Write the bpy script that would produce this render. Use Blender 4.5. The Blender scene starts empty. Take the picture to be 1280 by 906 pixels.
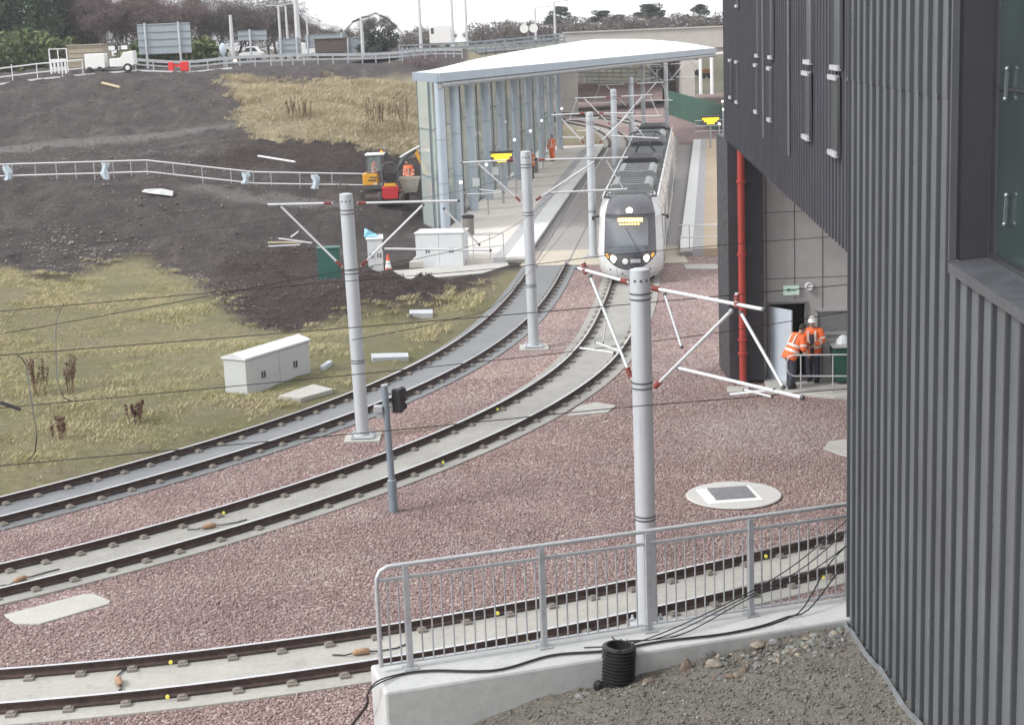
import bpy, bmesh, math, random
import numpy as np
from mathutils import Vector, Matrix, Euler, noise
from mathutils.geometry import intersect_point_line
random.seed(7); rng = np.random.default_rng(7)
sc = bpy.context.scene
col = sc.collection
PI = math.pi
# ------------------------------------------------------------------ camera model
F, TH, RO, HC, SL = 1994.0, .20256, .0400, 10.61, .0104
CT, ST, CR, SR = math.cos(TH), math.sin(TH), math.cos(RO), math.sin(RO)
EXPO = 0.58
def gz(Y): return SL*(Y-20)
def ray(x, y):
    u = (x-640)/F; v = -(y-453)/F
    u2 = u*CR+v*SR; v2 = -u*SR+v*CR
    return Vector((u2, CT+v2*ST, -ST+v2*CT))
def atY(x, y, Y):
    d = ray(x, y); t = Y/d.y
    return Vector((d.x*t, Y, HC+d.z*t))
def atz(x, y, z):
    d = ray(x, y); t = (z-HC)/d.z
    return Vector((d.x*t, d.y*t, z))
def G(x, y, up=0.0):
    d = ray(x, y); t = (HC+SL*20-up)/(SL*d.y-d.z)
    return Vector((d.x*t, d.y*t, HC+d.z*t))
def onplane(x, y, p, dirxy):
    n = Vector((-dirxy[1], dirxy[0], 0)); d = ray(x, y); o = Vector((0, 0, HC))
    t = (Vector(p)-o).dot(n)/d.dot(n)
    return o+d*t
def proj(X, Y, Z):
    Z = Z-HC
    f = Y*CT-Z*ST; U = Y*ST+Z*CT
    u2 = X/f; v2 = U/f
    u = u2*CR-v2*SR; v = u2*SR+v2*CR
    return 640+F*u, 453-F*v
# ------------------------------------------------------------------ materials
MATS = {}
def nmat(name):
    m = bpy.data.materials.new(name); m.use_nodes = True
    nt = m.node_tree; b = nt.nodes['Principled BSDF']
    return m, nt, b
def lk(nt, a, b): nt.links.new(a, b)
def ramp(nt, fac, stops, interp='LINEAR'):
    r = nt.nodes.new('ShaderNodeValToRGB'); r.color_ramp.interpolation = interp
    e = r.color_ramp.elements
    while len(e) < len(stops): e.new(.5)
    for el, (p, c) in zip(e, stops):
        el.position = p; el.color = (*c, 1) if len(c) == 3 else c
    lk(nt, fac, r.inputs['Fac']); return r.outputs['Color']
def tnoise(nt, scale, detail=4, rough=.6, vec=None, dist=0):
    n = nt.nodes.new('ShaderNodeTexNoise'); n.inputs['Scale'].default_value = scale
    n.inputs['Detail'].default_value = detail; n.inputs['Roughness'].default_value = rough
    n.inputs['Distortion'].default_value = dist
    if vec is None:
        g = nt.nodes.get('Geo') or nt.nodes.new('ShaderNodeNewGeometry'); g.name = 'Geo'; vec = g.outputs['Position']
    lk(nt, vec, n.inputs['Vector']); return n.outputs['Fac']
def mixc(nt, fac, a, b, mode='MIX'):
    m = nt.nodes.new('ShaderNodeMix'); m.data_type = 'RGBA'; m.blend_type = mode
    for k, s in ((fac, 0), (a, 6), (b, 7)):
        if hasattr(k, 'is_linked'): lk(nt, k, m.inputs[s])
        else: m.inputs[s].default_value = k if s == 0 else (*k, 1)
    return m.outputs[2]
def mth(nt, op, a, b=None):
    m = nt.nodes.new('ShaderNodeMath'); m.operation = op
    for k, s in ((a, 0), (b, 1)):
        if k is None: continue
        if hasattr(k, 'is_linked'): lk(nt, k, m.inputs[s])
        else: m.inputs[s].default_value = k
    return m.outputs[0]
def bump(nt, b, h, strength=.3, dist=.02):
    n = nt.nodes.new('ShaderNodeBump'); n.inputs['Strength'].default_value = strength
    n.inputs['Distance'].default_value = dist
    lk(nt, h, n.inputs['Height']); lk(nt, n.outputs['Normal'], b.inputs['Normal'])
def M(name, c, rough=.6, metal=0.0, var=.18, scale=3.0, bmp=0.0, bscale=40, emit=None, es=1.0, spec=None, dirt=None, streak=0):
    """paint / metal / plastic with a cloudy colour variation and fine grain"""
    if name in MATS: return MATS[name]
    m, nt, b = nmat(name)
    if var > 0:
        f = tnoise(nt, scale, 5, .65)
        lo = tuple(x*(1-var) for x in c); hi = tuple(min(1, x*(1+var)) for x in c)
        co = ramp(nt, f, [(.3, lo), (.7, hi)])
        if dirt:
            vec = None
            if streak:
                g = nt.nodes.get('Geo'); mp = nt.nodes.new('ShaderNodeMapping'); mp.inputs['Scale'].default_value = (1, 1, streak)
                lk(nt, g.outputs['Position'], mp.inputs['Vector']); vec = mp.outputs['Vector']
            f2 = tnoise(nt, scale*(2.2 if streak else .45), 6, .75, vec)
            k = ramp(nt, f2, [(.55, (0, 0, 0)), (.75, (dirt[1],)*3)])
            co = mixc(nt, k, co, dirt[0])
        lk(nt, co, b.inputs['Base Color'])
        r2 = ramp(nt, tnoise(nt, scale*2.3, 3), [(.3, (max(0, rough-.1),)*3), (.7, (min(1, rough+.1),)*3)])
        lk(nt, r2, b.inputs['Roughness'])
    else:
        b.inputs['Base Color'].default_value = (*c, 1); b.inputs['Roughness'].default_value = rough
    b.inputs['Metallic'].default_value = metal
    if spec is not None: b.inputs['Specular IOR Level'].default_value = spec
    if bmp: bump(nt, b, tnoise(nt, bscale, 4), bmp, .01)
    if emit:
        b.inputs['Emission Color'].default_value = (*emit, 1); b.inputs['Emission Strength'].default_value = es
    MATS[name] = m; return m
def Mglass(name, tint, alpha=.35, rough=.04):
    m, nt, b = nmat(name)
    b.inputs['Base Color'].default_value = (*tint, 1); b.inputs['Roughness'].default_value = rough
    b.inputs['Alpha'].default_value = alpha; b.inputs['Specular IOR Level'].default_value = .8
    MATS[name] = m; return m
# ------------------------------------------------------------------ mesh builder
class MB:
    def __init__(s): s.v = []; s.f = []; s.mi = []; s.cur = 0
    def add(s, vs, fs):
        o = len(s.v); s.v += [tuple(p) for p in vs]
        for f in fs: s.f.append(tuple(i+o for i in f)); s.mi.append(s.cur)
        return s
    def box(s, c, d, rz=0, mx=None):
        x, y, z = (k/2 for k in d)
        vs = [Vector((a, b, e)) for a in (-x, x) for b in (-y, y) for e in (-z, z)]
        R = mx if mx is not None else Matrix.Rotation(rz, 3, 'Z')
        vs = [R @ p + Vector(c) for p in vs]
        return s.add(vs, [(0, 1, 3, 2), (4, 6, 7, 5), (0, 4, 5, 1), (2, 3, 7, 6), (0, 2, 6, 4), (1, 5, 7, 3)])
    def bar(s, a, b, w, h, up=(0, 0, 1)):
        a = Vector(a); b = Vector(b); d = (b-a); L = d.length; d.normalize()
        u = Vector(up); r = d.cross(u)
        if r.length < 1e-4: r = d.cross(Vector((1, 0, 0)))
        r.normalize(); u = r.cross(d)
        R = Matrix((r, d, u)).transposed()
        return s.box((a+b)/2, (w, L, h), mx=R)
    def tube(s, a, b, r0, r1=None, n=10): return s.poly([a, b], [r0, r0 if r1 is None else r1], n)
    def poly(s, pts, r, n=8):
        pts = [Vector(p) for p in pts]
        if not hasattr(r, '__len__'): r = [r]*len(pts)
        rings = []; ref = None
        for i, p in enumerate(pts):
            t = (pts[min(i+1, len(pts)-1)]-pts[max(i-1, 0)])
            if t.length < 1e-9: t = Vector((0, 0, 1))
            t.normalize()
            if ref is None:
                ref = t.orthogonal().normalized()
            else:
                ref = (ref-t*ref.dot(t))
                ref = ref.normalized() if ref.length > 1e-6 else t.orthogonal().normalized()
            bn = t.cross(ref)
            rings.append([p+(ref*math.cos(2*PI*k/n)+bn*math.sin(2*PI*k/n))*r[i] for k in range(n)])
        vs = [q for R in rings for q in R]; fs = []
        for i in range(len(pts)-1):
            for k in range(n):
                a = i*n+k; b = i*n+(k+1) % n
                fs.append((a, b, b+n, a+n))
        fs.append(tuple(range(n-1, -1, -1))); o = (len(pts)-1)*n; fs.append(tuple(range(o, o+n)))
        return s.add(vs, fs)
    def lathe(s, prof, c=(0, 0, 0), n=16, mx=None):
        vs = []; fs = []
        for (r, z) in prof:
            for k in range(n): vs.append(Vector((r*math.cos(2*PI*k/n), r*math.sin(2*PI*k/n), z)))
        for i in range(len(prof)-1):
            for k in range(n):
                a = i*n+k; b = i*n+(k+1) % n; fs.append((a, b, b+n, a+n))
        fs.append(tuple(range(n-1, -1, -1))); o = (len(prof)-1)*n; fs.append(tuple(range(o, o+n)))
        R = mx if mx is not None else Matrix.Identity(3)
        return s.add([R @ p+Vector(c) for p in vs], fs)
    def ball(s, c, r, n=10, m=6):
        rx, ry, rz = r if hasattr(r, '__len__') else (r, r, r)
        prof = [(max(1e-3, math.sin(PI*i/m)), -math.cos(PI*i/m)) for i in range(m+1)]
        return s.lathe(prof, c, n, Matrix.Diagonal((rx, ry, rz)))
    def prism(s, poly, z0, z1, mx=None, c=(0, 0, 0)):
        n = len(poly); R = mx if mx is not None else Matrix.Identity(3)
        vs = [R @ Vector((x, y, z0))+Vector(c) for x, y in poly]+[R @ Vector((x, y, z1))+Vector(c) for x, y in poly]
        fs = [tuple(range(n-1, -1, -1)), tuple(range(n, 2*n))]+[(i, (i+1) % n, n+(i+1) % n, n+i) for i in range(n)]
        return s.add(vs, fs)
    def sweep(s, path, prof, closed=True, caps=True):
        """prof: (lateral, up) points swept along a path of (Vector pos); lateral = right of travel"""
        n = len(prof); vs = []; fs = []
        P = [Vector(p) for p in path]
        for i, p in enumerate(P):
            t = P[min(i+1, len(P)-1)]-P[max(i-1, 0)]; t.z = 0; t.normalize()
            r = Vector((t.y, -t.x, 0))
            for (a, b) in prof: vs.append(p+r*a+Vector((0, 0, b)))
        m = n if closed else n-1
        for i in range(len(P)-1):
            for k in range(m):
                a = i*n+k; b = i*n+(k+1) % n; fs.append((a, b, b+n, a+n))
        if caps and closed:
            fs.append(tuple(range(n))); o = (len(P)-1)*n; fs.append(tuple(range(o+n-1, o-1, -1)))
        return s.add(vs, fs)
    def quad(s, a, b, c, d): return s.add([a, b, c, d], [(0, 1, 2, 3)])
    def build(s, name, mat, parent=None, smooth=False, bevel=0.0, fixn=True, **kw):
        me = bpy.data.meshes.new(name)
        off = Vector((0, 0, 0)); p = parent
        while p is not None: off += p.location; p = p.parent
        vs = s.v if off.length == 0 else [(a-off.x, b-off.y, c-off.z) for a, b, c in s.v]
        me.from_pydata(vs, [], s.f)
        mats = mat if isinstance(mat, (list, tuple)) else [mat]
        for m in mats: me.materials.append(m)
        if len(mats) > 1: me.polygons.foreach_set('material_index', s.mi)
        if fixn:
            bm = bmesh.new(); bm.from_mesh(me); bmesh.ops.recalc_face_normals(bm, faces=bm.faces); bm.to_mesh(me); bm.free()
        if smooth:
            me.polygons.foreach_set('use_smooth', [True]*len(me.polygons))
            if smooth != 'all':
                try: me.set_sharp_from_angle(angle=math.radians(40))
                except Exception: pass
        o = bpy.data.objects.new(name, me); col.objects.link(o)
        if parent is not None: o.parent = parent
        if bevel:
            b = o.modifiers.new('bevel', 'BEVEL'); b.width = bevel; b.segments = 2; b.limit_method = 'ANGLE'
        for k, v in kw.items(): o[k] = v
        return o
def npmesh(name, V, Fc, mat, **kw):
    """fast mesh from numpy arrays; Fc (n,3) or (n,4)"""
    me = bpy.data.meshes.new(name); n = len(Fc); k = Fc.shape[1]
    me.vertices.add(len(V)); me.vertices.foreach_set('co', np.asarray(V, np.float32).ravel())
    me.loops.add(n*k); me.loops.foreach_set('vertex_index', np.asarray(Fc, np.int32).ravel())
    me.polygons.add(n); me.polygons.foreach_set('loop_start', np.arange(0, n*k, k, dtype=np.int32))
    me.update(calc_edges=True)
    for m in (mat if isinstance(mat, (list, tuple)) else [mat]): me.materials.append(m)
    o = bpy.data.objects.new(name, me); col.objects.link(o)
    for a, b in kw.items(): o[a] = b
    return o
def thing(name, label, cat, loc=(0, 0, 0), group=None):
    o = bpy.data.objects.new(name, None); col.objects.link(o); o.location = loc; o.empty_display_size = .3
    o['label'] = label; o['category'] = cat
    if group: o['group'] = group
    return o
def tag(o, label, cat, group=None):
    o['label'] = label; o['category'] = cat
    if group: o['group'] = group
    return o
def struct(o): o['kind'] = 'structure'; return o
def stuff(o): o['kind'] = 'stuff'; return o
def copy_tree(o, parent=None):
    c = o.copy(); col.objects.link(c)
    if parent is not None: c.parent = parent
    for ch in list(o.children):
        copy_tree(ch, c)
    return c
def place(proto, loc, rz=0, label=None, first=[]):
    if proto.get('_used'):
        o = copy_tree(proto)
    else:
        o = proto; o['_used'] = 1
    o.location = loc; o.rotation_euler = (0, 0, rz)
    if label: o['label'] = label
    return o
def remesh(o, vox):
    m = o.modifiers.new('r', 'REMESH'); m.mode = 'VOXEL'; m.voxel_size = vox; m.use_smooth_shade = True
    bpy.context.view_layer.update()
    dg = bpy.context.evaluated_depsgraph_get()
    me = bpy.data.meshes.new_from_object(o.evaluated_get(dg)); old = o.data
    o.modifiers.clear()
    me.materials.clear()
    for mt in old.materials: me.materials.append(mt)
    o.data = me
    return o
def catmull(P, step=1.0):
    P = [Vector(p) for p in P]; out = []
    for i in range(len(P)-1):
        p0 = P[i-1] if i else P[0]*2-P[1]; p1 = P[i]; p2 = P[i+1]; p3 = P[i+2] if i+2 < len(P) else P[-1]*2-P[-2]
        n = max(1, int(round((p2-p1).length/step)))
        for k in range(n):
            t = k/n
            out.append(.5*((2*p1)+(p2-p0)*t+(2*p0-5*p1+4*p2-p3)*t*t+(3*p1-p0-3*p2+p3)*t**3))
    out.append(P[-1]); return out
def inpoly(px, py, poly):
    """vectorised point in polygon"""
    ins = np.zeros(px.shape, bool); n = len(poly); j = n-1
    for i in range(n):
        xi, yi = poly[i]; xj, yj = poly[j]
        c = ((yi > py) != (yj > py)) & (px < (xj-xi)*(py-yi)/((yj-yi) or 1e-9)+xi)
        ins ^= c; j = i
    return ins
# ------------------------------------------------------------------ world, camera, light
w = bpy.data.worlds.new('World'); sc.world = w; w.use_nodes = True
nt = w.node_tree; bg = nt.nodes['Background']
sky = nt.nodes.new('ShaderNodeTexSky'); sky.sky_type = 'NISHITA'; sky.sun_disc = False
SUN_EL, SUN_AZ = math.radians(40), math.radians(248)      # azimuth clockwise from +Y: behind and left of the viewer
sky.sun_elevation = SUN_EL; sky.sun_rotation = SUN_AZ
sky.dust_density = 6.0; sky.air_density = 1.0; sky.ozone_density = 1.0; sky.altitude = 20
hs = nt.nodes.new('ShaderNodeHueSaturation'); hs.inputs['Saturation'].default_value = .10
hs.inputs['Value'].default_value = 1.0
lk(nt, sky.outputs['Color'], hs.inputs['Color'])
# cloud deck: the even white cover of an overcast winter day
mx = nt.nodes.new('ShaderNodeMix'); mx.data_type = 'RGBA'; mx.inputs[0].default_value = .7
mx.inputs[7].default_value = (15.0, 15.2, 15.5, 1)
lk(nt, hs.outputs['Color'], mx.inputs[6]); lk(nt, mx.outputs[2], bg.inputs['Color'])
bg.inputs['Strength'].default_value = .082
sl = bpy.data.lights.new('sun', 'SUN'); sl.energy = 1.7; sl.angle = math.radians(14); sl.color = (1, .985, .965)
so = bpy.data.objects.new('sun', sl); col.objects.link(so)
sd = Vector((math.sin(SUN_AZ)*math.cos(SUN_EL), math.cos(SUN_AZ)*math.cos(SUN_EL), math.sin(SUN_EL)))
so.rotation_euler = sd.to_track_quat('Z', 'Y').to_euler(); so.location = sd*60
cd = bpy.data.cameras.new('camera'); co = bpy.data.objects.new('camera', cd); col.objects.link(co)
cd.sensor_fit = 'HORIZONTAL'; cd.sensor_width = 36; cd.lens = 36*F/1280; cd.clip_start = .1; cd.clip_end = 6000
co.matrix_world = Matrix.Translation((0, 0, HC)) @ Matrix.Rotation(PI/2-TH, 4, 'X') @ Matrix.Rotation(-RO, 4, 'Z')
sc.camera = co
sc.view_settings.view_transform = 'Standard'; sc.view_settings.look = 'None'; sc.view_settings.gamma = 1
sc.view_settings.exposure = EXPO
# ------------------------------------------------------------------ track centre lines (plan)
A_ = [(-22.6, 27.4), (-19.9, 29.3), (-17.2, 31.2), (-14.7, 33.2), (-12.27, 35.4), (-9.93, 37.72), (-7.82, 40.12), (-5.95, 42.62), (-4.34, 45.22), (-2.98, 47.92), (-1.85, 50.71), (-0.94, 53.59), (-0.2, 56.53), (0.39, 59.54), (0.88, 62.58), (1.3, 65.65), (1.68, 68.74), (2.1, 72), (3.3, 82), (5.5, 100), (7.5, 116), (9.3, 131), (9.9, 140), (9.7, 150), (8.2, 160), (4.4, 172), (-3, 183), (-14, 193)]
B_ = [(-22, 25.2), (-19, 26.3), (-16.1, 27.5), (-13.4, 28.95), (-10.82, 30.58), (-8.35, 32.47), (-6.17, 34.5), (-4.23, 36.64), (-2.5, 38.89), (-0.98, 41.23), (0.33, 43.67), (1.43, 46.22), (2.32, 48.86), (3.0, 51.6), (3.55, 54.43), (4.0, 57.31), (4.42, 60.2), (4.79, 63.04), (5.1, 65.7), (5.62, 70), (7.7, 87), (10.2, 107.5), (13, 130.5), (13.9, 141), (13.8, 152), (12.2, 164), (7.6, 177), (-1, 188), (-14, 199)]
C_ = [(-16, 25.1), (-13, 25.05), (-10.4, 25.1), (-8.91, 25.2), (-7.58, 25.34), (-6.26, 25.54), (-4.97, 25.8), (-3.7, 26.12), (-2.45, 26.49), (-1.21, 26.91), (0, 27.37), (1.21, 27.88), (2.4, 28.42), (3.58, 28.99), (4.75, 29.58), (5.91, 30.2), (7.07, 30.84), (9.5, 32.2), (13, 34.2), (17, 36.6)]
def path3(P, step=.75): return [Vector((p.x, p.y, gz(p.y))) for p in catmull([(x, y, 0) for x, y in P], step)]
PA, PB, PC = path3(A_), path3(B_), path3(C_)
def nearest(P, X, Y):
    """distance and side (>0 = right of travel) of points to a path"""
    P = np.array([(p.x, p.y) for p in P]); a = P[:-1]; d = P[1:]-a; L = (d**2).sum(1)
    best = np.full(X.shape, 1e9); side = np.zeros(X.shape)
    for i in range(len(a)):
        t = np.clip(((X-a[i, 0])*d[i, 0]+(Y-a[i, 1])*d[i, 1])/L[i], 0, 1)
        ex = X-a[i, 0]-t*d[i, 0]; ey = Y-a[i, 1]-t*d[i, 1]; D = ex*ex+ey*ey
        m = D < best; best = np.where(m, D, best)
        side = np.where(m, np.sign(ex*d[i, 1]-ey*d[i, 0]), side)
    return np.sqrt(best), side
# ------------------------------------------------------------------ ground materials
def soil_mat():
    m, nt, b = nmat('soil_and_grass')
    at = nt.nodes.new('ShaderNodeVertexColor'); at.layer_name = 'zone'
    sp = nt.nodes.new('ShaderNodeSeparateColor'); lk(nt, at.outputs['Color'], sp.inputs[0])
    n0 = tnoise(nt, .13, 5, .65); n1 = tnoise(nt, .5, 6, .7); n2 = tnoise(nt, 3.0, 9, .82); n3 = tnoise(nt, 9, 8, .85)
    mp = nt.nodes.new('ShaderNodeMapping'); mp.inputs['Rotation'].default_value = (0, 0, .5); mp.inputs['Scale'].default_value = (.8, .3, .5); lk(nt, nt.nodes['Geo'].outputs['Position'], mp.inputs['Vector']); n4 = tnoise(nt, 1.0, 6, .7, mp.outputs['Vector'])
    soil = ramp(nt, n2, [(.25, (.055, .044, .045)), (.48, (.108, .091, .089)), (.62, (.148, .127, .122)), (.78, (.26, .235, .22))])
    soil = mixc(nt, .5, soil, ramp(nt, n1, [(.3, (.07, .055, .059)), (.5, (.115, .097, .094)), (.7, (.175, .157, .143))]))
    soil = mixc(nt, ramp(nt, n4, [(.52, (0, 0, 0)), (.72, (.75, .75, .75))]), soil, (.225, .20, .19))
    soil = mixc(nt, ramp(nt, n4, [(.30, (.7, .7, .7)), (.45, (0, 0, 0))]), soil, (.062, .048, .05))
    soil = mixc(nt, ramp(nt, n3, [(.56, (0, 0, 0)), (.70, (.8, .8, .8))]), soil, (.34, .31, .29))
    soil = mixc(nt, ramp(nt, n3, [(.30, (.8, .8, .8)), (.44, (0, 0, 0))]), soil, (.05, .04, .04))
    dark = ramp(nt, n2, [(.3, (.058, .043, .042)), (.6, (.105, .082, .079)), (.75, (.18, .15, .143))])
    dark = mixc(nt, ramp(nt, n3, [(.58, (0, 0, 0)), (.75, (.5, .5, .5))]), dark, (.19, .165, .16))
    gr = ramp(nt, n2, [(.28, (.21, .19, .10)), (.45, (.34, .315, .17)), (.6, (.47, .425, .26)), (.78, (.56, .51, .37))])
    gr = mixc(nt, ramp(nt, n0, [(.42, (0, 0, 0)), (.58, (.7, .7, .7))]), gr, ramp(nt, n3, [(.3, (.19, .20, .085)), (.7, (.30, .305, .15))]))
    gr = mixc(nt, ramp(nt, n1, [(.4, (0, 0, 0)), (.65, (.65, .65, .65))]), gr, ramp(nt, n3, [(.3, (.24, .20, .14)), (.7, (.40, .35, .26))]))
    tan = ramp(nt, n2, [(.28, (.24, .19, .125)), (.48, (.40, .345, .235)), (.7, (.54, .475, .34))])
    path = ramp(nt, n3, [(.3, (.19, .18, .175)), (.7, (.27, .255, .245))])
    c = mixc(nt, sp.outputs[2], soil, dark)
    c = mixc(nt, sp.outputs[1], c, tan); c = mixc(nt, sp.outputs[0], c, gr)
    pa = nt.nodes.new('ShaderNodeVertexColor'); pa.layer_name = 'trod'
    ps = nt.nodes.new('ShaderNodeSeparateColor'); lk(nt, pa.outputs['Color'], ps.inputs[0])
    c = mixc(nt, ps.outputs[0], c, path)
    lk(nt, c, b.inputs['Base Color']); b.inputs['Roughness'].default_value = .95; b.inputs['Specular IOR Level'].default_value = .2
    bump(nt, b, mth(nt, 'ADD', mth(nt, 'MULTIPLY', n2, 1.2), mth(nt, 'MULTIPLY', n3, .8)), 1.0, .3)
    return m
def ballast_mat():
    m, nt, b = nmat('red_ballast')
    g = nt.nodes.new('ShaderNodeNewGeometry'); g.name = 'Geo'
    v = nt.nodes.new('ShaderNodeTexVoronoi'); v.inputs['Scale'].default_value = 17; lk(nt, g.outputs['Position'], v.inputs['Vector'])
    s = nt.nodes.new('ShaderNodeSeparateColor'); lk(nt, v.outputs['Color'], s.inputs[0])
    c = ramp(nt, s.outputs[0], [(0, (.18, .12, .116)), (.3, (.265, .187, .18)), (.55, (.325, .238, .226)), (.8, (.385, .303, .288)), (1, (.50, .44, .42))])
    n = tnoise(nt, .45, 5, .6)
    nb_ = tnoise(nt, .16, 4, .6); c = mixc(nt, 1.0, c, ramp(nt, nb_, [(.35, (.92, .86, .90)), (.5, (1, 1, 1)), (.65, (1.14, 1.10, 1.02))]), 'MULTIPLY')
    c = mixc(nt, 1.0, c, ramp(nt, n, [(.3, (.80, .74, .75)), (.55, (1, .97, .96)), (.75, (1.12, 1.10, 1.07))]), 'MULTIPLY')
    # pale trodden dust by the staff door, and small dusty blotches
    d = nt.nodes.new('ShaderNodeVectorMath'); d.operation = 'DISTANCE'; lk(nt, g.outputs['Position'], d.inputs[0]); d.inputs[1].default_value = (6.6, 40.6, .2)
    dd = mth(nt, 'ADD', mth(nt, 'MULTIPLY', d.outputs['Value'], .2), mth(nt, 'MULTIPLY', tnoise(nt, 1.1, 6, .7), .9))
    c = mixc(nt, ramp(nt, dd, [(.75, (.75, .75, .75)), (1.55, (0, 0, 0))]), c, (.43, .38, .365))
    c = mixc(nt, ramp(nt, tnoise(nt, .9, 6, .75), [(.64, (0, 0, 0)), (.8, (.5, .5, .5))]), c, (.36, .30, .28))
    c = mixc(nt, ramp(nt, v.outputs['Distance'], [(.0, (0, 0, 0)), (.55, (0, 0, 0)), (.8, (.75, .75, .75))]), c, (.06, .04, .038))
    lk(nt, c, b.inputs['Base Color']); b.inputs['Roughness'].default_value = .9
    h = mth(nt, 'SUBTRACT', 1.0, v.outputs['Distance'])
    bump(nt, b, h, .8, .05)
    return m
def conc(name, lo, mid, hi, scale=1.0, rough=.85, stain=None, joints=None):
    m, nt, b = nmat(name)
    n1 = tnoise(nt, .8*scale, 7, .7); n2 = tnoise(nt, 9*scale, 5, .7)
    c = ramp(nt, n1, [(.3, lo), (.5, mid), (.7, hi)])
    c = mixc(nt, .5, c, ramp(nt, n2, [(.3, lo), (.5, mid), (.72, hi)]))
    if stain: c = mixc(nt, ramp(nt, tnoise(nt, 1.7*scale, 8, .8), [(.56, (0, 0, 0)), (.74, (.7, .7, .7))]), c, stain)
    lk(nt, c, b.inputs['Base Color']); b.inputs['Roughness'].default_value = rough
    bump(nt, b, n2, .25, .02); MATS[name] = m
    return m
m_soil = soil_mat(); m_ball = ballast_mat()
m_slabA = conc('damp_grey_concrete', (.125, .13, .138), (.17, .176, .185), (.225, .23, .238), 1, .5, (.11, .108, .105))
m_slabB = conc('track_concrete', (.22, .216, .203), (.30, .293, .274), (.385, .373, .347), 1, .85, (.165, .15, .135))
m_slabC = conc('pale_track_concrete', (.29, .284, .262), (.39, .38, .348), (.475, .462, .425), 1, .85, (.22, .20, .175))
m_wall = conc('wall_concrete', (.36, .365, .365), (.46, .465, .46), (.54, .545, .535), .9, .8, (.29, .285, .27))
m_kerb = conc('pad_concrete', (.33, .32, .30), (.42, .41, .385), (.50, .49, .46), 1.5, .85)
m_rust = M('rail_rust', (.060, .038, .034), .8, 0, .4, 6, dirt=((.12, .075, .05), .7))
m_steel = M('rail_head_steel', (.72, .72, .74), .28, 1.0, .1, 8)
m_block = conc('rail_seat', (.16, .145, .125), (.22, .20, .175), (.30, .275, .24), 5, .9)
# ------------------------------------------------------------------ ground sheet
def sheet(name, xs, ys, zf, mat):
    X, Y = np.meshgrid(xs, ys); Z = zf(X, Y)
    V = np.stack([X.ravel(), Y.ravel(), Z.ravel()], 1); nx, ny = len(xs), len(ys)
    i = np.arange((ny-1)*(nx-1)); r = i//(nx-1); c = i % (nx-1); a = r*nx+c
    return npmesh(name, V, np.stack([a, a+1, a+nx+1, a+nx], 1), mat)
o = struct(sheet('ballast_ground', np.linspace(-70, 70, 8), np.array([-30, 0, 30, 60, 90, 130, 170, 215]), lambda X, Y: SL*(Y-20), m_ball))
def farz(X, Y):
    t = np.clip((Y-212)/60, 0, 1); t = t*t*(3-2*t)
    return SL*(Y-20)*(1-t)-.02*(1-t)+8.3*t
m_far = M('far_field', (.12, .115, .075), .95, 0, .4, .05)
struct(sheet('far_ground', np.array([-600, -300, -120, -60, 0, 60, 120, 300, 600.]), np.array([210, 220, 230, 240, 250, 262, 275, 330, 450, 700.]), farz, m_far))
# ------------------------------------------------------------------ terrain of the cutting (thin plate spline through surveyed points)
CP = [(0, 340, 70), (165, 320, 76), (80, 345, 71), (-120, 345, 64), (240, 352, 71), (100, 285, 79), (250, 300, 77), (0, 290, 78.5), (-150, 280, 76),
      (0, 230, 87), (185, 222, 88), (300, 235, 88), (460, 240, 90), (500, 252, 89), (440, 300, 79.5), (0, 203, 98), (200, 196, 98), (-150, 240, 84), (-150, 205, 97),
      (0, 190, 105), (310, 155, 112), (150, 172, 108), (-200, 206, 103), (0, 100, 127), (150, 92, 128.5), (300, 90, 131), (440, 80, 141), (520, 80, 146), (-200, 110, 124),
      (420, 190, 100), (350, 130, 117), (480, 112, 127), (515, 160, 110), (380, 230, 90), (0, 140, 116), (-200, 155, 114)]
pts = [tuple(atY(*c)) for c in CP]
pts += [(X, Y, gz(Y)+.05) for X, Y in [(-25, 27), (-19, 31.5), (-12, 38), (-8, 43), (-5.5, 47), (-3.6, 52), (-2.2, 57), (-1, 63), (-.2, 69), (-13, 44), (-9, 50), (-6, 57), (-4, 64), (-3.9, 71), (-6, 71), (-20, 40), (-15, 52), (-10, 60), (-28, 40), (-24, 52), (-8, 69), (-4.4, 78), (-11, 66)]]
pts += [(X, Y, gz(Y)+.2) for X, Y in [(-3.3, 84), (-1, 100), (1, 115), (3, 131), (5, 142), (5, 152), (3.5, 162)]]
pts += [(-8, 106, 2.6), (-6, 118, 4.2), (-4, 132, 6.4), (-2, 146, 8.3), (-1, 160, 8.4), (-6, 172, 8.6), (-14, 182, 8.7)]
pts += [(X, Y, z) for X, Y, z in [(-60, 135, 8.85), (-40, 140, 8.85), (-20, 143, 8.6), (-60, 165, 8.85), (-30, 165, 8.5), (-12, 156, 8.4), (-40, 185, 8.6), (-85, 150, 8.85), (-20, 200, 8.5), (-60, 215, 8.8), (-95, 128, 8.8), (-5, 195, 8.5), (-24, 152, 8.5), (-15, 170, 8.45)]]
pts = np.array(pts)
def U(r2): return np.where(r2 > 1e-9, .5*r2*np.log(np.maximum(r2, 1e-9)), 0)
D2 = ((pts[:, None, :2]-pts[None, :, :2])**2).sum(2); n = len(pts)
Am = np.zeros((n+3, n+3)); Am[:n, :n] = U(D2)+np.eye(n)*6.0; Am[:n, n] = 1; Am[:n, n+1:] = pts[:, :2]; Am[n, :n] = 1; Am[n+1:, :n] = pts[:, :2].T
Wt = np.linalg.solve(Am, np.concatenate([pts[:, 2], np.zeros(3)]))
def tps(X, Y):
    X = np.asarray(X, float); Y = np.asarray(Y, float); o = Wt[n]+Wt[n+1]*X+Wt[n+2]*Y
    for i in range(n): o = o+Wt[i]*U((X-pts[i, 0])**2+(Y-pts[i, 1])**2)
    return o
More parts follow.
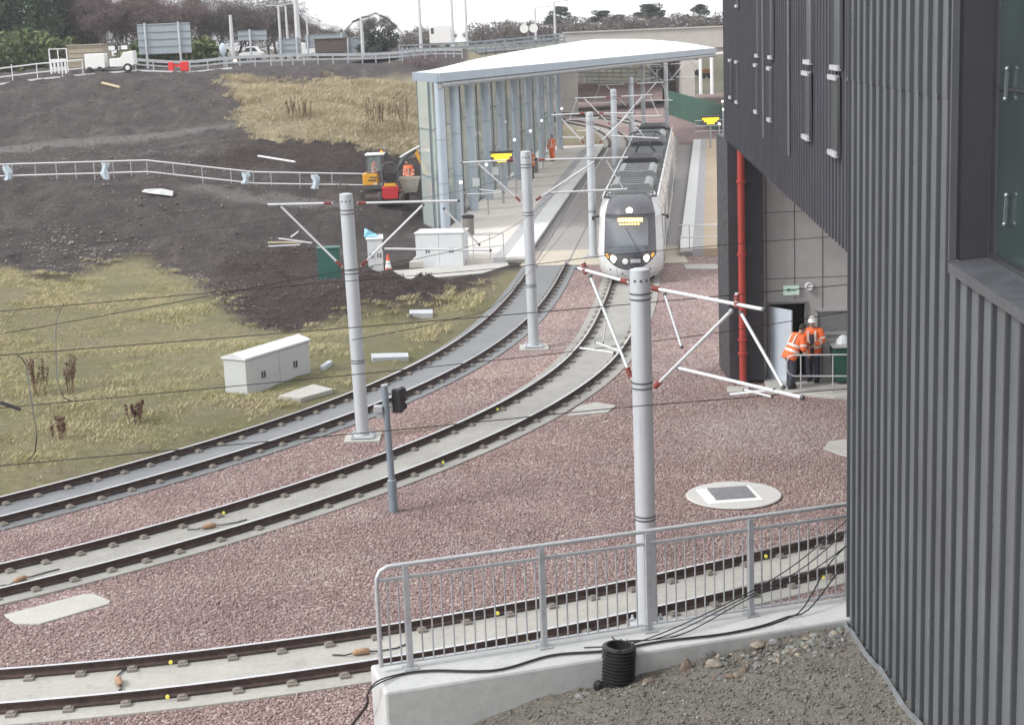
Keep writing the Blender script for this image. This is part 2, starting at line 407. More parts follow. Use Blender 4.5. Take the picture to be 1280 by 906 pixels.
def sstep(t): t = np.clip(t, 0, 1); return t*t*(3-2*t)
PLL = [(-4.4, 70.6), (3.2, 132)]       # back edge of the left platform
def terr(X, Y):
    X = np.asarray(X, float); Y = np.asarray(Y, float)
    z = tps(X, Y); g = SL*(Y-20)
    d, s = nearest(PA, X, Y); left = np.where(s < 0, d, -d)-1.25      # metres left of the slab edge
    k = sstep(left/3.0)
    z = g+.02+np.maximum(z-g-.02, -.0)*k
    pb = PLL[0][0]+(Y-PLL[0][1])*(PLL[1][0]-PLL[0][0])/(PLL[1][1]-PLL[0][1])
    inpl = (Y > 70.4) & (Y < 133)
    z = np.where(inpl, g+.05+np.maximum(z-g-.05, 0)*sstep((pb-X)/4.0), z)
    z = np.where(left < -.75, g-.3, np.where(left < .1, g+.016, np.maximum(z, g+.03+.13*sstep((left-.1)/.6))))
    return z
def lerp_noise(X, Y, sc_, seed=0, oct=3):
    """cheap value noise"""
    out = np.zeros(X.shape); amp = 1; tot = 0
    for k in range(oct):
        x = X*sc_*2**k+seed*17.3; y = Y*sc_*2**k+seed*9.1
        xi = np.floor(x).astype(int); yi = np.floor(y).astype(int); fx = sstep(x-xi); fy = sstep(y-yi)
        h = lambda a, b: np.modf(np.abs(np.sin(a*127.1+b*311.7+k*7.7+seed)*43758.5453))[0]
        out += amp*((h(xi, yi)*(1-fx)+h(xi+1, yi)*fx)*(1-fy)+(h(xi, yi+1)*(1-fx)+h(xi+1, yi+1)*fx)*fy)
        tot += amp; amp *= .5
    return out/tot
GRASS = [(-400, 330), (0, 335), (28, 345), (45, 353), (75, 350), (100, 343), (130, 330), (160, 319), (180, 321), (215, 340), (240, 352), (262, 372), (285, 396), (330, 408), (370, 412), (420, 405), (455, 398), (495, 392), (533, 391), (570, 378), (600, 365), (622, 345), (640, 336), (720, 300), (760, 400), (400, 700), (-500, 900)]
TAN = [(283, 96), (300, 130), (293, 150), (320, 168), (330, 178), (370, 174), (400, 180), (440, 190), (465, 193), (525, 190), (560, 230), (620, 200), (740, 150), (740, 118), (640, 90), (530, 98), (500, 96), (460, 97), (420, 97), (380, 106), (330, 98)]
DARK = [(272, 330), (300, 312), (340, 300), (400, 312), (460, 330), (520, 345), (625, 340), (600, 366), (570, 380), (500, 394), (440, 402), (370, 414), (320, 408), (285, 396), (268, 360)]
DARK2 = [(320, 180), (400, 182), (470, 196), (520, 195), (560, 250), (480, 240), (420, 225), (300, 215), (240, 200)]
TROD = [(-200, 196), (0, 182), (100, 174), (200, 165), (310, 153), (312, 158), (200, 173), (100, 184), (0, 192), (-200, 206)]
APRON = [(390, 300), (392, 362), (470, 360), (540, 356), (640, 348), (645, 312), (600, 300), (520, 275), (440, 290)]
WET = [(215, 236), (245, 230), (320, 245), (420, 250), (440, 262), (360, 262), (300, 252)]
def build_terrain():
    xs = np.concatenate([np.arange(-100, -42, 2.0), np.arange(-42, 9, .4)])
    ys = np.concatenate([np.arange(24, 130, .4), np.arange(130, 216, 2.0)])
    X, Y = np.meshgrid(xs, ys); Z = terr(X, Y)
    U_, V_ = proj(X, Y, Z)
    j1 = (lerp_noise(X, Y, .35, 1, 4)-.5)*26+(lerp_noise(X, Y, 1.3, 21, 2)-.5)*12; j2 = (lerp_noise(X, Y, .4, 2, 4)-.5)*22+(lerp_noise(X, Y, 1.3, 22, 2)-.5)*12
    u, v = U_+j1, V_+j2
    gm = inpoly(u, v, GRASS); tm = inpoly(u, v, TAN); dm = inpoly(u, v, DARK) | inpoly(u, v, DARK2)
    tm |= (Y > 133) & (X > -3)
    pm = inpoly(U_+j1*.12, V_+j2*.12, TROD) | inpoly(u, v, WET)
    far = (Z > 8.4) & (Y > 134)
    soil = ~(gm | tm)
    rough = (lerp_noise(X, Y, .8, 3, 4)-.5)+np.where(soil, 1, .25)*((lerp_noise(X, Y, .22, 8, 3)-.5)*2.6+np.abs(lerp_noise(X*1.6+Y*.5, Y*.35, .5, 9, 3)-.5)*2.2+(np.abs(lerp_noise(X*1.3+Y*.3, Y*.12, 1.0, 31, 2)-.5)-.2)*1.3)
    d, s = nearest(PA, X, Y); safe = sstep((np.where(s < 0, d, 0)-1.6)/2.0)
    pb_ = PLL[0][0]+(Y-PLL[0][1])*(PLL[1][0]-PLL[0][0])/(PLL[1][1]-PLL[0][1]); safe = np.where((Y > 68) & (Y < 136), np.minimum(safe, sstep((pb_-1.0-X)/2.5)), safe)
    ap = inpoly(U_, V_, APRON); ap2 = ap.astype(float)
    for _ in range(4): ap2[1:-1, 1:-1] = (ap2[1:-1, 1:-1]+ap2[:-2, 1:-1]+ap2[2:, 1:-1]+ap2[1:-1, :-2]+ap2[1:-1, 2:])/5
    Z = Z*(1-ap2)+np.minimum(Z, SL*(Y-20)+.06)*ap2; safe = safe*(1-ap2)
    amp = np.where(dm, .55, np.where(soil, .34, .22))
    amp = np.where(far, .08, amp)*np.where(pm, .25, 1)
    Z2 = Z+rough*amp*safe+np.where(dm & (V_ > 280), .08*safe, 0)
    Z2 = np.where(safe > .02, np.maximum(Z2, SL*(Y-20)+.05), Z2)
    V = np.stack([X.ravel(), Y.ravel(), Z2.ravel()], 1); nx, ny = len(xs), len(ys)
    keep = ~((s > 0) & (d > .5) & (Y < 131)).ravel()
    i = np.arange((ny-1)*(nx-1)); r = i//(nx-1); c = i % (nx-1); a = r*nx+c
    Fq = np.stack([a, a+1, a+nx+1, a+nx], 1); Fq = Fq[keep[Fq].all(1)]
    o = struct(npmesh('embankment', V, Fq, m_soil)); me = o.data
    me.polygons.foreach_set('use_smooth', [True]*len(me.polygons))
    def soft(mask):
        f = mask.astype(float)
        for _ in range(1):
            f[1:-1, 1:-1] = (f[1:-1, 1:-1]*2+f[:-2, 1:-1]+f[2:, 1:-1]+f[1:-1, :-2]+f[1:-1, 2:])/6
        return f
    ca = me.color_attributes.new('zone', 'FLOAT_COLOR', 'POINT')
    ar = np.ones((nx*ny, 4), np.float32); ar[:, 0] = soft(gm).ravel(); ar[:, 1] = soft(tm).ravel(); ar[:, 2] = soft(dm).ravel()
    ca.data.foreach_set('color', ar.ravel())
    cb = me.color_attributes.new('trod', 'FLOAT_COLOR', 'POINT')
    br = np.zeros((nx*ny, 4), np.float32); br[:, 0] = soft(pm).ravel(); br[:, 3] = 1; cb.data.foreach_set('color', br.ravel())
    return xs, ys, Z2, gm, tm, soil, dm, safe
TX, TY, TZ, GMk, TMk, SMk, DMk, SAFE = build_terrain()
def tz(x, y):
    """height of the built terrain"""
    i = min(max(np.searchsorted(TX, x)-1, 0), len(TX)-2); j = min(max(np.searchsorted(TY, y)-1, 0), len(TY)-2)
    a = (x-TX[i])/(TX[i+1]-TX[i]); b = (y-TY[j])/(TY[j+1]-TY[j])
    return float((TZ[j, i]*(1-a)+TZ[j, i+1]*a)*(1-b)+(TZ[j+1, i]*(1-a)+TZ[j+1, i+1]*a)*b)
def onterr(x, y, y0=38, y1=170):
    """where the pixel's ray meets the terrain"""
    Y = y0; d = ray(x, y)
    while Y < y1:
        t = Y/d.y; X = d.x*t; z = HC+d.z*t
        if -99 < X < 8.5 and z <= tz(X, Y): return Vector((X, Y, tz(X, Y)))
        Y += .15
    return Vector((d.x*t, Y, z))
# ------------------------------------------------------------------ grass tufts
def blades(name, mask, npts, hmin, hmax, wid, cols, label_mat, nb=4):
    mk = mask.copy()
    for _ in range(3): e_ = mk.copy(); e_[1:-1, 1:-1] |= (mk[:-2, 1:-1] | mk[2:, 1:-1] | mk[1:-1, :-2] | mk[1:-1, 2:]) & (rng.uniform(0, 1, mk[1:-1, 1:-1].shape) < .35); mk = e_
    jj, ii = np.nonzero(mk & (SAFE > .02) & (TX[None, :] > -42) & (TY[:, None] < 130))
    k = rng.integers(0, len(jj), npts)
    px = TX[ii[k]]+rng.uniform(-.2, .2, npts); py = TY[jj[k]]+rng.uniform(-.2, .2, npts); pz = TZ[jj[k], ii[k]]
    clump = lerp_noise(px, py, .5, 11, 3)
    h0 = hmin+(hmax-hmin)*np.clip((clump-.3)*2, 0, 1)
    N = npts*nb; px = np.repeat(px, nb)+rng.normal(0, .07, N); py = np.repeat(py, nb)+rng.normal(0, .07, N); pz = np.repeat(pz, nb)-.05
    h = np.repeat(h0, nb)*rng.uniform(.5, 1.2, N); a = rng.uniform(0, 2*PI, N); w_ = wid*rng.uniform(.6, 1.4, N)
    lean = rng.uniform(.2, 1.8, N)*h; la = rng.normal(-.4, 1.2, N)
    dx, dy = np.cos(a)*w_, np.sin(a)*w_
    V = np.empty((N, 3, 3)); V[:, 0] = np.stack([px-dx, py-dy, pz], 1); V[:, 1] = np.stack([px+dx, py+dy, pz], 1)
    V[:, 2] = np.stack([px+np.cos(la)*lean, py+np.sin(la)*lean, pz+h], 1)
    Fc = np.arange(N*3).reshape(N, 3)
    o = stuff(npmesh(name, V.reshape(-1, 3), Fc, label_mat)); return o
def leafmat(name, stops, rough=.8, scale=.6):
    m, nt, b = nmat(name)
    oi = nt.nodes.new('ShaderNodeNewGeometry'); oi.name = 'Geo'
    n1 = tnoise(nt, scale, 4, .6)
    r = mth(nt, 'ADD', mth(nt, 'MULTIPLY', oi.outputs['Random Per Island'], .5), mth(nt, 'SUBTRACT', mth(nt, 'MULTIPLY', n1, 1.0), .22))
    lk(nt, ramp(nt, r, stops), b.inputs['Base Color']); b.inputs['Roughness'].default_value = rough; b.inputs['Specular IOR Level'].default_value = .2
    MATS[name] = m; return m
m_gr = leafmat('winter_grass', [(.1, (.20, .215, .085)), (.28, (.31, .305, .135)), (.45, (.45, .415, .225)), (.68, (.58, .51, .34)), (.88, (.50, .41, .28)), (1, (.30, .22, .15))], scale=.45)
m_tan = leafmat('dry_grass', [(.1, (.27, .21, .13)), (.4, (.42, .36, .24)), (.7, (.56, .49, .34)), (1, (.66, .59, .44))])
o = blades('rough_grass', GMk, 80000, .03, .20, .012, None, m_gr)
o['label'] = 'rough yellow-green winter grass beside the tracks'; o['category'] = 'grass'
o = blades('dry_bank_grass', TMk, 22000, .15, .5, .022, None, m_tan)
o['label'] = 'dry straw-coloured grass on the far bank'; o['category'] = 'grass'
def clods(name, mask, npts, s0, s1, mat):
    jj, ii = np.nonzero(mask & (SAFE > .3) & (TX[None, :] > -42) & (TY[:, None] < 130))
    k = rng.integers(0, len(jj), npts)
    P = np.stack([TX[ii[k]]+rng.uniform(-.2, .2, npts), TY[jj[k]]+rng.uniform(-.2, .2, npts), TZ[jj[k], ii[k]]], 1)
    return stones(name, P, s0, s1, mat)
OCT = np.array([(1, 0, 0), (-1, 0, 0), (0, 1, 0), (0, -1, 0), (0, 0, 1), (0, 0, -1)], float)
OCF = np.array([(0, 2, 4), (2, 1, 4), (1, 3, 4), (3, 0, 4), (2, 0, 5), (1, 2, 5), (3, 1, 5), (0, 3, 5)])
def stones(name, P, s0, s1, mat, sink=.25):
    N = len(P); s = s0+(s1-s0)*rng.power(.6, N)*rng.uniform(.3, 1, N)
    q = rng.normal(size=(N, 4)); q /= np.linalg.norm(q, axis=1)[:, None]
    a, b, c, d = q.T
    R = np.stack([1-2*(c*c+d*d), 2*(b*c-a*d), 2*(b*d+a*c), 2*(b*c+a*d), 1-2*(b*b+d*d), 2*(c*d-a*b), 2*(b*d-a*c), 2*(c*d+a*b), 1-2*(b*b+c*c)], 1).reshape(N, 3, 3)
    B = OCT[None]*rng.uniform(.55, 1.25, (N, 6, 1))+rng.normal(0, .12, (N, 6, 3))
    V = np.einsum('nij,nkj->nki', R, B*s[:, None, None])
    V[:, :, 2] *= .75; V += P[:, None, :]; V[:, :, 2] += (s*sink)[:, None]
    Fc = (OCF[None]+(np.arange(N)*6)[:, None, None]).reshape(-1, 3)
    return stuff(npmesh(name, V.reshape(-1, 3), Fc, mat))
m_clod = leafmat('soil_clods', [(.1, (.09, .074, .07)), (.5, (.16, .14, .13)), (.85, (.25, .225, .21)), (1, (.50, .47, .44))], .95)
jj_, ii_ = np.nonzero(TMk*0+1); GX, GY = np.meshgrid(TX, TY); gu, gv = proj(GX, GY, TZ)
PALE = inpoly(gu, gv, [(20, 300), (70, 275), (140, 290), (170, 312), (120, 332), (60, 338)])
o = clods('soil_clods', SMk & ~DMk, 26000, .02, .12, m_clod); o['label'] = 'loose stones and clods lying on the brown soil bank'; o['category'] = 'soil'
m_rub2 = leafmat('pale_rubble', [(.1, (.12, .11, .10)), (.5, (.21, .205, .19)), (.85, (.33, .325, .305)), (1, (.55, .54, .51))], .95)
o = clods('pale_rubble', PALE & SMk, 420, .03, .13, m_rub2); o['label'] = 'pale rubble strewn on the bank above the grass at the left'; o['category'] = 'rubble'
m_clod2 = leafmat('dark_clods', [(.1, (.055, .042, .04)), (.6, (.105, .084, .08)), (1, (.26, .225, .21))], .95)
o = clods('dark_clods', DMk, 11000, .02, .09, m_clod2); o['label'] = 'dark turned clods on the heap of topsoil'; o['category'] = 'soil'
# ------------------------------------------------------------------ loose ballast stones near the viewer
def ballast_stones():
    N = 210000
    X = rng.uniform(-15, 9, N); Y = 23+25*rng.power(1.0, N)
    pr = np.clip((34/Y)**2.2, .1, 1); keep = rng.uniform(0, 1, N) < pr
    X, Y = X[keep], Y[keep]
    u, v = proj(X, Y, SL*(Y-20)); k = (u > -30) & (u < 1090) & (v < 930); X, Y = X[k], Y[k]
    ok = np.ones(len(X), bool)
    for P in (PA, PB, PC):
        d, s = nearest(P, X, Y); ok &= (d > 1.2) | ((d > .92) & (rng.uniform(0, 1, len(X)) < .14)) | ((d < .55) & (rng.uniform(0, 1, len(X)) < .004))
        if P is PA: ok &= s > 0
    for (cx, cy, r) in ((4.9, 34.8, 1.15), (-9, 29.4, .95), (2.1, 43.6, .8)): ok &= (X-cx)**2+(Y-cy)**2 > r*r
    X, Y = X[ok], Y[ok]; Z = SL*(Y-20)
    return np.stack([X, Y, Z], 1)
m_bst = leafmat('ballast_stone', [(.05, (.18, .118, .114)), (.3, (.27, .19, .182)), (.55, (.335, .248, .236)), (.8, (.40, .318, .303)), (1, (.56, .50, .48))], .85, .5)
o = stones('ballast_stones', ballast_stones(), .02, .046, m_bst); o['label'] = 'loose pinkish red ballast stones between the tracks'; o['category'] = 'ballast'
# ------------------------------------------------------------------ tracks
RAILP = [(-.075, 0), (.075, 0), (.075, .02), (.015, .045), (.015, .115), (.036, .13), (.036, .158), (-.036, .158), (-.036, .13), (-.015, .115), (-.015, .045), (-.075, .02)]
def offset_path(P, d, up=0.0):
    out = []
    for i, p in enumerate(P):
        t = P[min(i+1, len(P)-1)]-P[max(i-1, 0)]; t.z = 0; t.normalize()
        out.append(p+Vector((t.y, -t.x, 0))*d+Vector((0, 0, up)))
    return out
def track(label, P, slabmat, yflush, wl=1.2, blocks_ymax=74):
    mid = P[len(P)//3]
    t = thing('tram_track', label, 'track', (mid.x, mid.y, mid.z), 'tram tracks')
    op = [p for p in P if p.y < yflush]
    MB().sweep(op, [(-wl, -.06), (wl, -.06), (wl, .028), (-wl, .028)]).build('slab', slabmat, t)
    o2 = [p for p in P if p.y > 131.5]
    if len(o2) > 3 and yflush < 100: MB().sweep(o2, [(-wl, -.06), (wl, -.06), (wl, .028), (-wl, .028)]).build('slab', m_slabB, t)
    for sgn in (-1, 1):
        R = offset_path(P, sgn*.7525, .05); Rn = [p for p in R if p.y < yflush]; Rf = [p for p in R if yflush-.8 <= p.y < 133]; Rz = [p for p in R if p.y >= 131.5]
        m = MB(); m.sweep(Rn, RAILP); m.cur = 1
        m.sweep([p+Vector((0, 0, .159)) for p in Rn], [(-.033, 0), (.033, 0), (.028, .004), (-.028, .004)])
        if len(Rf) > 1:
            m.cur = 1; m.sweep([Vector((p.x, p.y, gz(p.y)+.042)) for p in Rf], [(-.035, -.03), (.035, -.03), (.035, .004), (-.035, .004)])
        if len(Rz) > 3 and len(Rf) > 1: m.cur = 0; m.sweep(Rz, RAILP)
        m.build('rail', [m_rust, m_steel], t)
    # rail seats
    acc = 0; seats = []
    Pd = catmull([p for p in P if p.y < min(yflush, blocks_ymax)], .25)
    last = Pd[0]; L = 0
    for i in range(1, len(Pd)):
        L += (Pd[i]-Pd[i-1]).length
        if L >= .75:
            L = 0; tv = (Pd[i]-Pd[i-1]); tv.z = 0; tv.normalize(); seats.append((Pd[i], math.atan2(tv.y, tv.x)))
    seats.sort(key=lambda s: s[0].y)
    vis = []
    for p, a in seats:
        for sgn in (-1, 1):
            q = p+Vector((math.sin(a), -math.cos(a), 0))*sgn*.7525; u, v = proj(q.x, q.y, q.z)
            if -20 < u < 1090 and v < 930: vis.append((q, a))
    proto = None; rest = MB()
    for k, (q, a) in enumerate(vis):
        if k < 100:
            if proto is None:
                proto = MB().box((0, 0, .052), (.17, .46, .05)).box((0, .13, .088), (.1, .1, .026)).box((0, -.13, .088), (.1, .1, .026)).build('rail_seat', m_block, None, bevel=.006)
                o = proto
            else:
                o = proto.copy(); col.objects.link(o)
            o.parent = t; o.location = q-t.location; o.rotation_euler = (0, 0, a)
        else:
            rest.box((q.x, q.y, q.z+.052), (.17, .46, .05), a)
    if rest.v: stuff(rest.build('rail_seats', m_block, t))
    return t
trA = track('left tram track on blue-grey slab next to the grass bank', PA, m_slabA, 70.6)
trB = track('middle tram track carrying the approaching tram', PB, m_slabB, 70.6)
trC = track('near tram track running behind the grey guard railing', PC, m_slabC, 300, 1.25)
# joint boxes lying on the tracks
m_ora = M('orange_clay', (.33, .21, .13), .8, 0, .3, 12); m_blk = M('black_rubber', (.018, .018, .02), .65, 0, .3, 10)
for x, y, lab in ((26, 727, 'orange cable joint on the middle track nearest the left edge'), (262, 660, 'orange cable joint with a curled lead on the middle track'), (149, 855, 'orange cable joint standing on the near track'), (452, 818, 'orange cable joint beside the end of the concrete wall')):
    c = G(x, y, .03)
    t = thing('cable_joint', lab, 'cable joint', c, 'orange cable joints on the slabs')
    a = random.uniform(0, 3)
    d = Vector((math.cos(a), math.sin(a), 0))
    m = MB()
    m.poly([c+d*-.16+Vector((0, 0, .05)), c+d*-.1+Vector((0, 0, .06)), c+d*.1+Vector((0, 0, .06)), c+d*.15+Vector((0, 0, .05))], [.03, .06, .06, .035], 10)
    m.build('sleeve', m_ora, t, smooth=True)
    MB().poly([c+d*.12+Vector((0, 0, .05)), c+d*.3+Vector((0, 0, .03)), c+d*.5+Vector((.12, .1, .02)), c+d*.45+Vector((.35, .3, .02))], .014, 6).build('lead', m_blk, t, smooth=True)
    MB().poly([c-d*.12+Vector((0, 0, .05)), c-d*.3+Vector((0, 0, .03)), c-d*.42+Vector((-.1, .1, .02))], .014, 6).build('lead', m_blk, t, smooth=True)
# small yellow markers on the rails
m_yel = M('yellow_paint', (.75, .68, .12), .6, 0, .1)
for (x, y) in ((280, 640), (214, 826), (210, 869), (554, 577), (622, 511), (622, 765), (660, 801), (957, 694), (1028, 720)):
    c = G(x, y, .12)
    tag(MB().lathe([(.005, 0), (.035, 0), (.035, .03), (.005, .03)], c-Vector((0, .03, 0)), 10, Matrix.Rotation(PI/2, 3, 'X')).build('rail_marker', m_yel), 'small round yellow marker on the side of a rail', 'marker', 'yellow markers on the rails')
# concrete pads, hatch and long boards in the ballast
def pad(pix, label, name='concrete_pad', mat=None, h=.035, cat='slab'):
    Q = [G(*p) for p in pix]
    m = MB(); k = len(Q)
    m.add([q+Vector((0, 0, h)) for q in Q]+[q-Vector((0, 0, .05)) for q in Q], [tuple(range(k))]+[(i, i+k, (i+1) % k+k, (i+1) % k) for i in range(k)])
    return tag(m.build(name, mat or m_kerb, None, bevel=.008), label, cat)
pad([(5, 770), (20, 781), (50, 781), (136, 756), (138, 752), (116, 743), (100, 745)], 'pale concrete pad in red ballast below the middle track')
pad([(708, 521), (760, 516), (770, 508), (745, 504), (722, 509)], 'irregular broken concrete patch beside the middle track')
pad([(855, 331), (857, 337), (896, 337), (898, 333), (895, 331)], 'thin pale slab in ballast before the right platform')
pad([(1035, 553), (1030, 562), (1060, 572), (1075, 560), (1060, 550)], 'pale concrete patch beside the dark building edge')
pad([(909, 484), (909, 491), (935, 490), (937, 484)], 'small concrete footing under the red pipe')
m_sur = conc('hatch_concrete', (.44, .43, .41), (.52, .51, .49), (.60, .59, .57), 2, .85)
c = G(917, 620)
t = thing('inspection_hatch', 'round white concrete surround with square grey steel hatch', 'hatch', c)
MB().lathe([(1.0, -.05), (1.08, .03), (1.06, .045), (.001, .045)], c, 40).build('surround', m_sur, t)
MB().box(c+Vector((-.1, -.05, .05)), (1.25, 1.2, .03), .12).build('bed', M('white_mortar', (.74, .74, .73), .8, 0, .08, 4), t)
m_hatch = M('hatch_steel', (.20, .20, .215), .6, .1, .3, 14, .5, 60)
MB().box(c+Vector((-.05, .03, .072)), (.92, .92, .03), .1).build('lid', m_hatch, t, bevel=.005)
# ------------------------------------------------------------------ platforms and the paved track bed between them
m_pave = conc('platform_paving', (.50, .46, .42), (.60, .56, .515), (.68, .64, .595), 1.5, .8)
m_sand = conc('sand_paving', (.40, .31, .215), (.50, .395, .285), (.57, .47, .35), .5, .85)
m_cope = conc('white_coping', (.58, .58, .57), (.66, .66, .65), (.74, .74, .73), 2, .7)
m_tact = conc('grey_tactile', (.34, .335, .345), (.40, .395, .405), (.46, .455, .465), 2, .8)
m_asph = conc('grey_track_paving', (.25, .235, .225), (.305, .285, .275), (.36, .34, .325), .7, .85)
m_pside = conc('platform_side', (.2, .19, .18), (.27, .26, .245), (.33, .32, .30), 2, .9)
m_cross = conc('beige_crossing', (.40, .355, .285), (.48, .43, .35), (.54, .49, .41), 1.5, .85)
def L2(a, b, t): return (a[0]+(b[0]-a[0])*t, a[1]+(b[1]-a[1])*t)
def slab(name, a0, a1, b0, b1, up, mat, th=.06, **kw):
    """a0-a1 and b0-b1 are the two long edges in plan"""
    m = MB(); n = 12
    for i in range(n):
        q = [L2(a0, a1, i/n), L2(b0, b1, i/n), L2(b0, b1, (i+1)/n), L2(a0, a1, (i+1)/n)]
        T = [Vector((x, y, gz(y)+up)) for x, y in q]; B = [p-Vector((0, 0, th)) for p in T]
        m.add(T+B, [(0, 1, 2, 3), (0, 4, 5, 1), (2, 6, 7, 3)]+[(1, 5, 6, 2), (3, 7, 4, 0)])
    return m.build(name, mat, **kw)
def shift(p, dx): return (p[0]+dx, p[1])
LR0, LR1, LL0, LL1 = (.80, 70.9), (8.25, 131.6), (-4.4, 70.6), (3.2, 131.8)
t = thing('tram_platform', 'pale paved tram platform in front of the glass shelter', 'platform', (-1, 72, gz(72)))
slab('paving', LL0, LL1, shift(LR0, -1.45), shift(LR1, -1.45), .33, m_pave, .35, parent=t)
slab('tactile_strip', shift(LR0, -1.45), shift(LR1, -1.45), shift(LR0, -.9), shift(LR1, -.9), .33, m_tact, .35, parent=t)
slab('coping', shift(LR0, -.9), shift(LR1, -.9), LR0, LR1, .334, m_cope, .12, parent=t)
slab('edge_wall', shift(LR0, -.88), shift(LR1, -.88), shift(LR0, -.05), shift(LR1, -.05), .21, m_pside, .25, parent=t)
RL0, RL1, RR0, RR1 = (7.72, 71.2), (15.75, 132.9), (12.6, 70.4), (20.6, 131.7)
t = thing('tram_platform', 'sand-coloured tram platform on the right beside the tram', 'platform', (9, 72, gz(72)))
slab('coping', RL0, RL1, shift(RL0, .58), shift(RL1, .62), .334, m_cope, .12, parent=t)
slab('edge_wall', shift(RL0, .05), shift(RL1, .05), shift(RL0, .56), shift(RL1, .60), .21, m_pside, .25, parent=t)
slab('tactile_strip', shift(RL0, .58), shift(RL1, .62), shift(RL0, 1.08), shift(RL1, 1.05), .33, m_tact, .35, parent=t)
slab('paving', shift(RL0, 1.08), shift(RL1, 1.05), RR0, RR1, .33, m_sand, .35, parent=t)
struct(slab('track_paving', (.9, 74.4), (8.3, 131.6), (8.3, 74.4), (16.0, 131.6), .03, m_asph, .1))
struct(slab('crossing', (-.6, 70.3), (.45, 74.4), (7.9, 69.2), (8.0, 74.4), .034, m_cross, .1))
# ------------------------------------------------------------------ retaining wall with railing in the foreground
ZW = 4.38
WFL, WBL, WFR, WBR = Vector((-1.37, 14.61, 0)), Vector((-1.57, 15.34, 0)), Vector((4.6, 16.42, 0)), Vector((4.6, 17.05, 0))
m = MB(); m.prism([(WFL.x, WFL.y), (WFR.x, WFR.y), (WBR.x, WBR.y), (WBL.x, WBL.y)], 0, ZW)
tag(m.build('retaining_wall', m_wall, bevel=.03), 'pale concrete retaining wall in the foreground, railing on top', 'wall')
m_galv = M('galvanised_steel', (.50, .51, .53), .45, .55, .14, 9, .0, 40, dirt=((.30, .30, .31), .6))
m_galv2 = M('dull_galvanised', (.40, .405, .425), .55, .3, .16, 7)
def fpt(px):      # point on the wall top along the fence line for a pixel column
    a, b = Vector((-1.15, 15.2, ZW)), Vector((3.54, 16.62, ZW))
    return onplane(px, 800, a, (b-a).xy)
def fence_line(s): return Vector((-1.15, 15.2, ZW))+Vector((4.69, 1.42, 0)).normalized()*s
posts = [0, 1.43, 2.60, 3.78, 4.97, 6.1]
fa = Vector((4.69, 1.42, 0)).normalized(); frz = math.atan2(fa.y, fa.x)
t = thing('guard_railing', 'grey galvanised guard railing on the concrete wall', 'railing', fence_line(0))
for s in posts:
    p = fence_line(s)
    MB().box(p+Vector((0, 0, .545)), (.06, .06, 1.09), frz).box(p+Vector((0, 0, .008)), (.15, .15, .016), frz).build('post', m_galv2, t, bevel=.004)
zt = Vector((0, 0, 1.1)); e = fence_line(-.30)
MB().poly([e+Vector((0, 0, .06)), e+Vector((0, 0, .9)), e+Vector((0, 0, .99))+fa*.008, e+Vector((0, 0, 1.06))+fa*.04, e+zt+fa*.12]+[fence_line(s)+zt for s in (0, 2, 4, 6.1)], .024, 10).build('top_rail', m_galv, t, smooth=True)
MB().bar(e+Vector((0, 0, .965)), fence_line(6.1)+Vector((0, 0, .965)), .03, .03).build('upper_rail', m_galv2, t)
MB().bar(e+Vector((0, 0, .075)), fence_line(6.1)+Vector((0, 0, .075)), .04, .018).build('bottom_rail', m_galv, t)
s = -.30+.105; proto = None
while s < 6.0:
    if min(abs(s-q) for q in posts) > .055:
        p = fence_line(s)
        if proto is None:
            proto = MB().tube((0, 0, .08), (0, 0, .96), .0085, n=8).build('baluster', m_galv2, None, smooth=True); o = proto
        else:
            o = proto.copy(); col.objects.link(o)
        o.parent = t; o.location = p-t.location
    s += .111
# soil on the viewer's side of the wall
def wz(s): return np.interp(s, [-.2, 0, .93, 1.35, 1.9, 2.8, 4.0, 4.9, 6.5], [3.55, 3.62, 3.93, 4.03, 4.10, 4.14, 4.24, 4.31, 4.34])
def bz(y): return float(dirtz(2.56+.058*y-.06, y))
def dirtz(X, Y):
    X = np.asarray(X, float); Y = np.asarray(Y, float)
    s = (X-WFL.x)*fa.x+(Y-WFL.y)*fa.y; d = -(X-WFL.x)*fa.y+(Y-WFL.y)*fa.x
    z = wz(s)
    z = z+np.clip(-d-.15, 0, 9)*.205*np.clip((s+.4)/2.2, 0, 1)
    return z+(lerp_noise(X, Y, 1.4, 5, 4)-.5)*.12+(lerp_noise(X, Y, 9, 6, 3)-.5)*.06
def dirt_mat():
    m, nt, b = nmat('grey_brown_earth')
    n1 = tnoise(nt, 1.3, 6, .7); n2 = tnoise(nt, 26, 6, .75); n3 = tnoise(nt, 90, 3, .6)
    c = ramp(nt, n2, [(.28, (.075, .07, .06)), (.5, (.165, .153, .13)), (.72, (.30, .285, .25))])
    c = mixc(nt, .45, c, ramp(nt, n1, [(.3, (.125, .115, .098)), (.6, (.18, .165, .138)), (.8, (.21, .19, .15))]))
    c = mixc(nt, ramp(nt, n3, [(.62, (0, 0, 0)), (.75, (.6, .6, .6))]), c, (.34, .32, .29))
    lk(nt, c, b.inputs['Base Color']); b.inputs['Roughness'].default_value = .95
    bump(nt, b, mth(nt, 'ADD', n2, mth(nt, 'MULTIPLY', n3, .4)), .9, .03); return m
xs = np.arange(-1.6, 4.4, .04); ys = np.arange(6.5, 16.5, .04)
X, Y = np.meshgrid(xs, ys); Z = dirtz(X, Y)
D = -(X-WFL.x)*fa.y+(Y-WFL.y)*fa.x
V = np.stack([X.ravel(), Y.ravel(), Z.ravel()], 1); nx, ny = len(xs), len(ys)
i = np.arange((ny-1)*(nx-1)); r = i//(nx-1); c_ = i % (nx-1); a = r*nx+c_
Fq = np.stack([a, a+1, a+nx+1, a+nx], 1); Fq = Fq[(D.ravel()[Fq] < .06).all(1)]
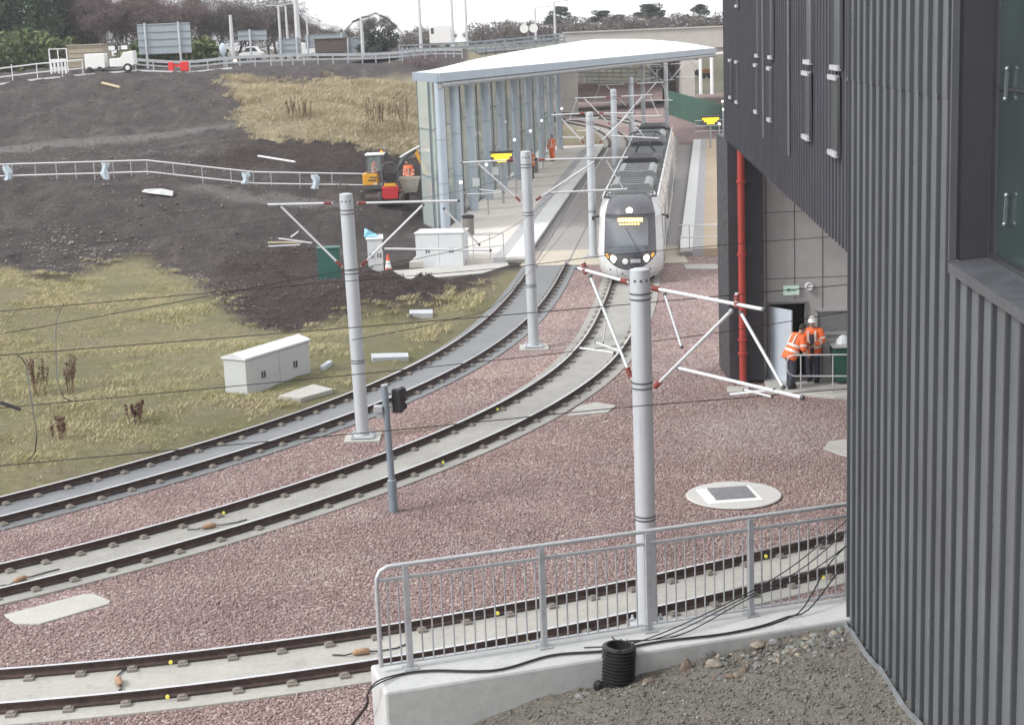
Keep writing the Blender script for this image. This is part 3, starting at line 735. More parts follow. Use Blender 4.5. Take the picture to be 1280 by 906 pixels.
o = struct(npmesh('earth', V, Fq, dirt_mat())); o.data.polygons.foreach_set('use_smooth', [True]*len(o.data.polygons))
N = 26000; px = rng.uniform(-1.2, 4.4, N); py = rng.uniform(10, 16.2, N)
d_ = -(px-WFL.x)*fa.y+(py-WFL.y)*fa.x; k = d_ < -.03; px, py = px[k], py[k]
m_grit = leafmat('earth_grit', [(.1, (.07, .064, .056)), (.5, (.155, .143, .125)), (.85, (.25, .235, .21)), (1, (.48, .46, .43))], .95, 4)
o = stones('earth_grit', np.stack([px, py, dirtz(px, py)], 1), .006, .03, m_grit); o['label'] = 'small stones and crumbs on the grey-brown earth'; o['category'] = 'soil'
# rubble along the wall foot
def rock(c, r, mat, label, group=None, sq=(1, 1, .7)):
    bm = bmesh.new(); bmesh.ops.create_icosphere(bm, subdivisions=2, radius=1)
    sd_ = Vector((random.uniform(-50, 50), random.uniform(-50, 50), random.uniform(-50, 50)))
    for _ in range(7):       # chip flat facets
        nrm = Vector((random.gauss(0, 1), random.gauss(0, 1), random.gauss(0, 1))).normalized(); dd = random.uniform(.55, .85)
        for v in bm.verts:
            q = v.co.dot(nrm)-dd
            if q > 0: v.co -= nrm*q
    R = Matrix.Rotation(random.uniform(0, 6.28), 3, 'Z')
    for v in bm.verts:
        v.co *= 1+.12*noise.noise(v.co*2.5+sd_)
        v.co = R @ Vector((v.co.x*r*sq[0], v.co.y*r*sq[1], v.co.z*r*sq[2]))
    me = bpy.data.meshes.new('rubble_stone'); bm.to_mesh(me); bm.free(); me.materials.append(mat)
    o = bpy.data.objects.new('rubble_stone', me); col.objects.link(o); o.location = c
    return tag(o, label, 'stone', group)
RK = [M('grey_stone', (.20, .20, .195), .9, 0, .35, 16, .3, 60), M('dark_stone', (.095, .09, .09), .9, 0, .35, 16, .3, 60), M('brown_stone', (.155, .115, .09), .9, 0, .4, 18, .3, 60), M('sand_stone', (.26, .225, .18), .9, 0, .3, 18, .3, 60), M('greenish_stone', (.16, .18, .165), .9, 0, .3, 18, .3, 60)]
def wallfoot(px, py): # pixel on the soil surface
    Y = 9.0; d = ray(px, py)
    while Y < 17:
        q = Vector((d.x*Y/d.y, Y, HC+d.z*Y/d.y))
        if q.z <= float(dirtz(q.x, q.y)): return q
        Y += .02
    return q
rock(wallfoot(858, 838)+Vector((0, 0, .04)), .10, RK[2], 'rounded rust-brown boulder against the concrete wall', None, (1, .9, 1))
rock(wallfoot(889, 822)+Vector((0, 0, .03)), .06, RK[1], 'small dark rock against the wall next to the brown boulder', None, (1.1, .9, .8))
rock(wallfoot(947, 808)+Vector((0, 0, .03)), .085, RK[3], 'flat tan sandstone lying highest on the rubble line', None, (1.2, .9, .5))
rock(wallfoot(893, 832)+Vector((0, 0, .02)), .10, RK[3], 'broad pale sandstone below the small dark rock', None, (1.2, .9, .5))
for k in range(170):
    u = random.uniform(715, 1075) if k < 60 else random.triangular(830, 1070, 1040)
    yb = np.interp(u, [700, 760, 850, 930, 1060, 1090], [866, 854, 838, 815, 788, 800]); y_ = yb+random.uniform(-3, 30)*(1 if u > 860 else .4)
    if 742 < u < 800 or abs(u-858) < 18: continue
    q = wallfoot(u, y_); r = random.uniform(.02, .055)*(1.25 if random.random() < .25 else 1)
    rock(q+Vector((0, 0, r*.2)), r, random.choice(RK[:2]+RK), 'loose rubble stone at the foot of the concrete wall', 'rubble along the wall foot', (1, random.uniform(.6, 1), random.uniform(.4, .8)))
# ribbed black duct off-cut
q = wallfoot(772, 852)
prof = []; nr = 11; H_ = .40
for k in range(nr):
    z = k*H_/nr
    prof += [(.150, z), (.175, z+.3*H_/nr), (.175, z+.6*H_/nr), (.150, z+.9*H_/nr)]
prof += [(.150, H_), (.13, H_), (.13, .03), (.001, .03)]
m_duct = M('black_duct_plastic', (.02, .02, .022), .42, 0, .3, 20)
t = thing('duct_offcut', 'black ribbed duct off-cut standing against the concrete wall', 'duct', q)
MB().lathe(prof, q, 28, Matrix.Rotation(math.radians(4), 3, 'Y')).build('sleeve', m_duct, t, smooth=True)
m = MB()
for k in range(9):
    a = random.uniform(0, 6.28); p0 = q+Vector((math.cos(a)*.15, math.sin(a)*.15, .39)); m.poly([p0-Vector((0, 0, .1)), p0, p0+Vector((math.cos(a+1)*.05, math.sin(a+1)*.05, random.uniform(-.01, .03)))], .008, 5)
m.build('tie_ends', m_blk, t)
q2 = wallfoot(748, 862)
tag(MB().lathe([(.001, 0), (.045, .01), (.052, .04), (.045, .08), (.02, .10), (.001, .10)], q2, 14).build('rubber_bung', m_duct, smooth=True), 'dark rounded lump left of the ribbed duct', 'debris')
# cables along the wall
def wallpt(px, py, up=.015): return atz(px, py, ZW+up)
m_cab = M('black_cable', (.016, .016, .018), .5, 0, .2, 10)
def cable(pts, r, label):
    return tag(MB().poly(catmull(pts, .08), r, 7).build('cable', m_cab, smooth=True), label, 'cable', 'black cables on the wall')
e0 = wallpt(470, 856); wl_ = Vector((-1.62, 14.95, 0))
for k, (dy, lab) in enumerate(((0, 'black cable along the wall top, hanging over its left end'), (3.5, 'second black cable running beside the first on the wall top'))):
    P_ = [wallpt(466-k*2, 880, -.32)+Vector((-.05, 0, 0)), wallpt(463, 868, -.14)+Vector((-.03, 0, 0)), wallpt(470, 852+dy, .03)]+[wallpt(x, y+dy*.5) for x, y in ((500, 842), (540, 837), (620, 836.5), (690, 818), (760, 812), (830, 800), (900, 792), (950, 782), (985, 770))]
    if k == 0: P_ += [wallpt(1010, 762, .06), fence_line(4.9)+Vector((-.05, .0, .35)), fence_line(5.4)+Vector((0, .1, .9))]
    else: P_ += [wallpt(1005, 758, .10), fence_line(4.8)+Vector((0, .05, .5)), fence_line(5.3)+Vector((0, .1, .75))]
    P_ = [wallpt(452-k*2, 906, -.9)+Vector((-.1, 0, 0))]+P_
    cable(P_, .008, lab)
for k, (x0, y0, top, lab) in enumerate(((800, 801, 1.02, 'black cable slanting up through the railing to its top rail'), (830, 795, .98, 'black cable slanting up beside the railing, second of the slanting bundle'), (850, 793, .86, 'lowest black cable of the bundle slanting up the railing'))):
    a_ = wallpt(x0, y0); b_ = fence_line(5.02+.1*k)+Vector((.02, -.05, top)); c2 = fence_line(3.55+.1*k)+Vector((0, -.07, .22))
    cable([wallpt(x0-70, y0+8), a_, c2, fence_line(4.3+.08*k)+Vector((0, -.07, .53-.06*k)), b_, fence_line(5.6)+Vector((0, .1, top+.25))], .0065, lab)
# ------------------------------------------------------------------ near dark building with standing seams
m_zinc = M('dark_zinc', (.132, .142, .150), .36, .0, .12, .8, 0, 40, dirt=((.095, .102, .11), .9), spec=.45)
m_seam_shade = M('seam_shade', (.048, .051, .058), .45, .0, .15, 1.0, spec=.3)  # seam faces coloured darker to stand in for shade beside the ribs
m_zinc2 = M('dark_zinc_flat', (.05, .05, .056), .42, .3, .12, 1.5)
m_trim = M('zinc_trim', (.125, .13, .145), .4, .4, .1, 2)
def darkglass(name, c, r=.06):
    m, nt, b = nmat(name); n = tnoise(nt, .7, 4, .6)
    lk(nt, ramp(nt, n, [(.3, tuple(k*.7 for k in c)), (.7, tuple(k*1.3 for k in c))]), b.inputs['Base Color'])
    b.inputs['Roughness'].default_value = r; b.inputs['Specular IOR Level'].default_value = .6; MATS[name] = m; return m
m_dkglass = darkglass('dark_green_glass', (.040, .060, .056), .12)
WD = Vector((.058, 1, 0)).normalized(); WO = Vector((2.56, 0, 0))      # straight facade line, almost along the view
fe = onplane(1057, 500, WO, WD.xy)
NB = [WO+WD*(fe.y/WD.y), WO+WD*5.2]
NB = [NB[0].lerp(NB[1], k/400) for k in range(401)]
arc = [0]
for a, b in zip(NB[:-1], NB[1:]): arc.append(arc[-1]+(b-a).length)
arc = np.array(arc); nbx = np.array([p.x for p in NB]); nby = np.array([p.y for p in NB])
def nb(s, off=0.0):
    """plan point at arc length s, off metres out of the facade"""
    x, y = np.interp(s, arc, nbx), np.interp(s, arc, nby); x1, y1 = np.interp(s+.03, arc, nbx), np.interp(s+.03, arc, nby); x0, y0 = np.interp(s-.03, arc, nbx), np.interp(s-.03, arc, nby)
    tx, ty = x1-x0, y1-y0; L = math.hypot(tx, ty) or 1; return Vector((x+ty/L*off, y-tx/L*off, 0))
if nb(arc[-1]/2, 1).x > nb(arc[-1]/2, 0).x:
    _nb = nb
    def nb(s, off=0.0): return _nb(s, -off)
sW = float(fe.y-onplane(1201, 200, WO, WD.xy).y)/WD.y; PT = .352
def seams(m, s0, s1, z0, z1, pitch=.352, depth=.030, fn=None, dz=None, phase=0):
    fn = fn or nb; n = int(round((s1-s0)/pitch)); P = []
    for k in range(n):
        s = s0+k*pitch
        P += [(s+.003, 0), (s+.006, depth*.7), (s+.012, depth*.95), (s+.022, depth), (s+.044, depth), (s+.054, depth*.9), (s+.060, 0.0), (s+pitch*.55, -.002)]
    P.append((s0+n*pitch, 0))
    o = len(m.v); vs = []; f0 = len(m.f)
    for s, d in P:
        q = fn(s, d); vs += [(q.x, q.y, z0), (q.x, q.y, z1)]
    m.add(vs, [(2*i, 2*i+2, 2*i+3, 2*i+1) for i in range(len(P)-1)])
    for i in range(len(P)-1): m.mi[f0+i] = 1 if i % 8 < 6 and i % 8 != 0 or i % 8 == 0 else 0  # seam faces take the painted shade colour, pans the plain zinc
    return s0+n*pitch
t = thing('seamed_building', 'near dark seamed metal building filling the right edge', 'building', (4.2, 14, 4.1))
S0 = sW-PT*int((sW-.02)/PT)
JZ = onplane(1190, 119, WO, WD.xy).z
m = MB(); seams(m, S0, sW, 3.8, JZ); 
m.build('wall_cladding', [m_zinc, m_seam_shade], t, fixn=False)
m = MB(); seams(m, S0, sW, JZ-.03, 14, depth=.032, fn=lambda s, o_: nb(s, o_+.003)); m.build('wall_cladding', [m_zinc, m_seam_shade], t, fixn=False)
# lapped joints on alternate seams
k = 0; s = S0
while s < sW-.1:
    if k % 2 == 0:
        a = nb(s+.004, .036); b = nb(s+.062, .036); MB().bar((a.x, a.y, JZ-.02), (b.x, b.y, JZ-.02), .008, .03).build('seam_joint', m_zinc, t)
    s += PT; k += 1
# window: reveal, glass, sill, wall below
SZ = onplane(1201, 327, WO, WD.xy).z; RV = .27
sE = sW+PT*int((arc[-1]-sW-.06)/PT)
m = MB(); seams(m, sW, sE, 3.8, SZ-.09); m.build('wall_cladding', [m_zinc, m_seam_shade], t, fixn=False)
a0, a1 = nb(sW-.005, .05), nb(sW+.005, -RV)
m = MB(); m.add([(a0.x, a0.y, SZ+.004), (a1.x, a1.y, SZ+.004), (a1.x, a1.y, 14), (a0.x, a0.y, 14)], [(0, 1, 2, 3)]); m.build('window_reveal', m_zinc2, t)
m = MB(); m.bar((a0.x, a0.y-.003, SZ), (a0.x, a0.y-.003, 14), .03, .05); m.build('corner_trim', m_trim, t)
wn = None
gl = MB(); n = 30; S = np.linspace(sW+.06, sE, n)
for a, b in zip(S[:-1], S[1:]):
    p, q = nb(a, -RV+.03), nb(b, -RV+.03); gl.add([(p.x, p.y, SZ), (q.x, q.y, SZ), (q.x, q.y, 14), (p.x, p.y, 14)], [(0, 1, 2, 3)])
wn = MB()
for s in (sW+.02, sW+3.1):
    p = nb(s, -RV+.04); wn.bar((p.x, p.y, SZ-.0), (p.x, p.y, 14), .04, .06)
for z in (SZ+.03,):
    P_ = [nb(s, -RV+.05)+Vector((0, 0, z)) for s in S]; wn.poly(P_, .03, 4)
TZ_ = onplane(1262, 112, nb(sW, -RV+.04), WD.xy).z; P_ = [nb(s, -RV+.04)+Vector((0, 0, TZ_)) for s in S]; wn.poly(P_, .012, 4)
wf = wn.build('window', m_zinc2, t)
gl.build('pane', m_dkglass, wf, fixn=False)
m = MB(); P_ = [nb(s) for s in np.linspace(sW-.012, sE, 30)]
top = []; bot = []
for s in np.linspace(sW-.012, sE, 30):
    o1 = nb(s, .075); i1 = nb(s, -RV+.02); top.append((o1, i1))
vs = []; fs = []
for o1, i1 in top:
    vs += [(i1.x, i1.y, SZ+.02), (o1.x, o1.y, SZ-.01), (o1.x, o1.y, SZ-.085), (i1.x, i1.y, SZ-.085)]
for k in range(29):
    for j in range(4): fs.append((4*k+j, 4*k+(j+1) % 4, 4*k+4+(j+1) % 4, 4*k+4+j))
fs.append((0, 1, 2, 3)); m.add(vs, fs); m.build('window_sill', m_trim, t)
# patch fittings seen on the glass
m_fit = M('glass_fitting', (.30, .34, .34), .3, .6, .05)
for (x, y) in ((1257, 105), (1256, 262)):
    p = onplane(x, y, nb(sW, -RV+.06), WD.xy)
    MB().bar(p+Vector((0, 0, -.10)), p+Vector((.0, -.03, .10)), .02, .014).ball(p+Vector((0, -.03, .10)), .017).ball(p+Vector((0, 0, -.10)), .017).build('glass_fitting', m_fit, t, smooth=True)
m = MB(); 
for a, b in zip(np.linspace(S0, sE, 40)[:-1], np.linspace(S0, sE, 40)[1:]):
    p, q = nb(a, .06), nb(b, .06); m.bar((p.x, p.y, bz(p.y)+.02), (q.x, q.y, bz(q.y)+.02), .03, .04)
m.build('base_flashing', M('bright_flashing', (.40, .42, .44), .4, .6, .2, 6), t)
# roof and hidden back so that the block is closed
b0, b1 = nb(S0), nb(sE)
MB().add([(b0.x, b0.y, 0), (b0.x+9, b0.y+1, 0), (b0.x+9, b0.y+1, 14), (b0.x, b0.y, 14)], [(0, 1, 2, 3)]).build('back_wall', m_zinc2, t)
m = MB(); P_ = [nb(s) for s in np.linspace(S0, sE, 40)]; m.add([(p.x, p.y, 13.99) for p in P_]+[(14, 5.2, 13.99), (14, b0.y+.5, 13.99)], [tuple(range(42))]); m.build('roof', m_zinc2, t)
# ------------------------------------------------------------------ far block: seamed upper storey over a recessed ground floor
t = thing('overhang_building', 'dark building with overhanging upper storey above the staff door', 'building', (6.4, 45.5, gz(45)))
FA, FB = Vector((6.36, 46.0, 0)), Vector((4.62, 20.3, 0)); ZO = 7.46
fd = (FB-FA).normalized(); fn_ = Vector((fd.y, -fd.x, 0))
if fn_.x > 0: fn_ = -fn_
def fb(s, off=0.0): return FA+fd*s+fn_*off
m_seam3_shade = M('upper_seam_shade', (.052, .052, .062), .45, .0, .15, 1.0, spec=.3)  # shade put into the colour of the upper ribs as well
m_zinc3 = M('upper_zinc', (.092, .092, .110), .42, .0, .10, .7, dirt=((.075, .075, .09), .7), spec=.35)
FL = (FB-FA).length
m = MB(); seams(m, 0, FL, ZO, 14.2, .352, .03, fb); m.build('upper_cladding', [m_zinc3, m_seam3_shade], t, fixn=False)
m = MB(); R0, R1 = FA+Vector((16, -1.0, 0)), FB+Vector((16, -1.0, 0))
m.add([(FA.x, FA.y, ZO), (FB.x, FB.y, ZO), (R1.x, R1.y, ZO), (R0.x, R0.y, ZO)], [(0, 1, 2, 3)]); m.build('soffit', M('soffit_panel', (.16, .16, .165), .7, 0, .08, 1), t)
m = MB(); m.add([(FA.x, FA.y, ZO), (R0.x, R0.y, ZO), (R0.x, R0.y, 14.2), (FA.x, FA.y, 14.2)], [(0, 1, 2, 3)]); m.add([(FA.x, FA.y, 14.2), (FB.x, FB.y, 14.2), (R1.x, R1.y, 14.2), (R0.x, R0.y, 14.2)], [(0, 1, 2, 3)]); m.build('upper_storey', m_zinc2, t)
# bright thin seams and slot windows of the upper storey
for (px, ya, yb) in ((953, 0, 190), (985, 0, 190)):
    p = onplane(px, 60, FA+fn_*.05, fd.xy); s = (p-FA).dot(fd); q = fb(s, .045); MB().bar((q.x, q.y, ZO+.8), (q.x, q.y, 14.2), .03, .03).build('seam', M('bright_seam', (.30, .31, .34), .4, .5, .1), t)
m_sill = M('pale_sill', (.42, .43, .46), .5, 0, .05); m_slot = darkglass('slot_glass', (.03, .038, .04), .35)
m_white = M('white_frame', (.72, .73, .74), .5, 0, .05)
for (px, yt, ybm) in ((1008, 92, 172), (1042, 97, 192), (1045, -30, 85), (1010, -30, 78), (962, 86, 150), (945, 82, 140), (921, 78, 128), (913, 76, 122), (963, -30, 72), (946, -30, 70), (921, -30, 8)):
    p = onplane(px, (yt+ybm)/2, FA+fn_*.06, fd.xy); s = (p-FA).dot(fd)
    zt_ = onplane(px, yt, FA+fn_*.06, fd.xy).z; zb = onplane(px, ybm, FA+fn_*.06, fd.xy).z; wd = .42 if px > 1000 else .3
    fr = MB(); qa, qb = fb(s-wd, .04), fb(s+wd, .04); fr.poly([(qa.x, qa.y, zb), (qb.x, qb.y, zb), (qb.x, qb.y, zt_), (qa.x, qa.y, zt_), (qa.x, qa.y, zb)], .035, 4)
    f_ = fr.build('window', m_zinc2, t)
    a, b = fb(s-wd+.03, .05), fb(s+wd-.03, .05); MB().add([(a.x, a.y, zb), (b.x, b.y, zb), (b.x, b.y, zt_), (a.x, a.y, zt_)], [(0, 1, 2, 3)]).build('pane', m_slot, f_)
    for z in (zb, zt_):
        a, b = fb(s-wd, .07), fb(s+wd, .07)
        MB().bar((a.x, a.y, z), (b.x, b.y, z), .06, .07).build('sill', m_sill, f_)
# end pier, grey wall of the recess
m_pier = M('pier_cladding', (.045, .045, .052), .55, .1, .2, 2)
m_grey = M('grey_panel', (.42, .412, .408), .6, .1, .09, 1.2, 0, 40, dirt=((.37, .36, .352), .6))
g0 = gz(45.8)
MB().box((6.89, 46.95, (g0+.1+ZO)/2), (1.02, 2.3, ZO-g0-.1)).build('pier', m_pier, t, bevel=.01)
YW = 46.2
DX0, DX1 = 7.74, 8.58; DZ = 2.2
DX0 = atY(962, 470, YW).x; DX1 = atY(1007, 470, YW).x
zf = gz(YW)+.08
m = MB()
xe = 15.5
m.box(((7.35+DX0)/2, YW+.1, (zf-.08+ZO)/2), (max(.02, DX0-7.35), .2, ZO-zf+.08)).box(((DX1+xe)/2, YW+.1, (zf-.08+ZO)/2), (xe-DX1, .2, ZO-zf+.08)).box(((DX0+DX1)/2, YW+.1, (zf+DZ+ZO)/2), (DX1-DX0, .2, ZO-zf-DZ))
m.build('ground_floor_wall', m_grey, t)
m = MB()
for x in np.arange(7.55, 13, .82):
    if not (DX0-.05 < x < DX1+.05): m.box((x, YW-.004, (zf+ZO)/2), (.018, .014, ZO-zf))
    else: m.box((x, YW-.004, (zf+DZ+.1+ZO)/2), (.018, .014, ZO-zf-DZ-.1))
for z in (zf+2.95, zf+4.9): m.box((11.4, YW-.0035, z), (8, .012, .018))
m.build('panel_joint', M('panel_joint', (.09, .09, .09), .8, 0, .1), t)
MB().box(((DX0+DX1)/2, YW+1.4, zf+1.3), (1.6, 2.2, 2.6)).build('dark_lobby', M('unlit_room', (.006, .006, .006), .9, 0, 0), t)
# open door, hinged at its left edge
dl = .95; ang = math.radians(-58); hx = Vector((DX0+.02, YW-.02, zf))
dv = Vector((math.cos(ang), math.sin(ang), 0))
m_door = M('pale_blue_door', (.47, .52, .58), .45, 0, .06, 2)
D_ = MB().bar(hx+Vector((0, 0, DZ/2-.03))+dv*.0, hx+Vector((0, 0, DZ/2-.03))+dv*dl, .05, DZ-.06).build('door', m_door, t, bevel=.005)
hp = hx+dv*(dl-.1)+Vector((0, 0, 1.05))+Vector((-dv.y, dv.x, 0))*-.05
MB().bar(hp, hp-dv*.13, .02, .02).ball(hp, .03).build('handle', M('satin_steel', (.5, .5, .5), .3, .9, .05), D_)
m = MB(); fy = YW-.012
m.box((DX0-.03, fy, zf+DZ/2), (.06, .05, DZ)).box((DX1+.03, fy, zf+DZ/2), (.06, .05, DZ)).box(((DX0+DX1)/2, fy, zf+DZ+.03), (DX1-DX0+.12, .05, .06)); m.build('door_frame', M('grey_frame', (.22, .22, .225), .5, .1, .05), t)
# window next to the door
a = atY(1020, 388, YW); b = atY(1075, 415, YW)
f_ = MB().box(((a.x+b.x)/2, YW-.02, a.z), (b.x-a.x+.1, .07, .07)).box(((a.x+b.x)/2, YW-.02, b.z), (b.x-a.x+.1, .07, .07)).box((a.x, YW-.022, (a.z+b.z)/2), (.07, .066, a.z-b.z)).box((b.x, YW-.022, (a.z+b.z)/2), (.07, .066, a.z-b.z)).build('window', M('grey_white_frame', (.42, .42, .42), .5, .1, .05), t)
MB().box(((a.x+b.x)/2, YW-.006, (a.z+b.z)/2), (b.x-a.x-.07, .02, a.z-b.z-.07)).build('pane', M('obscured_glass', (.20, .205, .215), .35, 0, .12, 20, .2, 90), f_)
# exit sign with green mark, bulkhead light
a = atY(980, 357, YW-.05); b = atY(998, 369, YW-.05)
s_ = thing('exit_sign', 'pale green lit exit sign above the open staff door', 'sign', ((a.x+b.x)/2, YW-.05, (a.z+b.z)/2))
MB().box(s_.location, (.46, .09, .27)).build('housing', M('sign_face', (.55, .68, .62), .5, 0, .05, emit=(.55, .75, .66), es=.12), s_, bevel=.01)
c = s_.location+Vector((0, -.047, 0))
MB().box(c+Vector((-.08, 0, .02)), (.10, .005, .10)).box(c+Vector((.07, 0, 0)), (.14, .005, .03)).build('symbol', M('sign_green', (.12, .42, .28), .5, 0, 0), s_)
c = atY(1011, 358, YW-.04)
s_ = thing('bulkhead_light', 'round white bulkhead light on the grey wall right of the exit sign', 'lamp', c)
RX = Matrix.Rotation(PI/2, 3, 'X')
MB().lathe([(.07, 0), (.125, 0), (.125, .06), (.10, .08), (.07, .06)], c, 24, RX).build('ring', m_white, s_, smooth=True)
MB().lathe([(.001, .02), (.072, .02), (.072, .035), (.001, .045)], c, 20, RX).build('lens', M('dark_lens', (.05, .05, .05), .2, 0, 0), s_, smooth=True)
# landing slab and its railing
a = G(960, 497); 
MB().prism([(7.3, 44.6), (9.0, 43.55), (14, 42.8), (14, 46.15), (7.42, 46.15)], gz(45)-.1, zf-.0).build('landing', m_kerb, None, bevel=.02)
tag(bpy.data.objects['landing'], 'low concrete landing outside the open staff door', 'landing')
rl = thing('handrail', 'short looped grey handrail in front of the two workers', 'railing', (8.6, 43.9, zf))
rp = lambda x, y: onplane(x, y, (8.55, 44.05, zf), (1, -.22))
P_ = [rp(1030, 470), rp(992, 470), rp(986, 467), rp(983.5, 461), rp(983.5, 452), rp(986, 446), rp(992, 444), rp(1075, 443)]
MB().poly([rp(1085, 470)]+P_, .024, 10).build('rail_loop', m_galv, rl, smooth=True)
for x in (1001, 1041, 1082):
    p = rp(x, 444); MB().tube((p.x, p.y, zf-.05), (p.x, p.y, p.z), .022, n=10).build('post', m_galv, rl, smooth=True)
# red downpipe on the pier
PX = atY(927, 300, 45.62)
m_red = M('red_pipe_paint', (.34, .045, .035), .5, 0, .12, 3)
rp_ = thing('red_pipe', 'red vertical pipe fixed to the dark pier', 'pipe', (PX.x, 45.62, gz(45.6)))
MB().tube((PX.x, 45.62, gz(45.6)+.02), (PX.x, 45.62, ZO-.3), .105, n=16).build('pipe', m_red, rp_, smooth=True)
for z in (1.2, 1.6, 4.1, 6.2):
    MB().lathe([(.11, 0), (.14, .01), (.14, .08), (.11, .09)], (PX.x, 45.62, z), 16).box((PX.x, 45.72, z+.045), (.08, .2, .06)).build('coupling', m_red, rp_, smooth=True)
# ------------------------------------------------------------------ catenary poles
m_pole = M('pole_paint', (.46, .485, .51), .42, .05, .05, 1.3, dirt=((.33, .345, .355), .75), streak=.06)
m_tube = M('white_grp_tube', (.60, .615, .63), .35, 0, .05, 3)
m_ins = M('red_insulator', (.235, .05, .042), .4, 0, .15, 8)
m_clamp = M('dark_band', (.11, .115, .12), .5, .5, .1, 6)
HP = 6.5
def pole(base, label, arms=None, plane=None, lean=(0, 0)):
    base = Vector(base); t = thing('catenary_pole', label, 'pole', base, 'overhead line poles')
    top = base+Vector((lean[0], lean[1], HP))
    ax = (top-base)/HP
    MB().poly([base+ax*.05, base+ax*HP*.985, top], [.178, .175, .168], 28).build('mast', m_pole, t, smooth=True)
    m = MB(); m.lathe([(.001, .0), (.172, 0), (.168, .02), (.10, .04), (.001, .045)], top, 24); m.build('cap', m_pole, t, smooth=True)
    for z in (HP*.94, HP*.925, HP*.70, HP*.685, HP*.33, HP*.32):
        MB().lathe([(.17, -.012), (.186, -.012), (.186, .012), (.17, .012)], base+ax*z, 24).build('band', m_clamp, t)
    for k in range(3):
        a = -PI/2+(-.6+.6*k); MB().lathe([(.001, 0), (.022, 0), (.022, .01), (.001, .012)], top-Vector((0, 0, .16))+Vector((math.cos(a)*.172, math.sin(a)*.172, 0)), 10, Matrix.Rotation(a, 3, 'Z') @ Matrix.Rotation(PI/2, 3, 'Y')).build('bolt_hole', m_clamp, t)
    m = MB(); m.box(base+Vector((0, 0, .09)), (.62, .62, .04))
    for k in range(4):
        a = PI/4+k*PI/2; q = base+Vector((math.cos(a)*.36, math.sin(a)*.36, 0)); m.tube(q+Vector((0, 0, -.02)), q+Vector((0, 0, .2)), .022, n=8).box(q+Vector((0, 0, .13)), (.07, .07, .04))
    m.build('base_plate', m_pole, t, bevel=.006)
    MB().box(base+Vector((0, 0, .02)), (.95, .95, .06)).build('footing', m_kerb, t)
    for nm, a, b, r, ia, ib in (arms or []):
        if plane is not None:
            a = onplane(a[0], a[1], base, plane); b = onplane(b[0], b[1], base, plane)
        a, b = Vector(a), Vector(b); d = (b-a).normalized(); L = (b-a).length
        MB().tube(a, b, r, n=10).build(nm, m_tube, t, smooth=True)
        for f, e, sgn in ((ia, a, 1), (ib, b, -1)):
            if f:
                q = e+d*sgn*.02; prof = [(.02, 0)]
                for k in range(4): prof += [(.05, .02+k*.055), (.05, .035+k*.055), (.028, .05+k*.055)]
                MB().lathe(prof, q, 12, d.to_track_quat('Z', 'Y').to_matrix() if sgn > 0 else (-d).to_track_quat('Z', 'Y').to_matrix()).build('insulator', m_ins, t, smooth=True)
            else:
                MB().ball(e, r*1.5, 8, 5).build('clamp', m_clamp if r < .03 else m_galv2, t, smooth=True)
    return t
def planeof(base, a, b, z):
    p, q = atz(*a, z), atz(*b, z); d = (q-p).xy.normalized(); return (d.x, d.y)
b3 = G(810, 787); z3 = b3.z+HP*.935
pl3 = planeof(b3, (722, 335), (955, 387), z3)
pole(b3, 'nearest tall grey overhead line pole, rising behind the guard railing', [
    ('top_tube', (786, 353), (722, 335), .029, 1, 0), ('top_tube', (815, 360), (955, 387), .029, 1, 0),
    ('stay_tube', (790, 474), (738, 346), .028, 1, 0), ('stay_tube', (818, 484), (914, 389), .03, 1, 0),
    ('dropper', (831, 368), (852, 434), .022, 0, 0), ('registration_tube', (848, 460), (1003, 497), .029, 0, 0),
    ('dropper', (926, 391), (979, 484), .026, 0, 0), ('steady_arm', (725, 435), (768, 441), .02, 0, 0),
    ('steady_arm', (745, 428), (775, 439), .018, 0, 0), ('dropper', (758, 400), (754, 428), .014, 0, 0), ('steady_arm', (912, 493), (968, 487), .02, 0, 0), ('steady_arm', (930, 487), (965, 496), .018, 0, 0),
    ('post_insulator', (921, 378), (921, 366), .03, 0, 1), ('post_insulator', (731, 337), (729, 327), .03, 0, 1)], pl3)
b1 = G(454, 548)
pole(b1, 'tall grey pole left of the small signal post', [
    ('top_tube', (416, 254), (333, 256), .029, 1, 0), ('top_tube', (446, 254), (573, 251), .029, 1, 0),
    ('stay_tube', (428, 334), (350, 257), .028, 1, 0), ('stay_tube', (451, 333), (529, 256), .028, 1, 0),
    ('registration_tube', (479, 311), (613, 313), .028, 0, 0), ('dropper', (555, 261), (599, 306), .026, 0, 0),
    ('steady_arm', (347, 298), (391, 304), .022, 0, 0), ('steady_arm', (335, 308), (376, 306), .018, 0, 0), ('dropper', (374, 289), (363, 297), .02, 0, 0)], (1, .03), lean=(-.07, 0))
b2 = G(667.5, 435)
pole(b2, 'tall grey pole between the tracks in front of the left platform', [
    ('top_tube', (643, 200), (577, 203.5), .028, 1, 0), ('top_tube', (672, 200), (786, 197), .028, 1, 0),
    ('stay_tube', (651, 252), (599, 206), .032, 1, 0), ('stay_tube', (669, 251), (742, 203), .03, 1, 0),
    ('registration_tube', (688, 241), (783, 236.5), .032, 0, 0), ('dropper', (757, 199), (779, 236), .018, 0, 0),
    ('steady_arm', (598, 237), (628, 240), .022, 0, 0), ('steady_arm', (583, 243), (630, 241), .018, 0, 0)], (1, .05), lean=(-.04, 0))
b4 = G(742, 322)
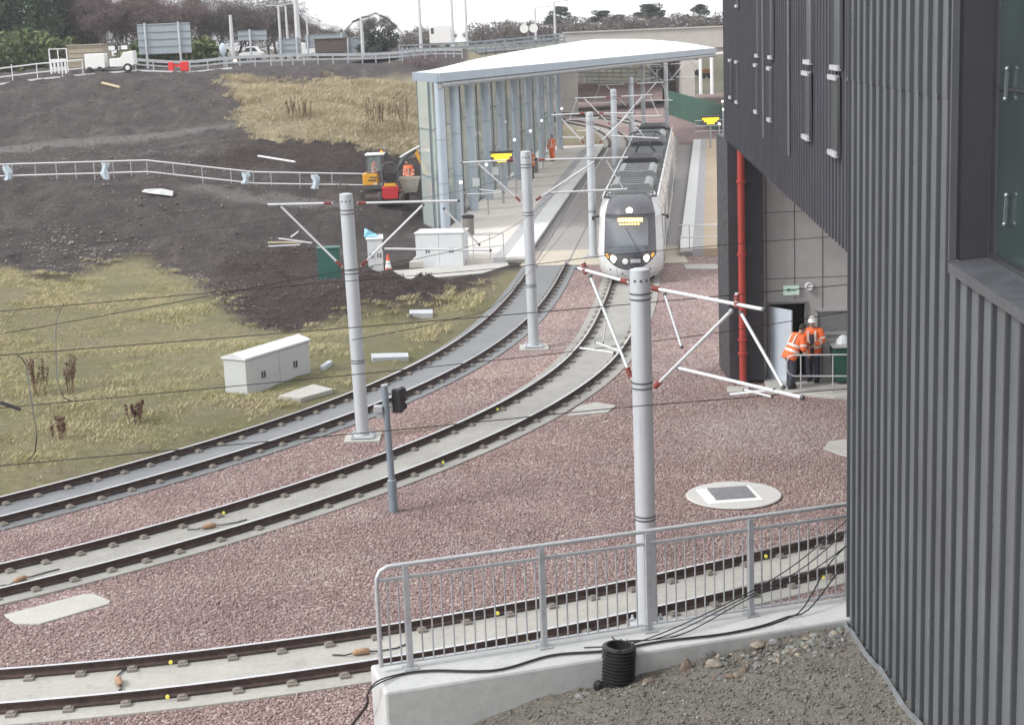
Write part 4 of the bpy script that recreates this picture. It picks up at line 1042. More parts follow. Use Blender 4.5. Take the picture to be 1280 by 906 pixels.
pole(b4, 'grey pole just left of the tram cab', [
    ('top_tube', (731, 142), (688, 144), .028, 1, 0), ('top_tube', (748, 142), (793, 141.5), .028, 1, 0),
    ('stay_tube', (731, 180), (703, 150), .03, 1, 0), ('stay_tube', (748, 180), (785, 144), .03, 1, 0),
    ('registration_tube', (763, 170), (823, 173), .032, 0, 0), ('dropper', (782, 142), (806, 172), .018, 0, 0), ('registration_tube', (702, 172), (731, 172), .026, 0, 0), ('steady_arm', (720, 164), (750, 162), .02, 0, 0)], (1, .05))
def generic_pole(x, y, label, side=2.3, zs=0):
    b = Vector((x, y, gz(y)))
    ar = []
    for s in (-1, 1):
        u = Vector((s, .1*s, 0))
        ar += [('top_tube', b+u*.2+Vector((0, 0, 6.1)), b+u*side+Vector((0, 0, 6.12)), .028, 1, 0), ('stay_tube', b+u*.2+Vector((0, 0, 4.5)), b+u*(side-.6)+Vector((0, 0, 6.08)), .03, 1, 0), ('registration_tube', b+u*.9+Vector((0, 0, 4.95)), b+u*(side+.5)+Vector((0, 0, 4.9)), .03, 0, 0), ('dropper', b+u*(side-.2)+Vector((0, 0, 6.1)), b+u*(side+.3)+Vector((0, 0, 4.9)), .018, 0, 0)]
    return pole(b, label, ar)
generic_pole(6.45, 93, 'grey pole beside the middle of the tram')
generic_pole(8.75, 109, 'grey pole beside the rear end of the tram')
generic_pole(12.35, 141, 'grey pole behind the tram at the track bend, under the canopy edge')
generic_pole(14.9, 146, 'grey pole beyond the bend, right of the others under the canopy')
# ------------------------------------------------------------------ overhead wires
m_wire = M('dark_wire', (.035, .032, .032), .5, .4, .1)
def wire(pix, z, label, r=.011):
    P_ = [atz(x, y, z) for x, y in pix]
    return tag(MB().poly(catmull(P_, 1.0), r*.75, 5).build('overhead_wire', m_wire), label, 'wire', 'overhead wires')
wire([(-60, 449), (0, 444), (320, 419), (640, 393), (880, 372), (1057, 356), (1150, 348)], 6.0, 'overhead messenger wire crossing from the grass to above the staff door')
wire([(-60, 588), (0, 582), (320, 553), (470, 539.5), (640, 523), (790, 508), (928, 497), (1005, 490), (1080, 484)], 4.6, 'lowest overhead contact wire crossing the whole foreground')
wire([(-60, 517), (0, 510), (320, 480), (640, 448), (813, 427), (916, 413), (1057, 390), (1130, 378)], 4.7, 'overhead contact wire crossing just above the white roadside cabinet')
wire([(-60, 424), (0, 417.5), (208, 380), (276, 367), (455, 334), (520, 324), (640, 284), (745, 197)], 5.6, 'overhead wire rising to the bracket left of the tram', .010)
wire([(-60, 392), (0, 389), (320, 361), (640, 334), (735, 322), (907, 306), (1080, 293)], 6.1, 'overhead wire passing in front of the tram bumper', .010)
wire([(0, 297), (120, 279), (330, 256), (455, 253)], 6.25, 'thin overhead wire over the brown bank, upper of two', .007)
wire([(0, 322), (173, 298), (320, 278), (425, 262), (540, 246), (640, 222), (700, 203), (760, 172)], 6.0, 'thin overhead wire rising past the shelter columns', .009)
wire([(440, 425), (560, 400), (640, 363), (742, 243), (800, 160)], 5.0, 'overhead contact wire above the left track by the platform', .009)
def dropper(pix, z0, z1, label):
    n = len(pix); P_ = [atz(x, y, z0+(z1-z0)*i/(n-1)) for i, (x, y) in enumerate(pix)]
    t = tag(MB().poly(catmull(P_, .3), .009, 5).build('dropper_wire', m_wire), label, 'wire', 'slack dropper wires'); return t
dropper([(22, 444), (32, 455), (39, 500), (46, 545), (44, 565), (34, 576)], 6.0, 4.62, 'slack dropper wire at the left edge above the brown weeds')
dropper([(80, 380), (71, 400), (70, 440), (72, 480), (80, 497), (90, 501)], 5.75, 4.72, 'slack dropper wire second from the left edge')
m = MB(); p = atz(1, 503, 4.7); m.bar(p, p+Vector((.35, -.08, -.12)), .05, .05); tag(m.build('wire_clamp', m_blk), 'small dark wire clamp at the left edge of the view', 'clamp')
# ------------------------------------------------------------------ tram
m_twhite = M('tram_white', (.58, .585, .585), .22, 0, .03, 1, spec=.6, dirt=((.52, .51, .48), .5))
m_tdark = M('tram_dark', (.055, .055, .062), .3, 0, .1, 2, spec=.6)
m_troof = M('tram_roof_black', (.022, .022, .024), .6, 0, .3, 3)
m_tgrey = M('tram_equipment_grey', (.20, .215, .215), .45, .2, .15, 2)
m_tglass = darkglass('tram_side_glass', (.03, .032, .034), .06)
def wind():
    m, nt, b = nmat('windscreen_glass')
    b.inputs['Base Color'].default_value = (.10, .115, .14, 1); b.inputs['Roughness'].default_value = .05; b.inputs['Alpha'].default_value = .42; b.inputs['Specular IOR Level'].default_value = .7; return m
m_wind = wind()
m_rub = M('gangway_rubber', (.03, .03, .032), .8, 0, .2, 6)
m_lamp = M('headlamp', (.9, .88, .8), .2, 0, 0, emit=(1, .86, .58), es=6)
m_amber = M('amber_display', (.8, .45, .1), .4, 0, 0, emit=(1, .60, .18), es=3.2)
m_indic = M('amber_lens', (.75, .33, .05), .3, 0, 0, emit=(1, .5, .1), es=.35)
TN = Vector((4.90, 63.7, gz(63.7)+.05)); TL = 42.4
tdir = Vector((10.05-4.90, 106.0-63.7, SL*42.3)).normalized(); trt = Vector((tdir.y, -tdir.x, 0)).normalized(); tup = trt.cross(tdir)
TMX = Matrix((trt, tdir, tup)).transposed()
def tw(m): m.v = [tuple(TN+TMX @ Vector(p)) for p in m.v]; return m
T = thing('tram', 'white and black articulated tram with lit headlights at the platform', 'tram', TN)
WU = [.2, .3, .6, 1.0, 1.3, 2.75, 3.1, 3.35, 3.5]; UU = [.2, .12, .0, .05, .13, .72, .98, 1.4, 1.95]; HWW = [1.1, 1.18, 1.29, 1.32, 1.325, 1.27, 1.17, 1.05, .95]
def nose(a, w_, end=0):
    u = np.interp(w_, WU, UU)+1.15*abs(a)**2.7; x = a*np.interp(w_, WU, HWW)
    return (x, TL-u, w_) if end else (x, u, w_)
def wb(a, k):      # curved seams: k 0 bumper bottom, 1 mask bottom, 2 screen bottom, 3 screen top, 4 head band top
    return (.2, .62+.55*min(1, abs(a)/.8)**2.4, 1.28+.03*a*a, 2.76-.04*a*a, 3.47)[k]
def patch(a0, a1, f0, f1, nu=12, nw=6, end=0, off=0):
    m = MB(); vs = []
    for i in range(nu+1):
        a = a0+(a1-a0)*i/nu
        for j in range(nw+1):
            p = nose(a, f0(a)+(f1(a)-f0(a))*j/nw, end); vs.append((p[0], p[1]-off*(1 if not end else -1), p[2]))
    fs = [(i*(nw+1)+j, (i+1)*(nw+1)+j, (i+1)*(nw+1)+j+1, i*(nw+1)+j+1) for i in range(nu) for j in range(nw)]
    return m.add(vs, fs)
for end in (0, 1):
    E_ = .8
    s = MB()
    for (a0, a1, f0, f1) in ((-E_, E_, lambda a: wb(a, 0), lambda a: wb(a, 1)), (-1, -E_, lambda a: wb(a, 0), lambda a: 3.47), (E_, 1, lambda a: wb(a, 0), lambda a: 3.47)):
        q = patch(a0, a1, f0, f1, 14, 12, end); s.add(q.v, q.f)
    tw(s).build('cab_shell', m_twhite, T, smooth=True)
    tw(patch(-E_, E_, lambda a: wb(a, 1), lambda a: wb(a, 2), 14, 4, end)).build('lamp_mask', m_tdark, T, smooth=True)
    tw(patch(-E_, E_, lambda a: wb(a, 2), lambda a: wb(a, 3), 16, 8, end)).build('windscreen', m_wind, T, smooth=True)
    tw(patch(-E_, E_, lambda a: wb(a, 3), lambda a: wb(a, 4), 14, 6, end)).build('head_band', M('tram_band', (.085, .085, .10), .3, 0, .05, 2, spec=.6), T, smooth=True)
tw(patch(-E_, E_, lambda a: wb(a, 3)-.02, lambda a: wb(a, 3)+.02, 14, 1, 0, .006)).build('screen_seal', m_rub, T)
tw(patch(-E_-.005, E_+.005, lambda a: wb(a, 1)-.035, lambda a: wb(a, 1)-.002, 24, 1, 0, .012)).build('bumper_trim', m_twhite, T)
for a_ in (-.42, .42): tw(patch(a_-.004, a_+.004, lambda a: .24, lambda a: wb(a, 1)-.04, 1, 6, 0, .004)).build('panel_seam', m_rub, T)
tw(patch(-.98, .98, lambda a: .36, lambda a: .375, 20, 1, 0, .004)).build('panel_seam', m_rub, T)
for a_, w_ in ((-.62, .62), (.62, .62), (-.25, .47), (.25, .47)): pp_ = nose(a_, w_); tw(MB().ball((pp_[0], pp_[1], w_), .035, 8, 6)).build('fixing', m_rub, T)
# inside of the cab so the glass shows a console, back wall and a pale board standing in for the sky reflection
m = MB().box((0, 2.3, 1.7), (2.3, .06, 2.6)); tw(m).build('cab_partition', M('cab_back', (.10, .105, .12), .8, 0, .1), T)
m = MB().box((-.12, 1.25, 1.22), (1.5, .9, .3)).box((-.1, 1.0, 1.42), (1.3, .25, .12)); tw(m).build('console', M('console_grey', (.26, .28, .31), .7, 0, .1), T)
m = MB().box((-.15, 1.32, 2.0), (1.75, .03, 1.15)); tw(m).build('reflection_board', M('reflection_pale', (.60, .65, .72), .8, 0, .08), T)  # pale board that lightens the windscreen like reflected sky
# lamps, display and number plate
def onnose(a, w_, off=.02): p = nose(a, w_); return (p[0], p[1]-off, p[2])
def disc(m, a, w_, rx, rz, off=.02, tilt=0):
    c = Vector(onnose(a, w_, off)); n_ = 20; vs = [c+Vector((0, -.012, 0))]
    for k in range(n_):
        x = rx*math.cos(2*PI*k/n_); z = rz*math.sin(2*PI*k/n_); ca, sa = math.cos(tilt), math.sin(tilt); vs.append(c+Vector((x*ca-z*sa, .35*abs(c.x/1.3)*abs(x)*(1 if x*c.x > 0 else -1)+.02*0, x*sa+z*ca)))
    return m.add(vs, [(0, 1+k, 1+(k+1) % n_) for k in range(n_)])
for sg in (-1, 1):
    tw(disc(MB(), sg*.50, 1.06, .11, .165, .05, -sg*.45)).build('headlight', m_lamp, T)
    tw(disc(MB(), sg*.69, 1.16, .05, .11, .07, -sg*.5)).build('indicator', m_indic, T)
tw(disc(MB(), 0, 2.93, .13, .13, .05)).build('marker_light', M('top_lamp', (.9, .85, .7), .2, 0, 0, emit=(1, .84, .58), es=5), T)
m = MB()
wd_ = [.12, .10, .10, .12, .05, .11, .12, .10]; x = -.46
for k, q in enumerate(wd_):
    m.box((x+q/2, nose(0, 2.55)[1]-.05, 2.58), (q, .01, .15)); x += q+.025
x = -.36
for k in range(7):
    m.box((x, nose(0, 2.4)[1]-.05, 2.42), (.075, .01, .06)); x += .12
tw(m).build('destination_display', m_amber, T)
tw(disc(MB(), -.14, .98, .12, .12, .035)).build('front_badge', M('badge_white', (.75, .75, .75), .4, 0, 0), T)
m = MB().box((.22, nose(.2, .98)[1]-.02, .985), (.42, .012, .15)); tw(m).build('number_panel', M('panel_grey', (.36, .37, .40), .4, 0, 0), T)
def digits(txt, size, c, mat, parent, mx, name='digits', ext=.002):
    cu = bpy.data.curves.new('t', 'FONT'); cu.body = txt; cu.size = size; cu.align_x = 'CENTER'; cu.align_y = 'CENTER'; cu.extrude = ext
    o = bpy.data.objects.new('t', cu); col.objects.link(o); bpy.context.view_layer.update()
    me = bpy.data.meshes.new_from_object(o.evaluated_get(bpy.context.evaluated_depsgraph_get())); bpy.data.objects.remove(o)
    mb = MB(); mb.add([tuple(Vector(c)+mx @ v.co) for v in me.vertices], [tuple(p.vertices) for p in me.polygons])
    return mb
RXF = Matrix(((1, 0, 0), (0, 0, -1), (0, 1, 0)))
tw(digits('52', .17, (.12, nose(.2, .98)[1]-.032, .985), None, None, RXF)).build('number', M('white_ink', (.8, .8, .8), .5, 0, 0), T)
# wiper and mirrors/cameras
m = MB().poly([onnose(.3, 1.32, .03), onnose(.05, 1.9, .04), onnose(-.1, 2.25, .03)], .012, 6); tw(m).build('wiper', m_troof, T)
for sg in (-1, 1):
    m = MB().bar((sg*1.3, 1.75, 2.62), (sg*1.52, 1.6, 2.6), .05, .07).box((sg*1.52, 1.58, 2.56), (.1, .14, .16)); tw(m).build('camera_arm', m_troof, T)
# cab side windows (sit on the curved nose flank)
for sg in (-1, 1):
    m = MB(); vs = []; 
    for (w0, ua, ub) in ((1.25, 1.45, 3.2), (1.9, 1.62, 3.2), (2.55, 1.9, 3.2)):
        hw = float(np.interp(w0, WU, HWW))+.012; vs += [(sg*(hw-.02), ua, w0), (sg*(hw+.004), (ua+ub)/2, w0), (sg*(hw+.01), ub, w0)]
    m.add(vs, [(0, 1, 4, 3), (1, 2, 5, 4), (3, 4, 7, 6), (4, 5, 8, 7)]); tw(m).build('cab_window', m_tglass, T, smooth=True)
SEG = [(0, 6.8), (7.3, 13.4), (13.9, 18.4), (18.9, 23.5), (24.0, 28.5), (29.0, 35.1), (35.6, 42.4)]
CS = [(1.15, .22), (1.3, .34), (1.325, .9), (1.325, 1.3), (1.31, 2.5), (1.27, 2.9), (1.16, 3.2), (1.10, 3.33)]
for k, (u0, u1) in enumerate(SEG):
    a0 = u0+(1.95 if k == 0 else 0); a1 = u1-(1.95 if k == 6 else 0)
    m = MB(); ring = [(x, z) for x, z in CS]+[(-x, z) for x, z in reversed(CS)]
    ring = [(x, z) for x, z in ring]
    n_ = len(ring); vs = [(x, a0, z) for x, z in ring]+[(x, a1, z) for x, z in ring]
    m.add(vs, [(i, (i+1) % n_, n_+(i+1) % n_, n_+i) for i in range(n_) if i != len(CS)-1]+[tuple(range(n_)), tuple(range(2*n_-1, n_-1, -1))])
    tw(m).build('car_body', m_twhite, T, smooth=True)
    m = MB().box((0, (a0+a1)/2, 3.335), (2.16, a1-a0, .05)); tw(m).build('roof_panel', m_troof, T)
    # windows and doors on both sides
    for sg in (-1, 1):
        x = sg*1.32
        def pane(nm, ua, ub, w0, w1, mat):
            q = MB(); xs_ = [np.interp(z, [1.3, 2.5, 2.9], [1.325, 1.31, 1.27])+.008 for z in (w0, w1)]
            q.add([(sg*xs_[0], ua, w0), (sg*xs_[0], ub, w0), (sg*xs_[1], ub, w1), (sg*xs_[1], ua, w1), (sg*(xs_[0]-.03), ua, w0), (sg*(xs_[0]-.03), ub, w0), (sg*(xs_[1]-.03), ub, w1), (sg*(xs_[1]-.03), ua, w1)], [(0, 1, 2, 3), (0, 4, 5, 1), (2, 6, 7, 3), (1, 5, 6, 2), (3, 7, 4, 0)])
            return tw(q).build(nm, mat, T)
        L_ = a1-a0
        if L_ > 5.5 and 0 < k < 6:
            d0 = a0+1.1; pane('door', d0, d0+1.3, .42, 2.72, m_tglass); pane('door', a1-2.4, a1-1.1, .42, 2.72, m_tglass); pane('window', d0+1.45, a1-2.55, 1.15, 2.6, m_tglass); pane('window', a0+.1, a0+.95, 1.15, 2.6, m_tglass); pane('window', a1-.95, a1-.1, 1.15, 2.6, m_tglass)
        elif k in (0, 6):
            b0 = a0+1.5 if k == 0 else a0+.2; b1 = a1-.2 if k == 0 else a1-1.5
            pane('window', (b0+b1)/2+.1, b1, 1.15, 2.6, m_tglass); pane('door', b0, (b0+b1)/2-.1, .42, 2.72, m_tglass)
        else:
            pane('window', a0+.15, (a0+a1)/2-.06, 1.15, 2.6, m_tglass); pane('window', (a0+a1)/2+.06, a1-.15, 1.15, 2.6, m_tglass)
        q = MB().box((sg*1.13, (a0+a1)/2, 3.36), (.07, a1-a0, .12)); tw(q).build('roof_fairing', m_twhite, T)
    # equipment on the roof
    c = (a0+a1)/2; L_ = a1-a0
    if k == 3:
        m = MB().box((0, c, 3.43), (1.9, L_-.8, .14)); tw(m).build('pantograph_base', m_troof, T)
        m = MB(); kn = (0, c-1.2, 4.05)
        m.bar((-.5, c+.8, 3.52), (-.25, c-1.2, 4.05), .06, .06).bar((.5, c+.8, 3.52), (.25, c-1.2, 4.05), .06, .06).bar((-.25, c-1.2, 4.05), (-.6, c+.6, 4.5), .045, .045).bar((.25, c-1.2, 4.05), (.6, c+.6, 4.5), .045, .045).bar((-.3, c-1.2, 4.05), (.3, c-1.2, 4.05), .06, .06)
        for d_ in (0, .3): m.poly([(-.85, c+.5+d_, 4.4), (-.6, c+.5+d_, 4.53), (.6, c+.5+d_, 4.53), (.85, c+.5+d_, 4.4)], .03, 6)
        tw(m).build('pantograph', m_troof, T)
    else:
        l2 = L_*.62; m = MB(); pr = [(-.88, 3.37), (-.88, 3.66), (-.74, 3.80), (.74, 3.80), (.88, 3.66), (.88, 3.37)]; n_ = 6
        m.add([(x, c-l2/2, z) for x, z in pr]+[(x, c+l2/2, z) for x, z in pr], [(i, (i+1) % n_, n_+(i+1) % n_, n_+i) for i in range(n_)]+[tuple(range(n_)), tuple(range(2*n_-1, n_-1, -1))])
        tw(m).build('roof_unit', m_tgrey if k in (0, 1, 5) else m_troof, T, bevel=.02)
        m = MB()
        for j in range(4): m.box((0, c-l2/2+l2*(j+.5)/4, 3.805), (1.1, l2/7, .02))
        tw(m).build('vent_grille', m_troof, T)
    for u_ in (a0+.25, a1-.25):
        m = MB().box((0, u_, 3.55), (1.95, .07, .05)).bar((-.93, u_, 3.35), (-.93, u_, 3.55), .05, .05).bar((.93, u_, 3.35), (.93, u_, 3.55), .05, .05); tw(m).build('roof_bar', m_tgrey, T)
        m = MB().bar((-.95, u_+.2, 3.43), (.95, u_+.28, 3.43), .09, .09); tw(m).build('roof_pipe', m_tgrey, T)
    if k < 6:
        m = MB(); m.box((0, u1+.25, 1.8), (2.3, .5, 3.0)); tw(m).build('gangway', m_rub, T)
    if k in (0, 2, 4, 6):
        for cu_ in ((-.9, .9)):
            m = MB()
            for sg in (-1, 1): m.lathe([(.05, -.06), (.29, -.06), (.30, .06), (.05, .06)], (sg*.76, c+cu_, .30), 18, Matrix.Rotation(PI/2, 3, 'Y'))
            m.tube((-.7, c+cu_, .3), (.7, c+cu_, .3), .06); tw(m).build('wheelset', m_rust, T)
m = MB().box((0, 1.5, .2), (1.9, 1.4, .16)); tw(m).build('coupler_skirt', m_rub, T)
# ------------------------------------------------------------------ glass shelter with the sweeping roof
m_blue = M('shelter_blue_grey', (.42, .48, .54), .4, .05, .06, 1)
m_fas = M('fascia_blue_grey', (.33, .39, .45), .4, .2, .05, .6)
m_roofw = M('white_roof_membrane', (.80, .80, .80), .5, 0, .03, .8)
m_gut = M('gutter_grey', (.32, .33, .34), .5, .2, .1, 1)
P0, P1 = Vector((-3.05, 80.0, 0)), Vector((17.7, 133, 0)); B0, B1 = Vector((-4.55, 84.6, 0)), Vector((8.5, 152, 0))
S = thing('tram_shelter', 'glass-walled shelter with blue-grey columns and white curved roof', 'shelter', (-2, 85, gz(85)))
def bul(t): return float(np.interp(t, [0, .05, .15, .3, .65, .9, 1], [.02, .15, .45, .72, 1.15, .95, .75]))
nt_, nw_ = 30, 10; vs = []; fs = []
for i in range(nt_+1):
    t_ = i/nt_
    for j in range(nw_+1):
        w_ = j/nw_; p = P0.lerp(P1, t_).lerp(B0.lerp(B1, t_), w_); vs.append((p.x, p.y, 8.86+bul(t_)*math.sin(PI*min(1, w_*1.0))))
fs = [(i*(nw_+1)+j, (i+1)*(nw_+1)+j, (i+1)*(nw_+1)+j+1, i*(nw_+1)+j+1) for i in range(nt_) for j in range(nw_)]
MB().add(vs, fs).build('roof', m_roofw, S, smooth=True)
m = MB(); m.add([(P0.x, P0.y, 8.44), (P1.x, P1.y, 8.44), (B1.x, B1.y, 8.44), (B0.x, B0.y, 8.44)], [(0, 1, 2, 3)]); m.build('ceiling', M('shelter_ceiling', (.35, .36, .37), .7, 0, .05), S)
def rim(a, b): return MB().bar((a.x, a.y, 8.655), (b.x, b.y, 8.655), .12, .43)
rim(P0, P1).build('fascia', m_fas, S); rim(P0, B0).build('fascia', m_fas, S); rim(P1, B1).build('fascia', m_fas, S); rim(B0, B1).build('fascia', m_fas, S)
gd = (P1-P0).normalized(); gn = Vector((gd.y, -gd.x, 0))
MB().tube(P0+gd*.3+Vector((0, 0, 8.28))-gn*.1, P1+Vector((0, 0, 8.28))-gn*.1, .15, n=12).build('gutter', m_gut, S, smooth=True)
c0, c1 = Vector((-3.1, 80.9, 0)), Vector((4.5, 128.5, 0)); cd_ = (c1-c0).normalized(); cn_ = Vector((-cd_.y, cd_.x, 0))
CT_ = [0, .082, .175, .285, .40, .52, .65, .78, .90, 1.0]
m_glass = Mglass('greenish_shelter_glass', (.60, .69, .665), .62, .05)
m_mull = M('mullion', (.16, .19, .21), .5, .2, .05)
for k, f in enumerate(CT_):
    p = c0.lerp(c1, f); z = gz(p.y)+.33
    m = MB(); m.lathe([(1, z), (1, 8.44)], (0, 0, 0), 20); R = Matrix.Rotation(math.atan2(cd_.y, cd_.x), 3, 'Z')
    m.v = [tuple(R @ Vector((v[0]*.42, v[1]*.24, 0))+Vector((p.x, p.y, v[2]))) for v in m.v]
    cc = m.build('column', m_blue, S, smooth=True)
    m = MB()
    for h in (2.4, 4.6): m.lathe([(.99, z+h), (1.03, z+h), (1.03, z+h+.02), (.99, z+h+.02)], (0, 0, 0), 20)
    m.v = [tuple(R @ Vector((v[0]*.42, v[1]*.24, 0))+Vector((p.x, p.y, v[2]))) for v in m.v]; m.build('joint_ring', m_mull, cc)
for k in range(len(CT_)-1):
    for h in range(2):
        a = c0.lerp(c1, CT_[k]+(CT_[k+1]-CT_[k])*h/2)+cn_*.55; b = c0.lerp(c1, CT_[k]+(CT_[k+1]-CT_[k])*(h+1)/2)+cn_*.55
        za = gz(a.y)+.4
        g_ = MB().add([(a.x, a.y, za), (b.x, b.y, za), (b.x, b.y, 8.44), (a.x, a.y, 8.44)], [(0, 1, 2, 3)]).build('glass_panel', m_glass, S)
        m = MB().bar((a.x, a.y, za), (a.x, a.y, 8.44), .05, .1)
        for z in (za, za+2.6, za+5.0): m.bar((a.x, a.y, z), (b.x, b.y, z), .05, .05)
        m.build('frame', m_mull, g_)
a, b = c0+cn_*.55, Vector((-4.35, 83.9, 0))
a = c0+cn_*.35+Vector((0, -.3, 0)); za = gz(81)+.4
g_ = MB().add([(a.x, a.y, za), (b.x, b.y, za), (b.x, b.y, 8.44), (a.x, a.y, 8.44)], [(0, 1, 2, 3)]).build('glass_panel', m_glass, S)
m = MB().bar((b.x, b.y, za), (b.x, b.y, 8.44), .07, .07)
for z in (za, za+2.6, za+5.0): m.bar((a.x, a.y, z), (b.x, b.y, z), .05, .05)
m.build('frame', m_mull, g_)
# notices on the columns
for (x, y, f, lab) in ((595, 228, CT_[2], 'white notice on the shelter column nearest the bin'), (619, 214, CT_[3], 'white notice on the shelter column below the yellow display')):
    p = c0.lerp(c1, f); q = atY(x, y, p.y-.46)
    tag(MB().box(q, (.40, .03, .48)).build('notice', m_white), lab, 'notice')
# globe lamps along both platforms
m_globe = M('lit_globe', (.9, .88, .82), .3, 0, 0, emit=(1, .96, .88), es=1.6)
gl0 = None
def lamp_post(x, y, Y, lab, first=[None]):
    p = atY(x, y, Y); zb = gz(Y)+.33
    t = thing('globe_lamp', lab, 'lamp', (p.x, Y, zb), 'lit globe lamps along the platforms')
    MB().tube((p.x, Y, zb), (p.x, Y, p.z-.12), .04, .03, 8).build('post', m_galv2, t, smooth=True)
    MB().ball(p, .085, 12, 8).build('globe', m_globe, t, smooth='all')
for (x, y, Y, lab) in ((576, 228, 80.3, 'lit globe lamp nearest the large white cabinet'), (608, 206, 87, 'lit globe lamp left of the yellow display on the left platform'), (643, 175, 97, 'lit globe lamp in mid platform above the tall pole'), (663, 164, 104, 'lit globe lamp beside the farther orange figure'), (677, 151, 113, 'lit globe lamp fifth along the left platform'), (702, 136, 126, 'lit globe lamp at the far end of the left platform'),
    (902, 218, 80, 'nearest lit globe lamp on the right platform'), (903, 199, 86, 'second lit globe lamp on the right platform, counted from the near one'), (903, 184, 92, 'third lit globe lamp on the right platform, counted from the near one'), (903, 170, 99, 'fourth lit globe lamp on the right platform, level with its far end'), (899, 155, 108, 'lit globe lamp right of the far yellow display'), (904, 137, 118, 'lit globe lamp above the far yellow display'), (903, 127, 126, 'farthest small lit globe lamp by the dark building edge')):
    lamp_post(x, y, Y, lab)
# yellow dot displays on posts
m_case = M('display_case', (.10, .10, .11), .5, 0, .1)
m_disp = M('yellow_display', (.75, .55, .02), .5, 0, 0, emit=(1, .62, .03), es=1.3)
for (x, y, Y, wd, lab) in ((627, 197, 92, 1.22, 'yellow lit display on the left platform'), (888, 151, 124, 1.35, 'yellow lit display at the far end of the right platform')):
    p = atY(x, y, Y); zb = gz(Y)+.33
    t = thing('platform_display', lab, 'display', (p.x, Y, zb))
    MB().tube((p.x, Y+.1, zb), (p.x, Y+.1, p.z+.35), .07, n=10).build('post', m_galv2, t)
    MB().box(p, (wd, .25, .58)).box(p+Vector((0, 0, .34)), (wd+.15, .4, .06)).build('case', m_case, t)
    MB().box(p+Vector((0, -.128, .14)), (wd-.06, .012, .16)).box(p+Vector((0, -.128, -.02)), (wd*.72, .012, .14)).box(p+Vector((0, -.128, -.18)), (wd*.42, .012, .16)).build('lit_text', m_disp, t)
# litter bins, end railings of both platforms
for (x, y, lab) in ((586, 294, 'round grey litter bin near the large white cabinet'), (668, 216, 'round grey litter bin halfway along the left platform')):
    c = G(x, y, .33); t = thing('litter_bin', lab, 'bin', c)
    MB().lathe([(.001, 0), (.26, 0), (.28, .1), (.28, .85), (.001, .85)], c, 18).build('drum', M('bin_brown_grey', (.21, .20, .185), .45, .4, .1), t, smooth=True)
    MB().lathe([(.29, .86), (.30, .88), (.30, .98), (.12, 1.02), (.10, .96)], c, 18).build('lid', m_blk, t, smooth=True)
def simple_rail(name, pts, h, label, cat, mat, rails=(1.0, .5), r=.022, postr=.02, base=None, group=None, n_post=None):
    t = thing(name, label, cat, pts[0], group)
    for p in pts: MB().tube(p, Vector(p)+Vector((0, 0, h)), postr, n=6).build('post', mat[0], t)
    for f in rails: MB().poly([Vector(p)+Vector((0, 0, h*f)) for p in pts], r, 6).build('rail', mat[1], t)
    return t
simple_rail('handrail', [G(x, y, .33) for x, y in ((592, 325), (613, 324), (630, 322))], 1.1, 'thin grey handrail at the near end of the left platform', 'railing', (m_galv, m_galv))
m_wr = M('white_rail_paint', (.78, .78, .78), .5, 0, .06, 3)
simple_rail('handrail', [G(x, y, .33) for x, y in ((850, 312), (862, 312), (897, 311.5), (912, 311))], 1.1, 'handrail with white rails across the near end of the right platform', 'railing', (m_galv2, m_wr), r=.03)
simple_rail('handrail', [G(x, y, .2) for x, y in ((869, 168), (880, 167.5), (893, 167), (906, 166.5))], 1.15, 'white three-rail barrier at the far end of the right platform', 'railing', (m_galv2, m_wr), rails=(1, .6, .2), r=.035)
simple_rail('handrail', [atY(x, y, 95) for x, y in ()] or [c0.lerp(c1, f)+cn_*.2+Vector((0, 0, gz(c0.lerp(c1, f).y)+.33)) for f in (.03, .1, .15)], 1.15, 'grey handrail between the nearest shelter columns', 'railing', (m_galv, m_galv))
